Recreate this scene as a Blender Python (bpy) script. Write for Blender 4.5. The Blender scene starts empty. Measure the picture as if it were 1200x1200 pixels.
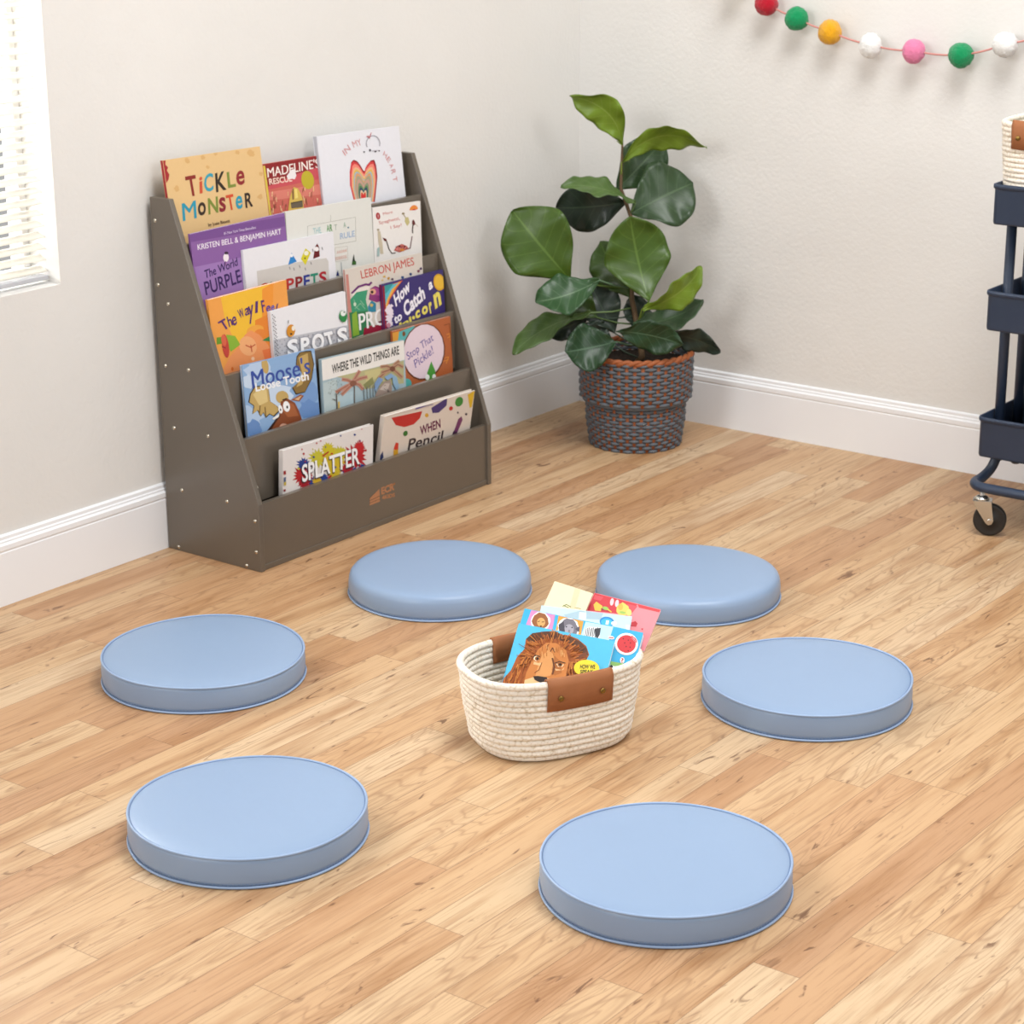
import bpy, bmesh, math, random
from mathutils import Vector, Matrix
random.seed(11)
scene = bpy.context.scene
COL = scene.collection
PI = math.pi
WORLD = .38
EXPOSURE = .19
LIGHTS = [('overhead_soft_light', (2.1, -1.7, 3.6), (1.4, -1.4, 0), 1.5, 92),  # unseen area light from above, no fixture modelled
          ('left_soft_light', (.9, -8.0, 3.0), (.8, -1.2, .3), 1.8, 118),  # unseen broad light from the left, no window built for it
          ('right_soft_light', (6.0, -2.6, 2.9), (.5, -.9, .4), 1.4, 50),  # unseen soft light from the right, source out of view
          ('window_daylight', (-.35, -2.27, 1.35), (1.0, -2.1, .6), .95, 40, (1, .99, .97), 1.35)]

# ------------------------------------------------------------------ materials
def srgb(h):
    if isinstance(h, str):
        c = [int(h[i:i+2], 16)/255 for i in (0, 2, 4)]
    else:
        c = list(h)
    return tuple((x/12.92 if x <= .04045 else ((x+.055)/1.055)**2.4) for x in c) + (1,)

class NT:
    def __init__(s, name):
        s.m = bpy.data.materials.new(name); s.m.use_nodes = True
        s.t = s.m.node_tree; s.n = s.t.nodes; s.l = s.t.links
        s.b = s.n['Principled BSDF']
    def node(s, kind, **kw):
        x = s.n.new(kind)
        for k, v in kw.items(): setattr(x, k, v)
        return x
    def link(s, a, b): s.l.new(a, b)
    def val(s, x, sock):
        if isinstance(x, (int, float)): sock.default_value = x
        else: s.link(x, sock)
    def math(s, op, a, b=None, c=None):
        x = s.node('ShaderNodeMath', operation=op)
        s.val(a, x.inputs[0])
        if b is not None: s.val(b, x.inputs[1])
        if c is not None: s.val(c, x.inputs[2])
        return x.outputs[0]
    def noise(s, vec, scale, detail=3, rough=.5, dist=0):
        x = s.node('ShaderNodeTexNoise')
        x.inputs['Scale'].default_value = scale; x.inputs['Detail'].default_value = detail
        x.inputs['Roughness'].default_value = rough; x.inputs['Distortion'].default_value = dist
        if vec is not None: s.link(vec, x.inputs['Vector'])
        return x.outputs['Fac']
    def ramp(s, fac, stops):
        x = s.node('ShaderNodeValToRGB'); e = x.color_ramp.elements
        while len(e) < len(stops): e.new(.5)
        for i, (p, c) in enumerate(stops):
            e[i].position = p; e[i].color = srgb(c) if isinstance(c, str) else c
        s.link(fac, x.inputs[0]); return x.outputs[0]
    def mix(s, fac, a, b, mode='MIX'):
        x = s.node('ShaderNodeMix', data_type='RGBA', blend_type=mode)
        s.val(fac, x.inputs[0])
        for v, k in ((a, 6), (b, 7)):
            if isinstance(v, (tuple, list)): x.inputs[k].default_value = v
            elif isinstance(v, str): x.inputs[k].default_value = srgb(v)
            else: s.link(v, x.inputs[k])
        return x.outputs[2]
    def bump(s, h, strength, dist=.002):
        x = s.node('ShaderNodeBump'); x.inputs['Strength'].default_value = strength
        x.inputs['Distance'].default_value = dist
        s.link(h, x.inputs['Height']); s.link(x.outputs[0], s.b.inputs['Normal'])
    def obj(s): return s.node('ShaderNodeTexCoord').outputs['Object']

def plain(name, h, rough=.5, metal=0., spec=.5, vary=.0, vscale=20, bump=0, bscale=200, bdist=.001):
    t = NT(name); c = srgb(h)
    t.b.inputs['Base Color'].default_value = c
    t.b.inputs['Roughness'].default_value = rough; t.b.inputs['Metallic'].default_value = metal
    t.b.inputs['Specular IOR Level'].default_value = spec
    if vary:
        f = t.noise(t.obj(), vscale, 4)
        t.link(t.mix(f, tuple(x*(1-vary) for x in c[:3])+(1,), tuple(min(1, x*(1+vary)) for x in c[:3])+(1,)), t.b.inputs['Base Color'])
    if bump: t.bump(t.noise(t.obj(), bscale, 3), bump, bdist)
    return t.m

PAINT = {}
def tone(h):        # sets every print colour slightly darker than its hex value
    return [(int(h[i:i+2], 16)/255)**1.04*.945 for i in (0, 2, 4)]
def paint(h):
    if h not in PAINT: PAINT[h] = plain('print_'+h, tone(h), .42, 0, .35, .03, 90)
    return PAINT[h]

def floor_material():
    t = NT('oak_plank_laminate'); g = t.obj()
    sep = t.node('ShaderNodeSeparateXYZ'); t.link(g, sep.inputs[0]); X, Y = sep.outputs[0], sep.outputs[1]
    W = .0745
    xs = t.math('DIVIDE', t.math('SUBTRACT', X, 1.978), W)
    strip = t.math('FLOOR', xs); fx = t.math('FRACT', xs)
    wn = t.node('ShaderNodeTexWhiteNoise', noise_dimensions='1D'); t.link(strip, wn.inputs['W'])
    wn2 = t.node('ShaderNodeTexWhiteNoise', noise_dimensions='1D'); t.link(t.math('ADD', strip, 51.37), wn2.inputs['W'])
    L = t.math('ADD', t.math('MULTIPLY', wn2.outputs['Value'], .5), .45)
    ys = t.math('ADD', t.math('DIVIDE', Y, L), t.math('MULTIPLY', wn.outputs['Value'], 13.0))
    piece = t.math('FLOOR', ys); fy = t.math('FRACT', ys)
    cv = t.node('ShaderNodeCombineXYZ'); t.link(strip, cv.inputs[0]); t.link(piece, cv.inputs[1])
    wp = t.node('ShaderNodeTexWhiteNoise', noise_dimensions='2D'); t.link(cv.outputs[0], wp.inputs['Vector'])
    rnd = wp.outputs['Value']
    seed = t.math('MULTIPLY', rnd, 37.0)
    def coords(kx, ky):
        c = t.node('ShaderNodeCombineXYZ')
        t.link(t.math('MULTIPLY', X, kx), c.inputs[0]); t.link(t.math('MULTIPLY', Y, ky), c.inputs[1]); t.link(seed, c.inputs[2])
        return c.outputs[0]
    base = t.ramp(rnd, FLOOR_RAMP)
    # broad tone drift inside a plank
    drift = t.noise(coords(26, 2.4), 1, 4, .6)
    dc = t.node('ShaderNodeClamp'); t.link(t.math('MULTIPLY', t.math('SUBTRACT', drift, .46), 3.2), dc.inputs[0])
    c1 = t.mix(t.math('MULTIPLY', dc.outputs[0], .85), base, FLOOR_DARK)
    # cathedral figure: contour lines of a stretched noise
    field = t.noise(coords(13, 1.7), 1, 2, .5, .25)
    band = t.math('SINE', t.math('MULTIPLY', field, 125.0))
    line = t.math('POWER', t.math('ADD', t.math('MULTIPLY', band, .5), .5), 8.0)
    amt = t.math('MULTIPLY', line, t.math('MULTIPLY', t.math('GREATER_THAN', wp.outputs['Color'], .4), .30))
    c2 = t.mix(amt, c1, FLOOR_LINE)
    fine = t.noise(coords(210, 6), 1, 4, .65)
    fr = t.math('MULTIPLY', t.math('SMOOTH_MAX', t.math('SUBTRACT', fine, .5), 0, .02), 2.3)
    c3 = t.mix(fr, c2, FLOOR_LINE)
    kn = t.noise(coords(48, 13), 1, 3, .5, 1.2)
    kf = t.math('MULTIPLY', t.math('MAXIMUM', t.math('SUBTRACT', kn, .655), 0), 13.0)
    kc = t.node('ShaderNodeClamp'); t.link(kf, kc.inputs[0])
    c4 = t.mix(t.math('MULTIPLY', kc.outputs[0], .8), c3, '5E3820')
    # joints
    ex = t.math('MULTIPLY', t.math('MINIMUM', fx, t.math('SUBTRACT', 1, fx)), W)
    ey = t.math('MULTIPLY', t.math('MINIMUM', fy, t.math('SUBTRACT', 1, fy)), L)
    j = t.math('LESS_THAN', t.math('MINIMUM', ex, ey), .00065)
    c5 = t.mix(t.math('MULTIPLY', j, .55), c4, '5A3A26')
    t.link(c5, t.b.inputs['Base Color'])
    t.b.inputs['Roughness'].default_value = .42
    t.b.inputs['Specular IOR Level'].default_value = .35
    t.bump(t.math('SUBTRACT', t.math('MULTIPLY', fine, .3), j), .12, .0008)
    return t.m
FLOOR_RAMP = [(0, 'B48C68'), (0.15, 'BB936D'), (0.4, 'C29E77'), (0.65, 'C6A57F'), (0.85, 'CAAD89'), (1, 'CDB291')]
FLOOR_DARK = '96673C'; FLOOR_LINE = '784D2B'

def wall_material():
    t = NT('painted_orange_peel_plaster'); g = t.obj()
    f = t.noise(g, 2.2, 3)
    t.link(t.ramp(f, [(.3, WALL_A), (.7, WALL_B)]), t.b.inputs['Base Color'])
    t.b.inputs['Roughness'].default_value = .7; t.b.inputs['Specular IOR Level'].default_value = .3
    h = t.math('ADD', t.noise(g, 95, 3, .55), t.math('MULTIPLY', t.noise(g, 14, 2), 1.2))
    t.bump(h, .2, .004)
    return t.m
WALL_A, WALL_B = 'D9D7D3', 'DEDCD8'

M = {}
M['floor'] = floor_material(); M['wall'] = wall_material()
M['trim'] = plain('white_gloss_trim', 'ECEDEF', .35, 0, .5, .01, 5)
M['stand'] = plain('grey_brown_laminate', '5F564B', .34, 0, .6, .05, 9, .05, 300)
M['stand'].node_tree.nodes['Principled BSDF'].inputs['Coat Weight'].default_value = .35; M['stand'].node_tree.nodes['Principled BSDF'].inputs['Coat Roughness'].default_value = .28
M['screw'] = plain('brushed_screw_metal', 'CFC8B8', .25, 1.)
M['vinyl'] = plain('light_blue_vinyl', '869CB9', .40, 0, .5, .015, 12, .12, 26, .002)
M['welt'] = plain('light_blue_welt', '90A6C5', .4, 0, .5)
M['stitch'] = plain('blue_seam_thread', '6F88AE', .7)
M['cart'] = plain('navy_powder_coat', '26344A', .45, 0, .5, .03, 30)
M['chrome'] = plain('zinc_plated_steel', 'D2D2CE', .25, 1.)
M['rubber'] = plain('black_rubber', '26221F', .55, 0, .4, .1, 60)
M['leather'] = plain('tan_leather', '9C6440', .6, 0, .25, .1, 45, .15, 240)
M['brass'] = plain('antique_brass', '8A6E3A', .3, 1.)
M['soil'] = plain('dark_potting_soil', '2A211A', .9, 0, .2, .4, 80, .8, 90, .01)
M['stem'] = plain('brown_green_bark', '5A4630', .7, 0, .3, .3, 60, .3, 120)
M['grey_weave'] = plain('grey_woven_cord', '5F646A', .75, 0, .3, .15, 60, .2, 300)
M['rust_weave'] = plain('rust_woven_cane', '98552E', .6, 0, .4, .15, 40)
M['paper'] = plain('book_paper', 'EFEFEE', .8, 0, .2, .02, 200)
M['blind'] = plain('ivory_blind_slat', 'EFEBDF', .5, 0, .4)
M['rail'] = plain('grey_blind_rail', 'B4B4B8', .5)
M['frame'] = plain('white_window_vinyl', 'F0F0EE', .4)
M['string'] = plain('dusty_pink_cord', 'C98880', .8)
M['charcoal'] = plain('charcoal_felt', '2B2A2C', .95, 0, .1, .2, 120, .4, 300)
def rope_material():
    t = NT('natural_cotton_rope'); g = t.obj()
    v = t.node('ShaderNodeTexVoronoi'); v.inputs['Scale'].default_value = 190; t.link(g, v.inputs['Vector'])
    c = t.ramp(v.outputs['Distance'], [(0, 'F0E9DE'), (.6, 'E9E0D2'), (1, 'C8B89E')])
    t.link(c, t.b.inputs['Base Color']); t.b.inputs['Roughness'].default_value = .9; t.b.inputs['Specular IOR Level'].default_value = .15
    t.bump(t.math('SUBTRACT', 1, v.outputs['Distance']), .3, .0015)
    return t.m
M['rope'] = rope_material()
def glass_material():
    t = NT('window_glass')
    t.b.inputs['Transmission Weight'].default_value = 1; t.b.inputs['Roughness'].default_value = 0
    t.b.inputs['IOR'].default_value = 1.1; t.b.inputs['Base Color'].default_value = (1, 1, 1, 1)
    return t.m
M['glass'] = glass_material()
def leaf_material(name, h, vein):
    t = NT(name); g = t.node('ShaderNodeTexCoord').outputs['UV']
    sep = t.node('ShaderNodeSeparateXYZ'); t.link(g, sep.inputs[0]); U, V = sep.outputs[0], sep.outputs[1]
    au = t.math('ABSOLUTE', U)
    mid = t.math('LESS_THAN', au, .035)
    vv = t.math('FRACT', t.math('MULTIPLY', t.math('SUBTRACT', V, t.math('MULTIPLY', au, .22)), 7.0))
    side = t.math('MULTIPLY', t.math('LESS_THAN', vv, .09), .45)
    f = t.math('MAXIMUM', mid, side)
    n = t.noise(t.obj(), 26, 3)
    c = srgb(h)
    b = t.mix(n, tuple(x*.72 for x in c[:3])+(1,), tuple(min(1, x*1.3) for x in c[:3])+(1,))
    t.link(t.mix(t.math('MULTIPLY', f, .38), b, vein), t.b.inputs['Base Color'])
    t.b.inputs['Roughness'].default_value = .36; t.b.inputs['Specular IOR Level'].default_value = .38
    t.bump(t.math('SUBTRACT', n, f), .25, .002)
    return t.m
LEAFM = [leaf_material('fresh_leaf', '667F23', '95A657'), leaf_material('mid_leaf', '48602D', '768B5C'), leaf_material('deep_leaf', '2C4225', '5A724D'),
         leaf_material('shade_leaf', '263228', '4D5E48'), leaf_material('glossy_leaf', '3E571A', '6E8B3F'), leaf_material('olive_leaf', '2F4514', '5A7234'),
         leaf_material('cool_leaf', '2B4B28', '7F9977'), leaf_material('blue_green_leaf', '1E391F', '668469')]
def fuzz(name, h):
    t = NT(name); g = t.obj(); c = srgb(h)
    n = t.noise(g, 130, 4, .7)
    t.link(t.mix(n, tuple(x*.8 for x in c[:3])+(1,), tuple(min(1, x*1.12) for x in c[:3])+(1,)), t.b.inputs['Base Color'])
    t.b.inputs['Roughness'].default_value = 1; t.b.inputs['Specular IOR Level'].default_value = .05
    t.b.inputs['Sheen Weight'].default_value = .3
    t.bump(n, .9, .006)
    return t.m

# ------------------------------------------------------------------ mesh builder
class MB:
    def __init__(s): s.v = []; s.f = []; s.mi = []; s.sm = []; s.uv = None
    def add(s, vs, fs, m=0, smooth=False):
        o = len(s.v); s.v += [tuple(p) for p in vs]
        for f in fs: s.f.append([i+o for i in f]); s.mi.append(m); s.sm.append(smooth)
        return s
    def box(s, x0, x1, y0, y1, z0, z1, m=0):
        v = [(x, y, z) for z in (z0, z1) for y in (y0, y1) for x in (x0, x1)]
        return s.add(v, [(0, 2, 3, 1), (4, 5, 7, 6), (0, 1, 5, 4), (2, 6, 7, 3), (0, 4, 6, 2), (1, 3, 7, 5)], m)
    def prism(s, poly, y0, y1, m=0):        # polygon in x,z pushed along y
        n = len(poly); v = [(x, y0, z) for x, z in poly]+[(x, y1, z) for x, z in poly]
        f = [list(range(n)), list(range(2*n-1, n-1, -1))]+[(i, i+n, (i+1) % n+n, (i+1) % n) for i in range(n)]
        return s.add(v, f, m)
    def grid(s, rows, m=0, closed_u=True, closed_v=False, smooth=True):
        n = len(rows[0]); v = [p for r in rows for p in r]; f = []
        R = len(rows)
        for i in range(R if closed_v else R-1):
            for j in range(n if closed_u else n-1):
                f.append((i*n+j, i*n+(j+1) % n, ((i+1) % R)*n+(j+1) % n, ((i+1) % R)*n+j))
        return s.add(v, f, m, smooth)
    def lathe(s, prof, n=48, c=(0, 0, 0), m=0, wob=None, cap=True):
        rows = []
        for r, z in prof:
            rows.append([(c[0]+r*math.cos(2*PI*k/n), c[1]+r*math.sin(2*PI*k/n), c[2]+z) for k in range(n)])
        s.grid(rows, m)
        if cap:
            o = len(s.v)-n*len(rows)
            if prof[0][0] > 1e-6: s.f.append([o+k for k in range(n)][::-1]); s.mi.append(m); s.sm.append(False)
            if prof[-1][0] > 1e-6: s.f.append([o+n*(len(rows)-1)+k for k in range(n)]); s.mi.append(m); s.sm.append(False)
        return s
    def tube(s, path, r, n=10, closed=False, m=0, caps=True):
        P = [Vector(p) for p in path]; N = len(P); rows = []
        T0 = (P[1]-P[0]).normalized(); up = Vector((0, 0, 1))
        if abs(T0.z) > .9: up = Vector((1, 0, 0))
        a = (up-T0*up.dot(T0)).normalized()
        for i in range(N):
            if closed: T = P[(i+1) % N]-P[i-1]
            else: T = P[min(i+1, N-1)]-P[max(i-1, 0)]
            T.normalize(); a = (a-T*a.dot(T)).normalized(); b = T.cross(a)
            rr = r[i] if isinstance(r, (list, tuple)) else r
            rows.append([P[i]+(a*math.cos(2*PI*k/n)+b*math.sin(2*PI*k/n))*rr for k in range(n)])
        o = len(s.v); s.grid(rows, m, True, closed)
        if not closed and caps:
            s.f.append([o+k for k in range(n)][::-1]); s.mi.append(m); s.sm.append(False)
            s.f.append([o+(N-1)*n+k for k in range(n)]); s.mi.append(m); s.sm.append(False)
        return s
    def cyl(s, p, q, r, n=20, m=0): return s.tube([p, q], r, n, False, m)
    def ball(s, c, r, n=16, k=10, m=0, sq=1):
        rows = [[(c[0]+r*math.sin(PI*i/k)*math.cos(2*PI*j/n), c[1]+r*math.sin(PI*i/k)*math.sin(2*PI*j/n), c[2]-r*sq*math.cos(PI*i/k)) for j in range(n)] for i in range(k+1)]
        rows[0] = [tuple(Vector(rows[0][0])+Vector((1e-6*math.cos(2*PI*j/n), 1e-6*math.sin(2*PI*j/n), 0))) for j in range(n)]
        rows[-1] = [tuple(Vector(rows[-1][0])+Vector((1e-6*math.cos(2*PI*j/n), 1e-6*math.sin(2*PI*j/n), 0))) for j in range(n)]
        return s.grid(rows, m)
    def mesh(s, name, mats):
        me = bpy.data.meshes.new(name); me.from_pydata(s.v, [], s.f)
        for m in (mats if isinstance(mats, (list, tuple)) else [mats]): me.materials.append(m)
        me.polygons.foreach_set('material_index', s.mi); me.polygons.foreach_set('use_smooth', s.sm)
        me.update(); return me
    def build(s, name, mats, parent=None, bevel=0, loc=None, seg=2):
        o = bpy.data.objects.new(name, s.mesh(name, mats)); COL.objects.link(o)
        if parent: o.parent = parent
        if loc: o.location = loc
        if bevel:
            b = o.modifiers.new('edge', 'BEVEL'); b.width = bevel; b.segments = seg; b.limit_method = 'ANGLE'; b.angle_limit = math.radians(40)
        return o

def thing(name, label, cat, loc=(0, 0, 0), rotz=0, group=None):
    o = bpy.data.objects.new(name, None); COL.objects.link(o); o.empty_display_size = .05
    o.location = loc; o.rotation_euler = (0, 0, rotz); o['label'] = label; o['category'] = cat
    if group: o['group'] = group
    return o
def structure(o): o['kind'] = 'structure'; return o
def dup(root, loc, label):
    r = root.copy(); COL.objects.link(r); r.location = loc; r['label'] = label
    for ch in list(root.children):
        c = ch.copy(); COL.objects.link(c); c.parent = r
        for g in ch.children:
            d = g.copy(); COL.objects.link(d); d.parent = c
    return r

_tc = {}
def text_mesh(txt, bold):
    """outline of a line of type, scaled to the box 0..1 (advance width x cap height)"""
    k = (txt, bold)
    if k in _tc: return _tc[k]
    cu = bpy.data.curves.new('type', 'FONT'); cu.body = txt; cu.offset = 0 if 'M' in txt else bold; cu.resolution_u = 3; cu.size = 1
    ob = bpy.data.objects.new('type', cu); COL.objects.link(ob)
    bpy.context.view_layer.update()
    me = bpy.data.meshes.new_from_object(ob.evaluated_get(bpy.context.evaluated_depsgraph_get()))
    vs = [(v.co.x, v.co.y) for v in me.vertices]; fs = [list(p.vertices) for p in me.polygons]
    bpy.data.objects.remove(ob); bpy.data.curves.remove(cu); bpy.data.meshes.remove(me)
    x0 = min(v[0] for v in vs); x1 = max(v[0] for v in vs)
    cap = max(v[1] for v in vs) if len(txt) == 1 and txt.islower() else .70+bold
    if 'M' in txt: bold = 0
    _tc[k] = ([((x-x0)/(x1-x0), (y+bold)/(cap+bold)) for x, y in vs], fs)
    return _tc[k]

def print_art(mb, art, slots, y0, base=0):
    """flat printed shapes lying on the cover plane (x right, z up), each a hair above the last"""
    def slot(c):
        if c not in slots: slots.append(c)
        return slots.index(c)+base
    for i, it in enumerate(art):
        y = y0-.00012-.000025*i
        if len(it) == 2:
            c, q = it; pts = [(q[k]/1e4, y, q[k+1]/1e4) for k in range(0, len(q), 2)]
            ar = sum(a[0]*b[2]-b[0]*a[2] for a, b in zip(pts, pts[1:]+pts[:1]))
            if ar < 0: pts.reverse()
            mb.add(pts, [list(range(len(pts)))], slot(c))
        else:
            c, txt, k, bold = it; A, B, T = Vector((k[0], k[1]))/1e4, Vector((k[2], k[3]))/1e4, Vector((k[4], k[5]))/1e4
            vs, fs = text_mesh(txt, bold); e, u = B-A, T-A
            nudge = [0] if 'M' not in txt or not bold else [-bold*.8, bold*.8, 0]      # heavier strokes: the same letters set twice more, a hair apart
            for jj, dx in enumerate(nudge):
                d = e.normalized()*dx*u.length
                mb.add([((A+e*x+u*z+d).x, y-.000005*jj, (A+e*x+u*z+d).y) for x, z in vs], fs, slot(c))

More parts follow.
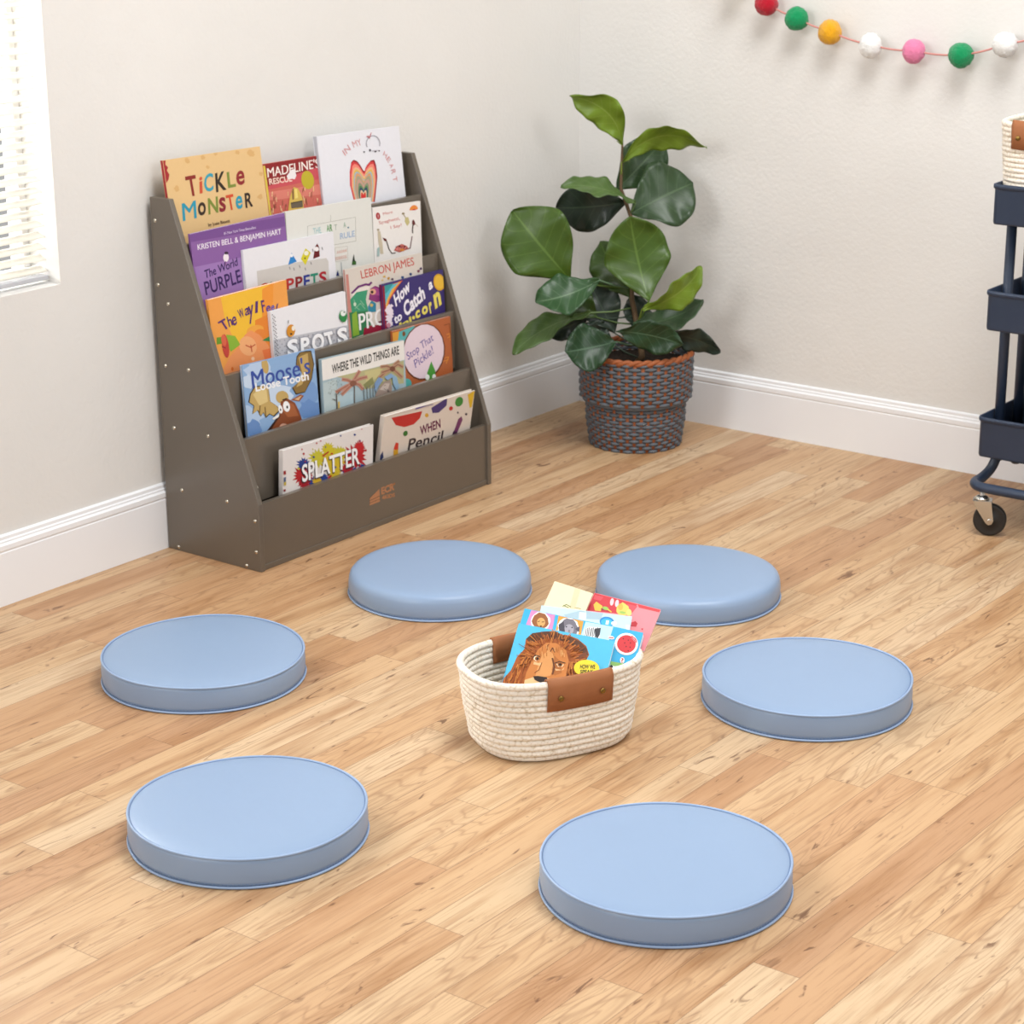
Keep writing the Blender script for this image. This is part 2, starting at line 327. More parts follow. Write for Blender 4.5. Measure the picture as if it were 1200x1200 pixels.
# printed covers: shapes as (colour, outline) and type as (colour, words, box, weight), in tenths of a millimetre on the cover
BOOKS=[
dict(o=(0.07372,-1.5458,0.56403),u=(0.00269,0.99983,-0.01797),v=(-0.14779,0.01817,0.98885),w=0.2908,h=0.2915,t=0.0080,label='tan picture book with multicoloured title, left end of the top tier',base='E3C08A',spine='A82A30',hard=False,group='picture books on the top tier',art=[('D9AE72',[743,2831,769,2812,745,2784,692,2776,664,2790,643,2800,633,2817,626,2843,626,2864,643,2895,688,2891,717,2895,733,2866,767,2850]),
('D9AE72',[2694,2783,2720,2752,2661,2714,2624,2727,2563,2730,2539,2755,2501,2780,2484,2805,2500,2842,2544,2869,2601,2884,2639,2862,2675,2827,2723,2823]),
('D9AE72',[1232,2848,1200,2830,1186,2806,1162,2821,1128,2809,1095,2828,1103,2839,1100,2862,1087,2888,1121,2895,1149,2906,1175,2904,1198,2881,1200,2876]),
('D9AE72',[1601,2896,1589,2883,1576,2859,1563,2868,1532,2851,1500,2876,1482,2894,1485,2907,1596,2907]),
('D9AE72',[328,2294,358,2272,310,2240,275,2233,242,2233,233,2250,224,2279,192,2310,236,2335,228,2340,270,2368,305,2364,333,2338,348,2313]),
('D9AE72',[2766,1834,2781,1801,2751,1796,2703,1772,2683,1801,2655,1807,2611,1831,2617,1851,2645,1870,2663,1878,2693,1881,2736,1906,2776,1879,2778,1857]),
('D9AE72',[2265,2845,2254,2833,2233,2804,2199,2816,2165,2824,2155,2827,2129,2844,2117,2860,2152,2873,2146,2885,2174,2907,2189,2907,2214,2882,2236,2892,2258,2867]),
('D9AE72',[1318,2631,1298,2618,1288,2609,1261,2597,1239,2612,1221,2610,1218,2630,1206,2643,1204,2663,1224,2675,1253,2681,1274,2678,1285,2661,1312,2642]),
('D9AE72',[2896,2318,2868,2303,2848,2279,2830,2275,2800,2290,2789,2287,2768,2316,2777,2331,2766,2350,2791,2363,2818,2365,2843,2364,2859,2366,2886,2338]),
('A82A30',[75,2907,58,2819,121,2761,72,2698,129,2607,81,2510,8,2445,8,2907]),
('8E2A24','T',[577,2087,882,2095,558,2525],0.022),
('CF5836','i',[910,2116,1008,2119,964,2463],0.022),
('3AA0B4','C',[1057,2123,1335,2143,1112,2501],0.022),
('35291F','K',[1403,2086,1720,2112,1444,2496],0.022),
('7E8E3C','L',[1774,2134,2015,2141,1792,2482],0.022),
('93262C','e',[2034,2160,2292,2166,2073,2462],0.022),
('2F9CB4','M',[330,1608,727,1626,368,1998],0.022),
('3A2A22','o',[782,1661,1017,1666,816,1934],0.022),
('7E8E3C','N',[1087,1651,1384,1662,1131,2000],0.022),
('8E2430','s',[1418,1658,1618,1668,1452,1962],0.022),
('D2502C','T',[1681,1661,1908,1668,1663,2000],0.022),
('2F9CB4','e',[1921,1659,2129,1665,1955,1937],0.022),
('3A2A22','R',[2217,1651,2449,1665,2240,1977],0.022),
('4A3426','by Josie Bissett',[1039,1406,1693,1413,1033,1476],0.008)]),
dict(o=(0.07105,-1.25104,0.56179),u=(0.00242,0.99987,-0.0162),v=(-0.14779,0.01638,0.98888),w=0.1843,h=0.2488,t=0.0060,label='small red picture book with a yellow moon, between tan and white books',base='CC6A5C',spine='DCC550',hard=False,group='picture books on the top tier',art=[('8E1E22',[11,2478,316,2480,1835,2480,1835,2235,1060,2165,74,1968]),
('C9525A',[79,1995,973,2146,1060,2165,1835,2235,1835,2185,1827,1964,976,1947,85,1924]),
('D98070',[75,1869,1826,1849,1835,1743,1835,1616,60,1689]),
('DCC550',[8,2451,77,2450,65,1351,8,1353]),
('F6ECE4',"MADELINE'S",[112,2187,1801,2218,127,2395],0.023),
('F3D8C8','RESCUE',[135,2024,865,2017,135,2157],0.023),
('EDE6E6',[703,2148,883,2270,999,2278,1015,2127,954,2049,875,2072,751,2072]),
('BFB02C',[1568,1989,1562,1925,1536,1868,1494,1822,1439,1792,1376,1782,1312,1792,1253,1821,1205,1867,1173,1924,1159,1987,1165,2050,1190,2108,1232,2153,1287,2183,1349,2193,1413,2184,1472,2155,1520,2110,1553,2053]),
('E8C890',[675,1806,665,1720,678,1718,689,1805]),
('E8C890',[188,1662,174,1585,187,1583,201,1660]),
('E8C890',[1174,1612,1148,1481,1167,1478,1193,1610]),
('F0DCA8',[137,1514,123,1412,140,1410,154,1512]),
('B86A50',[258,1634,251,1567,268,1566,274,1633]),
('8A5A38',[214,1792,190,1690,207,1687,231,1789]),
('B86A50',[1457,1555,1434,1459,1447,1457,1470,1553]),
('8A5A38',[1178,1832,1180,1757,1198,1757,1196,1832]),
('8A5A38',[1222,1532,1224,1441,1247,1441,1245,1532]),
('E8C890',[1509,1831,1491,1719,1515,1716,1534,1829]),
('8A5A38',[170,1581,173,1494,197,1494,194,1580]),
('B86A50',[128,1684,117,1606,136,1604,147,1682]),
('A04E44',[561,1555,569,1485,585,1485,578,1556]),
('8A5A38',[1604,1500,1588,1412,1604,1410,1620,1498]),
('B86A50',[1596,1439,1564,1332,1577,1330,1609,1437]),
('B86A50',[82,1527,48,1439,62,1436,97,1524]),
('8A5A38',[1736,1555,1725,1436,1749,1434,1761,1553]),
('8A5A38',[1738,1558,1725,1488,1742,1486,1756,1556]),
('E8C890',[1221,1839,1209,1765,1234,1763,1246,1836]),
('8A5A38',[1164,1820,1134,1735,1148,1732,1178,1818]),
('8A5A38',[100,1507,85,1379,101,1377,116,1506]),
('E8C890',[1130,1660,1138,1559,1161,1559,1153,1660]),
('F0DCA8',[275,1732,268,1632,286,1631,292,1731]),
('F0DCA8',[403,1467,397,1403,411,1402,417,1466]),
('F0DCA8',[1576,1554,1582,1462,1602,1462,1596,1554]),
('8A5A38',[467,1643,436,1526,452,1524,483,1641]),
('B86A50',[1780,1482,1780,1399,1803,1398,1803,1482]),
('F0DCA8',[176,1868,147,1766,165,1763,194,1866]),
('F0DCA8',[1360,1709,1329,1617,1342,1614,1373,1707]),
('E8C890',[1803,1588,1791,1466,1810,1465,1822,1586]),
('A04E44',[216,1597,213,1499,234,1498,238,1596]),
('F0DCA8',[370,1537,372,1424,385,1424,384,1537]),
('B86A50',[263,1809,253,1716,265,1715,275,1808]),
('8A5A38',[1213,1600,1207,1508,1232,1507,1237,1598]),
('E8C890',[71,1466,76,1371,95,1371,89,1466]),
('B86A50',[1585,1497,1558,1401,1570,1399,1597,1495]),
('8A5A38',[1432,1719,1396,1594,1413,1591,1450,1717]),
('B86A50',[70,1539,66,1469,80,1468,84,1538]),
('8A5A38',[176,1588,180,1516,198,1516,195,1588]),
('8A5A38',[541,1543,501,1421,518,1417,558,1540]),
('8A5A38',[210,1741,185,1660,204,1657,229,1738]),
('B86A50',[1673,1456,1646,1383,1669,1379,1696,1451]),
('D8B85A',[871,1888,998,1845,1076,1708,1111,1561,1106,1375,593,1369,643,1519,718,1694,804,1811]),
('7A5A34',[801,1797,868,1874,830,1623,776,1616]),
('EED97C',[893,1843,965,1835,968,1635,873,1632]),
('6E6250',[709,1539,1099,1555,1082,1414,709,1432]),
('4A3C2C',[713,1560,1095,1565,1097,1545,713,1535])]),
dict(o=(0.0735,-1.07935,0.56672),u=(0.00353,0.9996,-0.02791),v=(-0.12528,0.02813,0.99172),w=0.2839,h=0.2838,t=0.0140,label='large white picture book with a layered rainbow heart, right end of the top tier',base='E6E6EC',spine='BFC0C8',hard=True,group='picture books on the top tier',art=[('8E1220',[1140,2212,1048,2163,967,1953,932,1666,1007,1323,1724,1185,1815,1456,1900,1742,1900,2007,1849,2145,1735,2141,1563,2040,1488,1916,1435,1936,1345,2076,1249,2173]),
('D43A3E',[1129,2181,1041,2134,963,1931,928,1654,1000,1323,1692,1190,1781,1451,1862,1727,1862,1983,1813,2116,1704,2112,1537,2015,1465,1895,1414,1914,1327,2050,1234,2143]),
('EE8878',[1159,2119,1077,2075,1004,1886,971,1627,1039,1318,1685,1194,1767,1437,1843,1695,1843,1934,1797,2057,1695,2054,1540,1963,1472,1852,1425,1870,1344,1996,1257,2083]),
('EAB890',[1174,2044,1099,2004,1033,1831,1003,1596,1065,1314,1653,1201,1728,1423,1797,1657,1797,1875,1756,1987,1663,1984,1521,1902,1460,1800,1416,1816,1343,1932,1264,2011]),
('E2B84E',[1186,1988,1116,1951,1054,1791,1027,1572,1084,1311,1630,1206,1699,1411,1763,1629,1763,1830,1724,1935,1639,1932,1507,1856,1450,1761,1410,1777,1342,1884,1269,1958]),
('9CB9C8',[1196,1941,1130,1906,1073,1757,1047,1552,1101,1308,1610,1210,1675,1402,1735,1605,1735,1793,1699,1891,1618,1889,1496,1818,1443,1729,1405,1744,1341,1843,1273,1913]),
('D9A070',[1214,1902,1156,1869,1103,1728,1078,1535,1125,1305,1581,1215,1640,1397,1696,1588,1697,1765,1665,1857,1593,1855,1483,1787,1435,1704,1401,1717,1345,1811,1284,1876]),
('A8A284',[1227,1837,1174,1807,1127,1681,1105,1508,1146,1301,1555,1221,1608,1383,1658,1555,1659,1714,1630,1796,1566,1794,1467,1733,1424,1659,1394,1671,1343,1755,1289,1813]),
('C89C8C',[1241,1762,1195,1736,1154,1626,1135,1476,1171,1298,1525,1228,1571,1369,1614,1517,1615,1655,1591,1726,1535,1724,1449,1672,1412,1607,1386,1617,1342,1691,1295,1741]),
('8A9474',[1257,1677,1219,1656,1185,1565,1169,1441,1199,1293,1492,1236,1530,1352,1565,1475,1566,1588,1546,1647,1500,1646,1429,1603,1398,1549,1376,1558,1340,1618,1301,1660]),
('4E8054',[1269,1612,1237,1594,1209,1518,1196,1414,1221,1290,1466,1242,1498,1339,1527,1442,1528,1537,1511,1586,1473,1585,1413,1549,1387,1504,1369,1511,1339,1562,1306,1597]),
('2B3A66',[1278,1564,1250,1549,1226,1484,1215,1394,1236,1287,1447,1246,1475,1330,1500,1418,1501,1500,1486,1543,1453,1541,1402,1510,1380,1472,1364,1478,1338,1522,1310,1552]),
('E4C8A0',[1288,1508,1266,1496,1246,1443,1237,1371,1255,1284,1425,1251,1447,1318,1468,1390,1468,1456,1456,1490,1430,1489,1389,1464,1371,1433,1358,1438,1337,1474,1314,1498]),
('D8302E',[1299,1452,1282,1442,1267,1402,1260,1347,1273,1281,1403,1256,1419,1307,1435,1362,1436,1412,1427,1438,1406,1437,1375,1418,1361,1395,1352,1398,1336,1425,1319,1444]),
('D79A9C','IN',[865,2325,1082,2450,775,2449],0.008),
('D79A9C','MY',[1186,2484,1481,2523,1131,2627],0.008),
('D79A9C','H',[2167,2225,2256,2135,2238,2314],0.008),
('D79A9C','E',[2265,2120,2331,2025,2378,2183],0.008),
('D79A9C','A',[2347,1979,2391,1893,2478,2011],0.008),
('D79A9C','R',[2386,1856,2415,1749,2549,1870],0.008),
('D79A9C','T',[2429,1688,2445,1568,2580,1695],0.008),
('A9A6B0',[1659,2453,1641,2513,1611,2510,1628,2450]),
('A9A6B0',[1643,2498,1648,2559,1617,2561,1612,2500]),
('A9A6B0',[1644,2545,1671,2602,1642,2609,1614,2552]),
('A9A6B0',[1662,2589,1710,2638,1684,2650,1636,2600]),
('A9A6B0',[1696,2627,1761,2665,1740,2681,1675,2643]),
('A9A6B0',[1742,2657,1819,2680,1806,2699,1728,2676]),
('A9A6B0',[1797,2676,1881,2683,1876,2703,1792,2697]),
('A9A6B0',[1857,2683,1941,2672,1946,2692,1863,2703]),
('A9A6B0',[1918,2678,1994,2650,2009,2668,1933,2695]),
('A9A6B0',[1975,2659,2038,2617,2060,2631,1998,2673]),
('A9A6B0',[2024,2630,2068,2577,2095,2586,2051,2639]),
('A9A6B0',[2059,2591,2082,2532,2112,2536,2090,2595]),
('A9A6B0',[2079,2546,2078,2485,2110,2484,2110,2546]),
('A9A6B0',[2081,2500,2058,2441,2088,2435,2112,2494]),
('C06468',[1649,2693,1745,2642,1761,2656,1666,2706]),
('C06468',[1755,2643,1847,2762,1823,2771,1731,2652]),
('C06468',[1699,2715,1748,2630,1768,2635,1719,2720]),
('4A4650',[1553,2351,1550,2347,1545,2343,1538,2341,1529,2340,1519,2340,1510,2341,1502,2344,1495,2348,1492,2352,1491,2357,1493,2361,1498,2365,1505,2367,1514,2369,1524,2369,1533,2367,1542,2364,1548,2360,1552,2356]),
('4A4650',[1762,2370,1759,2361,1753,2354,1745,2348,1736,2345,1726,2344,1717,2346,1709,2351,1703,2358,1700,2367,1700,2376,1703,2384,1708,2392,1716,2398,1725,2401,1735,2402,1744,2399,1753,2395,1758,2388,1762,2379]),
('4A4650',[1951,2326,1948,2321,1942,2317,1933,2314,1921,2312,1908,2312,1896,2314,1885,2318,1877,2323,1872,2328,1871,2334,1874,2339,1880,2343,1890,2346,1901,2347,1914,2347,1926,2345,1937,2342,1945,2337,1950,2332]),
('4A4650',[2067,2327,2065,2323,2061,2319,2054,2316,2046,2315,2038,2315,2030,2317,2023,2319,2017,2323,2014,2328,2013,2332,2015,2337,2020,2340,2026,2343,2034,2344,2042,2344,2051,2343,2058,2340,2063,2336,2066,2332]),
('B8B4BC',[1784,2349,2021,2335,2022,2349,1785,2363])]),
dict(o=(0.1145,-1.53407,0.4218),u=(-0.00081,0.99992,0.0128),v=(-0.06279,-0.01283,0.99794),w=0.2887,h=0.2830,t=0.0060,label='purple picture book with a white author line, below the tan book',base='8E64A4',spine='8E64A4',hard=False,group='picture books on the fourth tier up',art=[('A07CB8',[36,2132,2879,2064,2879,1945,2742,926,127,1419]),
('7B5294',[1149,2822,2879,2750,2879,2535,8,2665,8,2822]),
('E8DDF0','#1 New York Times Bestsellers',[988,2658,1962,2633,986,2714],0.0),
('F4EEF6','KRISTEN BELL & BENJAMIN HART',[181,2466,2728,2387,184,2590],0.023),
('3B2560','The World',[303,1834,1310,1943,295,2016],0.016),
('3B2560','PURPLE',[282,1484,1384,1568,247,1781],0.016),
('F0E8EC',[1060,2155,1053,2129,1037,2106,1016,2089,992,2080,966,2080,941,2089,920,2106,904,2129,896,2156,896,2184,904,2211,919,2233,940,2250,965,2259,991,2259,1016,2250,1037,2233,1052,2211,1060,2184]),
('3B2A3A',[1059,2254,1055,2245,1046,2238,1032,2233,1015,2232,997,2233,979,2238,964,2245,952,2254,945,2264,943,2274,948,2283,957,2290,971,2295,988,2296,1006,2295,1023,2290,1039,2283,1051,2274,1058,2264]),
('8E5A8A',[946,2100,932,2004,957,1999,970,2095])]),
dict(o=(0.11403,-1.25279,0.4292),u=(0.00163,0.99966,-0.02599),v=(-0.06277,0.02604,0.99769),w=0.2846,h=0.2803,t=0.0090,label='large cream picture book with a thin outlined sign, behind the shape figures book',base='E2E2DC',spine='E2E2DC',hard=True,group='picture books on the fourth tier up',art=[('B4B4AC',[677,2408,2287,2417,2286,2427,675,2418]),
('B4B4AC',[2275,2426,2243,1881,2258,1879,2290,2424]),
('B4B4AC',[2254,1888,628,1903,629,1894,2256,1878]),
('B4B4AC',[639,1895,687,2415,673,2417,626,1896]),
('B4B4AC',[1450,2422,1462,2560,1448,2561,1436,2424]),
('8FC0C4','THE',[863,2211,1117,2208,842,2346],0.0),
('5E9A58','A',[1296,2214,1381,2213,1295,2367],0.023),
('5E9A58','R',[1395,2202,1481,2205,1401,2364],0.023),
('9AA89A','T',[1553,2211,1639,2214,1556,2339],0.0),
('7AA88E','A',[1863,2231,1939,2231,1863,2356],0.0),
('5E8A9A',[2045,2215,2043,2209,2039,2204,2032,2201,2023,2199,2015,2199,2006,2201,1998,2205,1992,2210,1988,2215,1987,2222,1989,2227,1994,2232,2001,2236,2009,2237,2018,2237,2027,2235,2034,2231,2040,2226,2044,2221]),
('9BB6D8','RULE',[1726,1988,2222,1993,1727,2123],0.008),
('C8C4BC',[1530,1816,1955,1801,1954,1808,1529,1824]),
('C8C4BC',[1945,1808,1933,1494,1944,1493,1957,1806]),
('C8C4BC',[1942,1500,1515,1508,1516,1500,1943,1492]),
('C8C4BC',[1525,1501,1539,1822,1527,1823,1513,1502]),
('E0A898',[1600,1676,1621,1738,1605,1742,1583,1680]),
('E0A898',[1649,1677,1670,1739,1654,1743,1632,1681]),
('E0A898',[1698,1677,1720,1739,1703,1743,1681,1681]),
('E0A898',[1747,1678,1769,1740,1752,1744,1730,1682]),
('E0A898',[1797,1679,1818,1741,1801,1745,1780,1683]),
('E0A898',[1846,1680,1868,1742,1851,1746,1829,1684]),
('E0A898',[1896,1680,1917,1743,1900,1747,1879,1685]),
('E0A898',[1551,1535,1546,1614,1528,1615,1534,1536]),
('E0A898',[1600,1535,1595,1614,1577,1615,1583,1536]),
('E0A898',[1649,1535,1644,1614,1627,1615,1632,1536]),
('E0A898',[1699,1535,1693,1614,1676,1615,1681,1536]),
('E0A898',[1748,1535,1742,1615,1725,1616,1731,1536]),
('E0A898',[1797,1535,1791,1615,1774,1616,1780,1536]),
('E0A898',[1847,1535,1841,1615,1824,1616,1829,1536]),
('E0A898',[1896,1535,1890,1615,1873,1616,1879,1536]),
('1E2E22',[2147,1604,2170,1465,2206,1363,2059,1363,2098,1475]),
('3C6A2C',[2080,1438,2209,1431,2208,1353,2068,1362]),
('2B3A7A',[1505,1187,1574,1313,1615,1181]),
('9AA4AC',[1695,1473,1713,1173,1730,1172,1712,1472])]),
dict(o=(0.11399,-0.96936,0.42988),u=(0.00297,0.99888,-0.04716),v=(-0.06272,0.04726,0.99691),w=0.1712,h=0.2485,t=0.0050,label='small white paperback with red title and plate of noodles, under the heart book',base='EEEAE6',spine='EEEAE6',hard=False,group='picture books on the fourth tier up',art=[('B01824',[256,2277,256,2252,249,2229,236,2211,217,2199,195,2195,172,2199,150,2211,131,2230,117,2253,110,2278,110,2304,117,2327,130,2345,148,2356,170,2360,193,2356,215,2344,234,2326,248,2303]),
('F4E4E0',[178,2315,179,2235,192,2234,192,2314]),
('CC5A56','More',[363,2278,704,2297,357,2341],0.0),
('CC5A56','Spaghetti,',[206,2087,953,2123,193,2157],0.0),
('CC5A56','I Say!',[611,1938,1006,1962,598,2008],0.0),
('E88C3C',[1614,2300,1611,2329,1597,2355,1573,2378,1542,2395,1506,2406,1466,2410,1426,2406,1388,2395,1355,2377,1329,2355,1312,2328,1305,2300]),
('C8203A',[1378,2296,1461,2323,1533,2305,1541,2287]),
('C9BE86',[1143,2151,1251,2152,1298,2020,1203,1948,1120,2060]),
('8C7A58',[1127,2245,1124,2237,1116,2231,1105,2226,1091,2224,1075,2224,1060,2227,1046,2232,1035,2239,1029,2246,1027,2254,1030,2262,1037,2268,1049,2273,1063,2275,1078,2275,1094,2272,1107,2267,1118,2261,1125,2253]),
('A89A78',[1057,2240,1151,2128,1179,2136,1085,2248]),
('6A2A2C',[1391,2057,1447,2075,1504,1970,1439,1936,1378,1983]),
('4A3A34',[1395,1972,1366,1820,1405,1814,1434,1966]),
('4A3A34',[1366,1833,1373,1759,1413,1757,1406,1832]),
('B8A890',[1485,1964,1589,1891,1602,1898,1497,1972]),
('7A5A5E',[1345,1698,1296,1537,1332,1530,1381,1691]),
('7A5A5E',[1300,1551,1262,1424,1298,1417,1336,1544]),
('7A5A5E',[1286,1440,1174,1424,1187,1401,1299,1417]),
('CCC0A8',[144,1939,231,1930,293,1649,313,1394,208,1405,147,1699]),
('A89C84',[209,1961,206,1955,199,1949,189,1945,176,1943,162,1943,148,1946,136,1950,126,1956,120,1963,118,1970,121,1977,128,1983,138,1987,151,1989,165,1989,179,1986,191,1982,201,1976,207,1969]),
('6A2420',[301,1774,439,1725,453,1666,366,1687]),
('3E2A26',[427,1672,500,1480,531,1482,457,1675]),
('3E2A26',[495,1489,605,1362,632,1371,522,1497]),
('3E2A26',[605,1362,749,1360,746,1381,602,1383]),
('C46A62',[688,1434,801,1526,982,1553,1159,1487,1227,1410,881,1366]),
('5A1E22',[982,1439,964,1430,942,1427,919,1439,925,1453,942,1460,964,1457]),
('E28A84',[978,1453,977,1442,951,1440,930,1449,941,1462,951,1472,978,1462]),
('5A1E22',[813,1501,788,1494,769,1486,750,1501,752,1515,772,1518,794,1515]),
('E28A84',[802,1449,794,1435,773,1440,764,1444,760,1459,773,1468,801,1462]),
('E28A84',[1152,1442,1145,1433,1125,1429,1098,1439,1102,1454,1125,1460,1144,1453]),
('E28A84',[1144,1470,1134,1453,1107,1452,1098,1467,1084,1485,1108,1486,1132,1482]),
('7A2A2A',[908,1434,891,1424,871,1419,851,1431,854,1449,872,1458,896,1448]),
('E28A84',[904,1439,899,1430,874,1427,864,1436,865,1451,877,1454,898,1457]),
('E28A84',[845,1429,835,1415,818,1418,790,1429,797,1442,818,1449,837,1447]),
('7A2A2A',[1046,1436,1032,1420,1015,1422,989,1437,996,1450,1017,1455,1040,1450]),
('E28A84',[1011,1459,1000,1449,974,1442,956,1459,959,1471,979,1484,1006,1469]),
('E28A84',[973,1434,968,1422,940,1420,927,1432,921,1449,943,1452,959,1452]),
('5A1E22',[962,1464,954,1455,931,1452,915,1460,909,1478,931,1486,949,1479]),
('5A1E22',[1166,1432,1162,1416,1138,1422,1125,1431,1116,1444,1139,1449,1159,1446]),
('E28A84',[902,1425,900,1407,876,1413,854,1421,862,1437,878,1447,895,1436]),
('5A1E22',[1119,1482,1103,1474,1075,1476,1053,1481,1054,1500,1080,1502,1104,1496]),
('E28A84',[1004,1435,995,1423,973,1419,959,1431,964,1446,975,1451,1000,1447]),
('E28A84',[818,1471,812,1460,782,1455,764,1471,775,1482,784,1489,808,1484]),
('7A2A2A',[1004,1481,998,1471,976,1467,959,1479,964,1492,977,1499,1003,1498]),
('5A1E22',[935,1506,921,1494,898,1487,884,1506,885,1518,901,1524,918,1520]),
('5A1E22',[1101,1478,1085,1462,1060,1463,1035,1475,1041,1490,1062,1505,1079,1492]),
('5A1E22',[972,1440,969,1427,945,1422,921,1438,927,1451,948,1458,969,1449]),
('5A1E22',[900,1514,874,1498,859,1506,837,1514,834,1527,857,1533,883,1533]),
('E28A84',[949,1456,935,1448,907,1444,889,1457,895,1469,910,1476,926,1468]),
('E28A84',[857,1454,838,1438,821,1439,809,1450,809,1468,821,1478,843,1473]),
('E28A84',[845,1429,841,1419,812,1414,804,1424,801,1441,816,1450,834,1446]),
('D88A3C',[1055,1405,1050,1396,1038,1388,1020,1383,997,1381,972,1382,947,1386,925,1393,908,1402,897,1412,893,1423,898,1432,910,1440,928,1445,951,1448,976,1447,1001,1442,1023,1435,1040,1426,1051,1416]),
('A8C0BE',[94,1544,183,1580,161,1359,83,1368])]),
dict(o=(0.1218,-1.3969,0.42493),u=(0.00068,0.99994,-0.01081),v=(-0.06279,0.01083,0.99797),w=0.2899,h=0.2243,t=0.0065,label='white picture book with small blue, yellow and maroon shape figures, overlapping the purple book',base='E9E8EC',spine='E9E8EC',hard=True,group='picture books on the fourth tier up',art=[('CFCBC6',[373,1739,1671,1739,2608,1691,2670,1608,2662,1166,369,1258]),
('2E86CC',[1501,1974,1647,1757,1363,1720]),
('F2F2F4',[1541,1903,1537,1893,1530,1884,1519,1877,1505,1874,1490,1875,1476,1879,1464,1885,1454,1895,1449,1906,1448,1917,1451,1928,1459,1937,1470,1943,1484,1946,1498,1946,1512,1942,1525,1935,1534,1925,1540,1915]),
('D8CE2C',[1955,2006,2114,1884,1916,1637,1783,1795]),
('F0EEDC',[2044,1884,2039,1869,2027,1856,2009,1848,1988,1843,1965,1844,1942,1850,1922,1860,1907,1874,1898,1889,1896,1905,1902,1920,1914,1933,1931,1941,1952,1945,1975,1945,1998,1939,2018,1929,2033,1915,2042,1900]),
('3A342C',[1942,1786,1940,1780,1936,1776,1930,1773,1922,1771,1914,1772,1906,1774,1899,1778,1894,1782,1890,1788,1890,1794,1892,1799,1896,1803,1902,1806,1910,1808,1918,1808,1926,1806,1933,1802,1938,1797,1942,1792]),
('6E1A22',[2179,1736,2258,1980,2348,2058,2402,1959,2397,1759]),
('F2EEEE',[2388,1925,2382,1910,2369,1897,2350,1889,2327,1885,2302,1886,2278,1892,2257,1902,2240,1916,2230,1932,2228,1948,2234,1963,2246,1975,2265,1984,2288,1988,2313,1987,2337,1981,2359,1970,2375,1957,2385,1941]),
('8A8688',[1513,1639,1532,1575,1557,1576,1539,1640]),
('8A8688',[1385,1676,1404,1613,1429,1614,1411,1677]),
('8A8688',[1879,1583,1898,1519,1923,1520,1905,1584]),
('8A8688',[2077,1681,2096,1616,2122,1618,2103,1682]),
('8A8688',[2473,1952,2492,1887,2518,1888,2499,1953]),
('8A8688',[2160,1960,2179,1896,2206,1897,2186,1962]),
('8A8688',[1701,1665,1720,1601,1746,1602,1727,1666]),
('B02A30','S',[437,1182,683,1177,452,1452],0.027),
('2A7A6A','N',[745,1176,1030,1169,760,1446],0.027),
('6A6A6E','I',[1093,1168,1187,1166,1107,1440],0.027),
('B82E30','P',[1249,1164,1502,1159,1264,1437],0.027),
('8E2026','P',[1544,1158,1778,1152,1558,1432],0.027),
('2E3A8E','E',[1810,1152,2013,1147,1824,1427],0.027),
('1E8A70','T',[2035,1147,2283,1141,2048,1423],0.027),
('B02434','S',[2315,1140,2566,1135,2329,1418],0.027),
('5A2A38',[8,1808,13,1422,8,1422])]),
dict(o=(0.1595,-1.53706,0.2868),u=(-0.00067,0.99993,0.01206),v=(-0.05582,-0.01208,0.99837),w=0.2393,h=0.2845,t=0.0080,label='orange and yellow picture book with wavy purple title, left end of the middle tier',base='EFA552',spine='EFA552',hard=False,group='picture books on the middle tier',art=[('F3C03C',[1940,2837,1728,2169,1508,1837,1046,1681,673,1820,439,2327,376,2837]),
('EF9A3A',[1629,2779,1890,2837,1991,2837,1793,1623,1504,1807]),
('E88A34',[1327,2154,1823,2213,1786,1215,1264,1324]),
('EFA948',[1565,1939,1560,1904,1530,1872,1477,1848,1407,1832,1326,1828,1243,1834,1166,1851,1103,1877,1058,1909,1037,1944,1042,1979,1072,2010,1124,2034,1193,2050,1273,2055,1356,2049,1434,2032,1498,2006,1543,1974]),
('E8893C',[1616,1837,1611,1809,1589,1784,1553,1766,1507,1757,1454,1756,1400,1765,1350,1782,1310,1806,1282,1834,1270,1863,1275,1892,1297,1916,1333,1934,1379,1944,1432,1945,1486,1936,1536,1919,1576,1896,1604,1867]),
('EE9A62',[212,1268,461,1524,741,1682,989,1910,1171,1967,1417,1824,1650,1558,1801,1338,1778,1153,805,1171,309,1185]),
('F2B07A',[1285,1680,1305,1611,1299,1546,1268,1491,1214,1452,1144,1432,1064,1434,982,1457,906,1499,844,1556,801,1622,782,1691,788,1755,819,1810,872,1849,941,1869,1021,1867,1103,1845,1179,1803,1242,1747]),
('E77A44',[1460,1471,1817,1461,1778,1153,1520,1239]),
('C04A2E',[965,1675,1125,1590,1139,1608,980,1692]),
('C04A2E',[1123,1591,1276,1629,1261,1650,1109,1612]),
('C04A2E',[1114,1657,1132,1500,1162,1497,1144,1654]),
('F4C8A4',[1208,1336,1204,1323,1195,1313,1182,1306,1167,1303,1151,1304,1135,1309,1122,1319,1112,1330,1106,1344,1105,1357,1109,1370,1118,1380,1131,1387,1146,1391,1162,1389,1178,1384,1191,1375,1202,1363,1207,1350]),
('8FB63C',[441,2020,689,1940,813,1729,519,1635,383,1909]),
('6C9C34',[143,2019,331,1996,334,1858,123,1870]),
('3E8A50',[1488,1685,1808,1746,1833,1584,1573,1652]),
('C8483C',[476,1777,476,1698,467,1627,448,1572,422,1538,392,1528,360,1544,329,1584,304,1644,285,1718,276,1798,276,1877,286,1948,304,2003,330,2037,360,2046,392,2031,422,1991,448,1932,467,1858]),
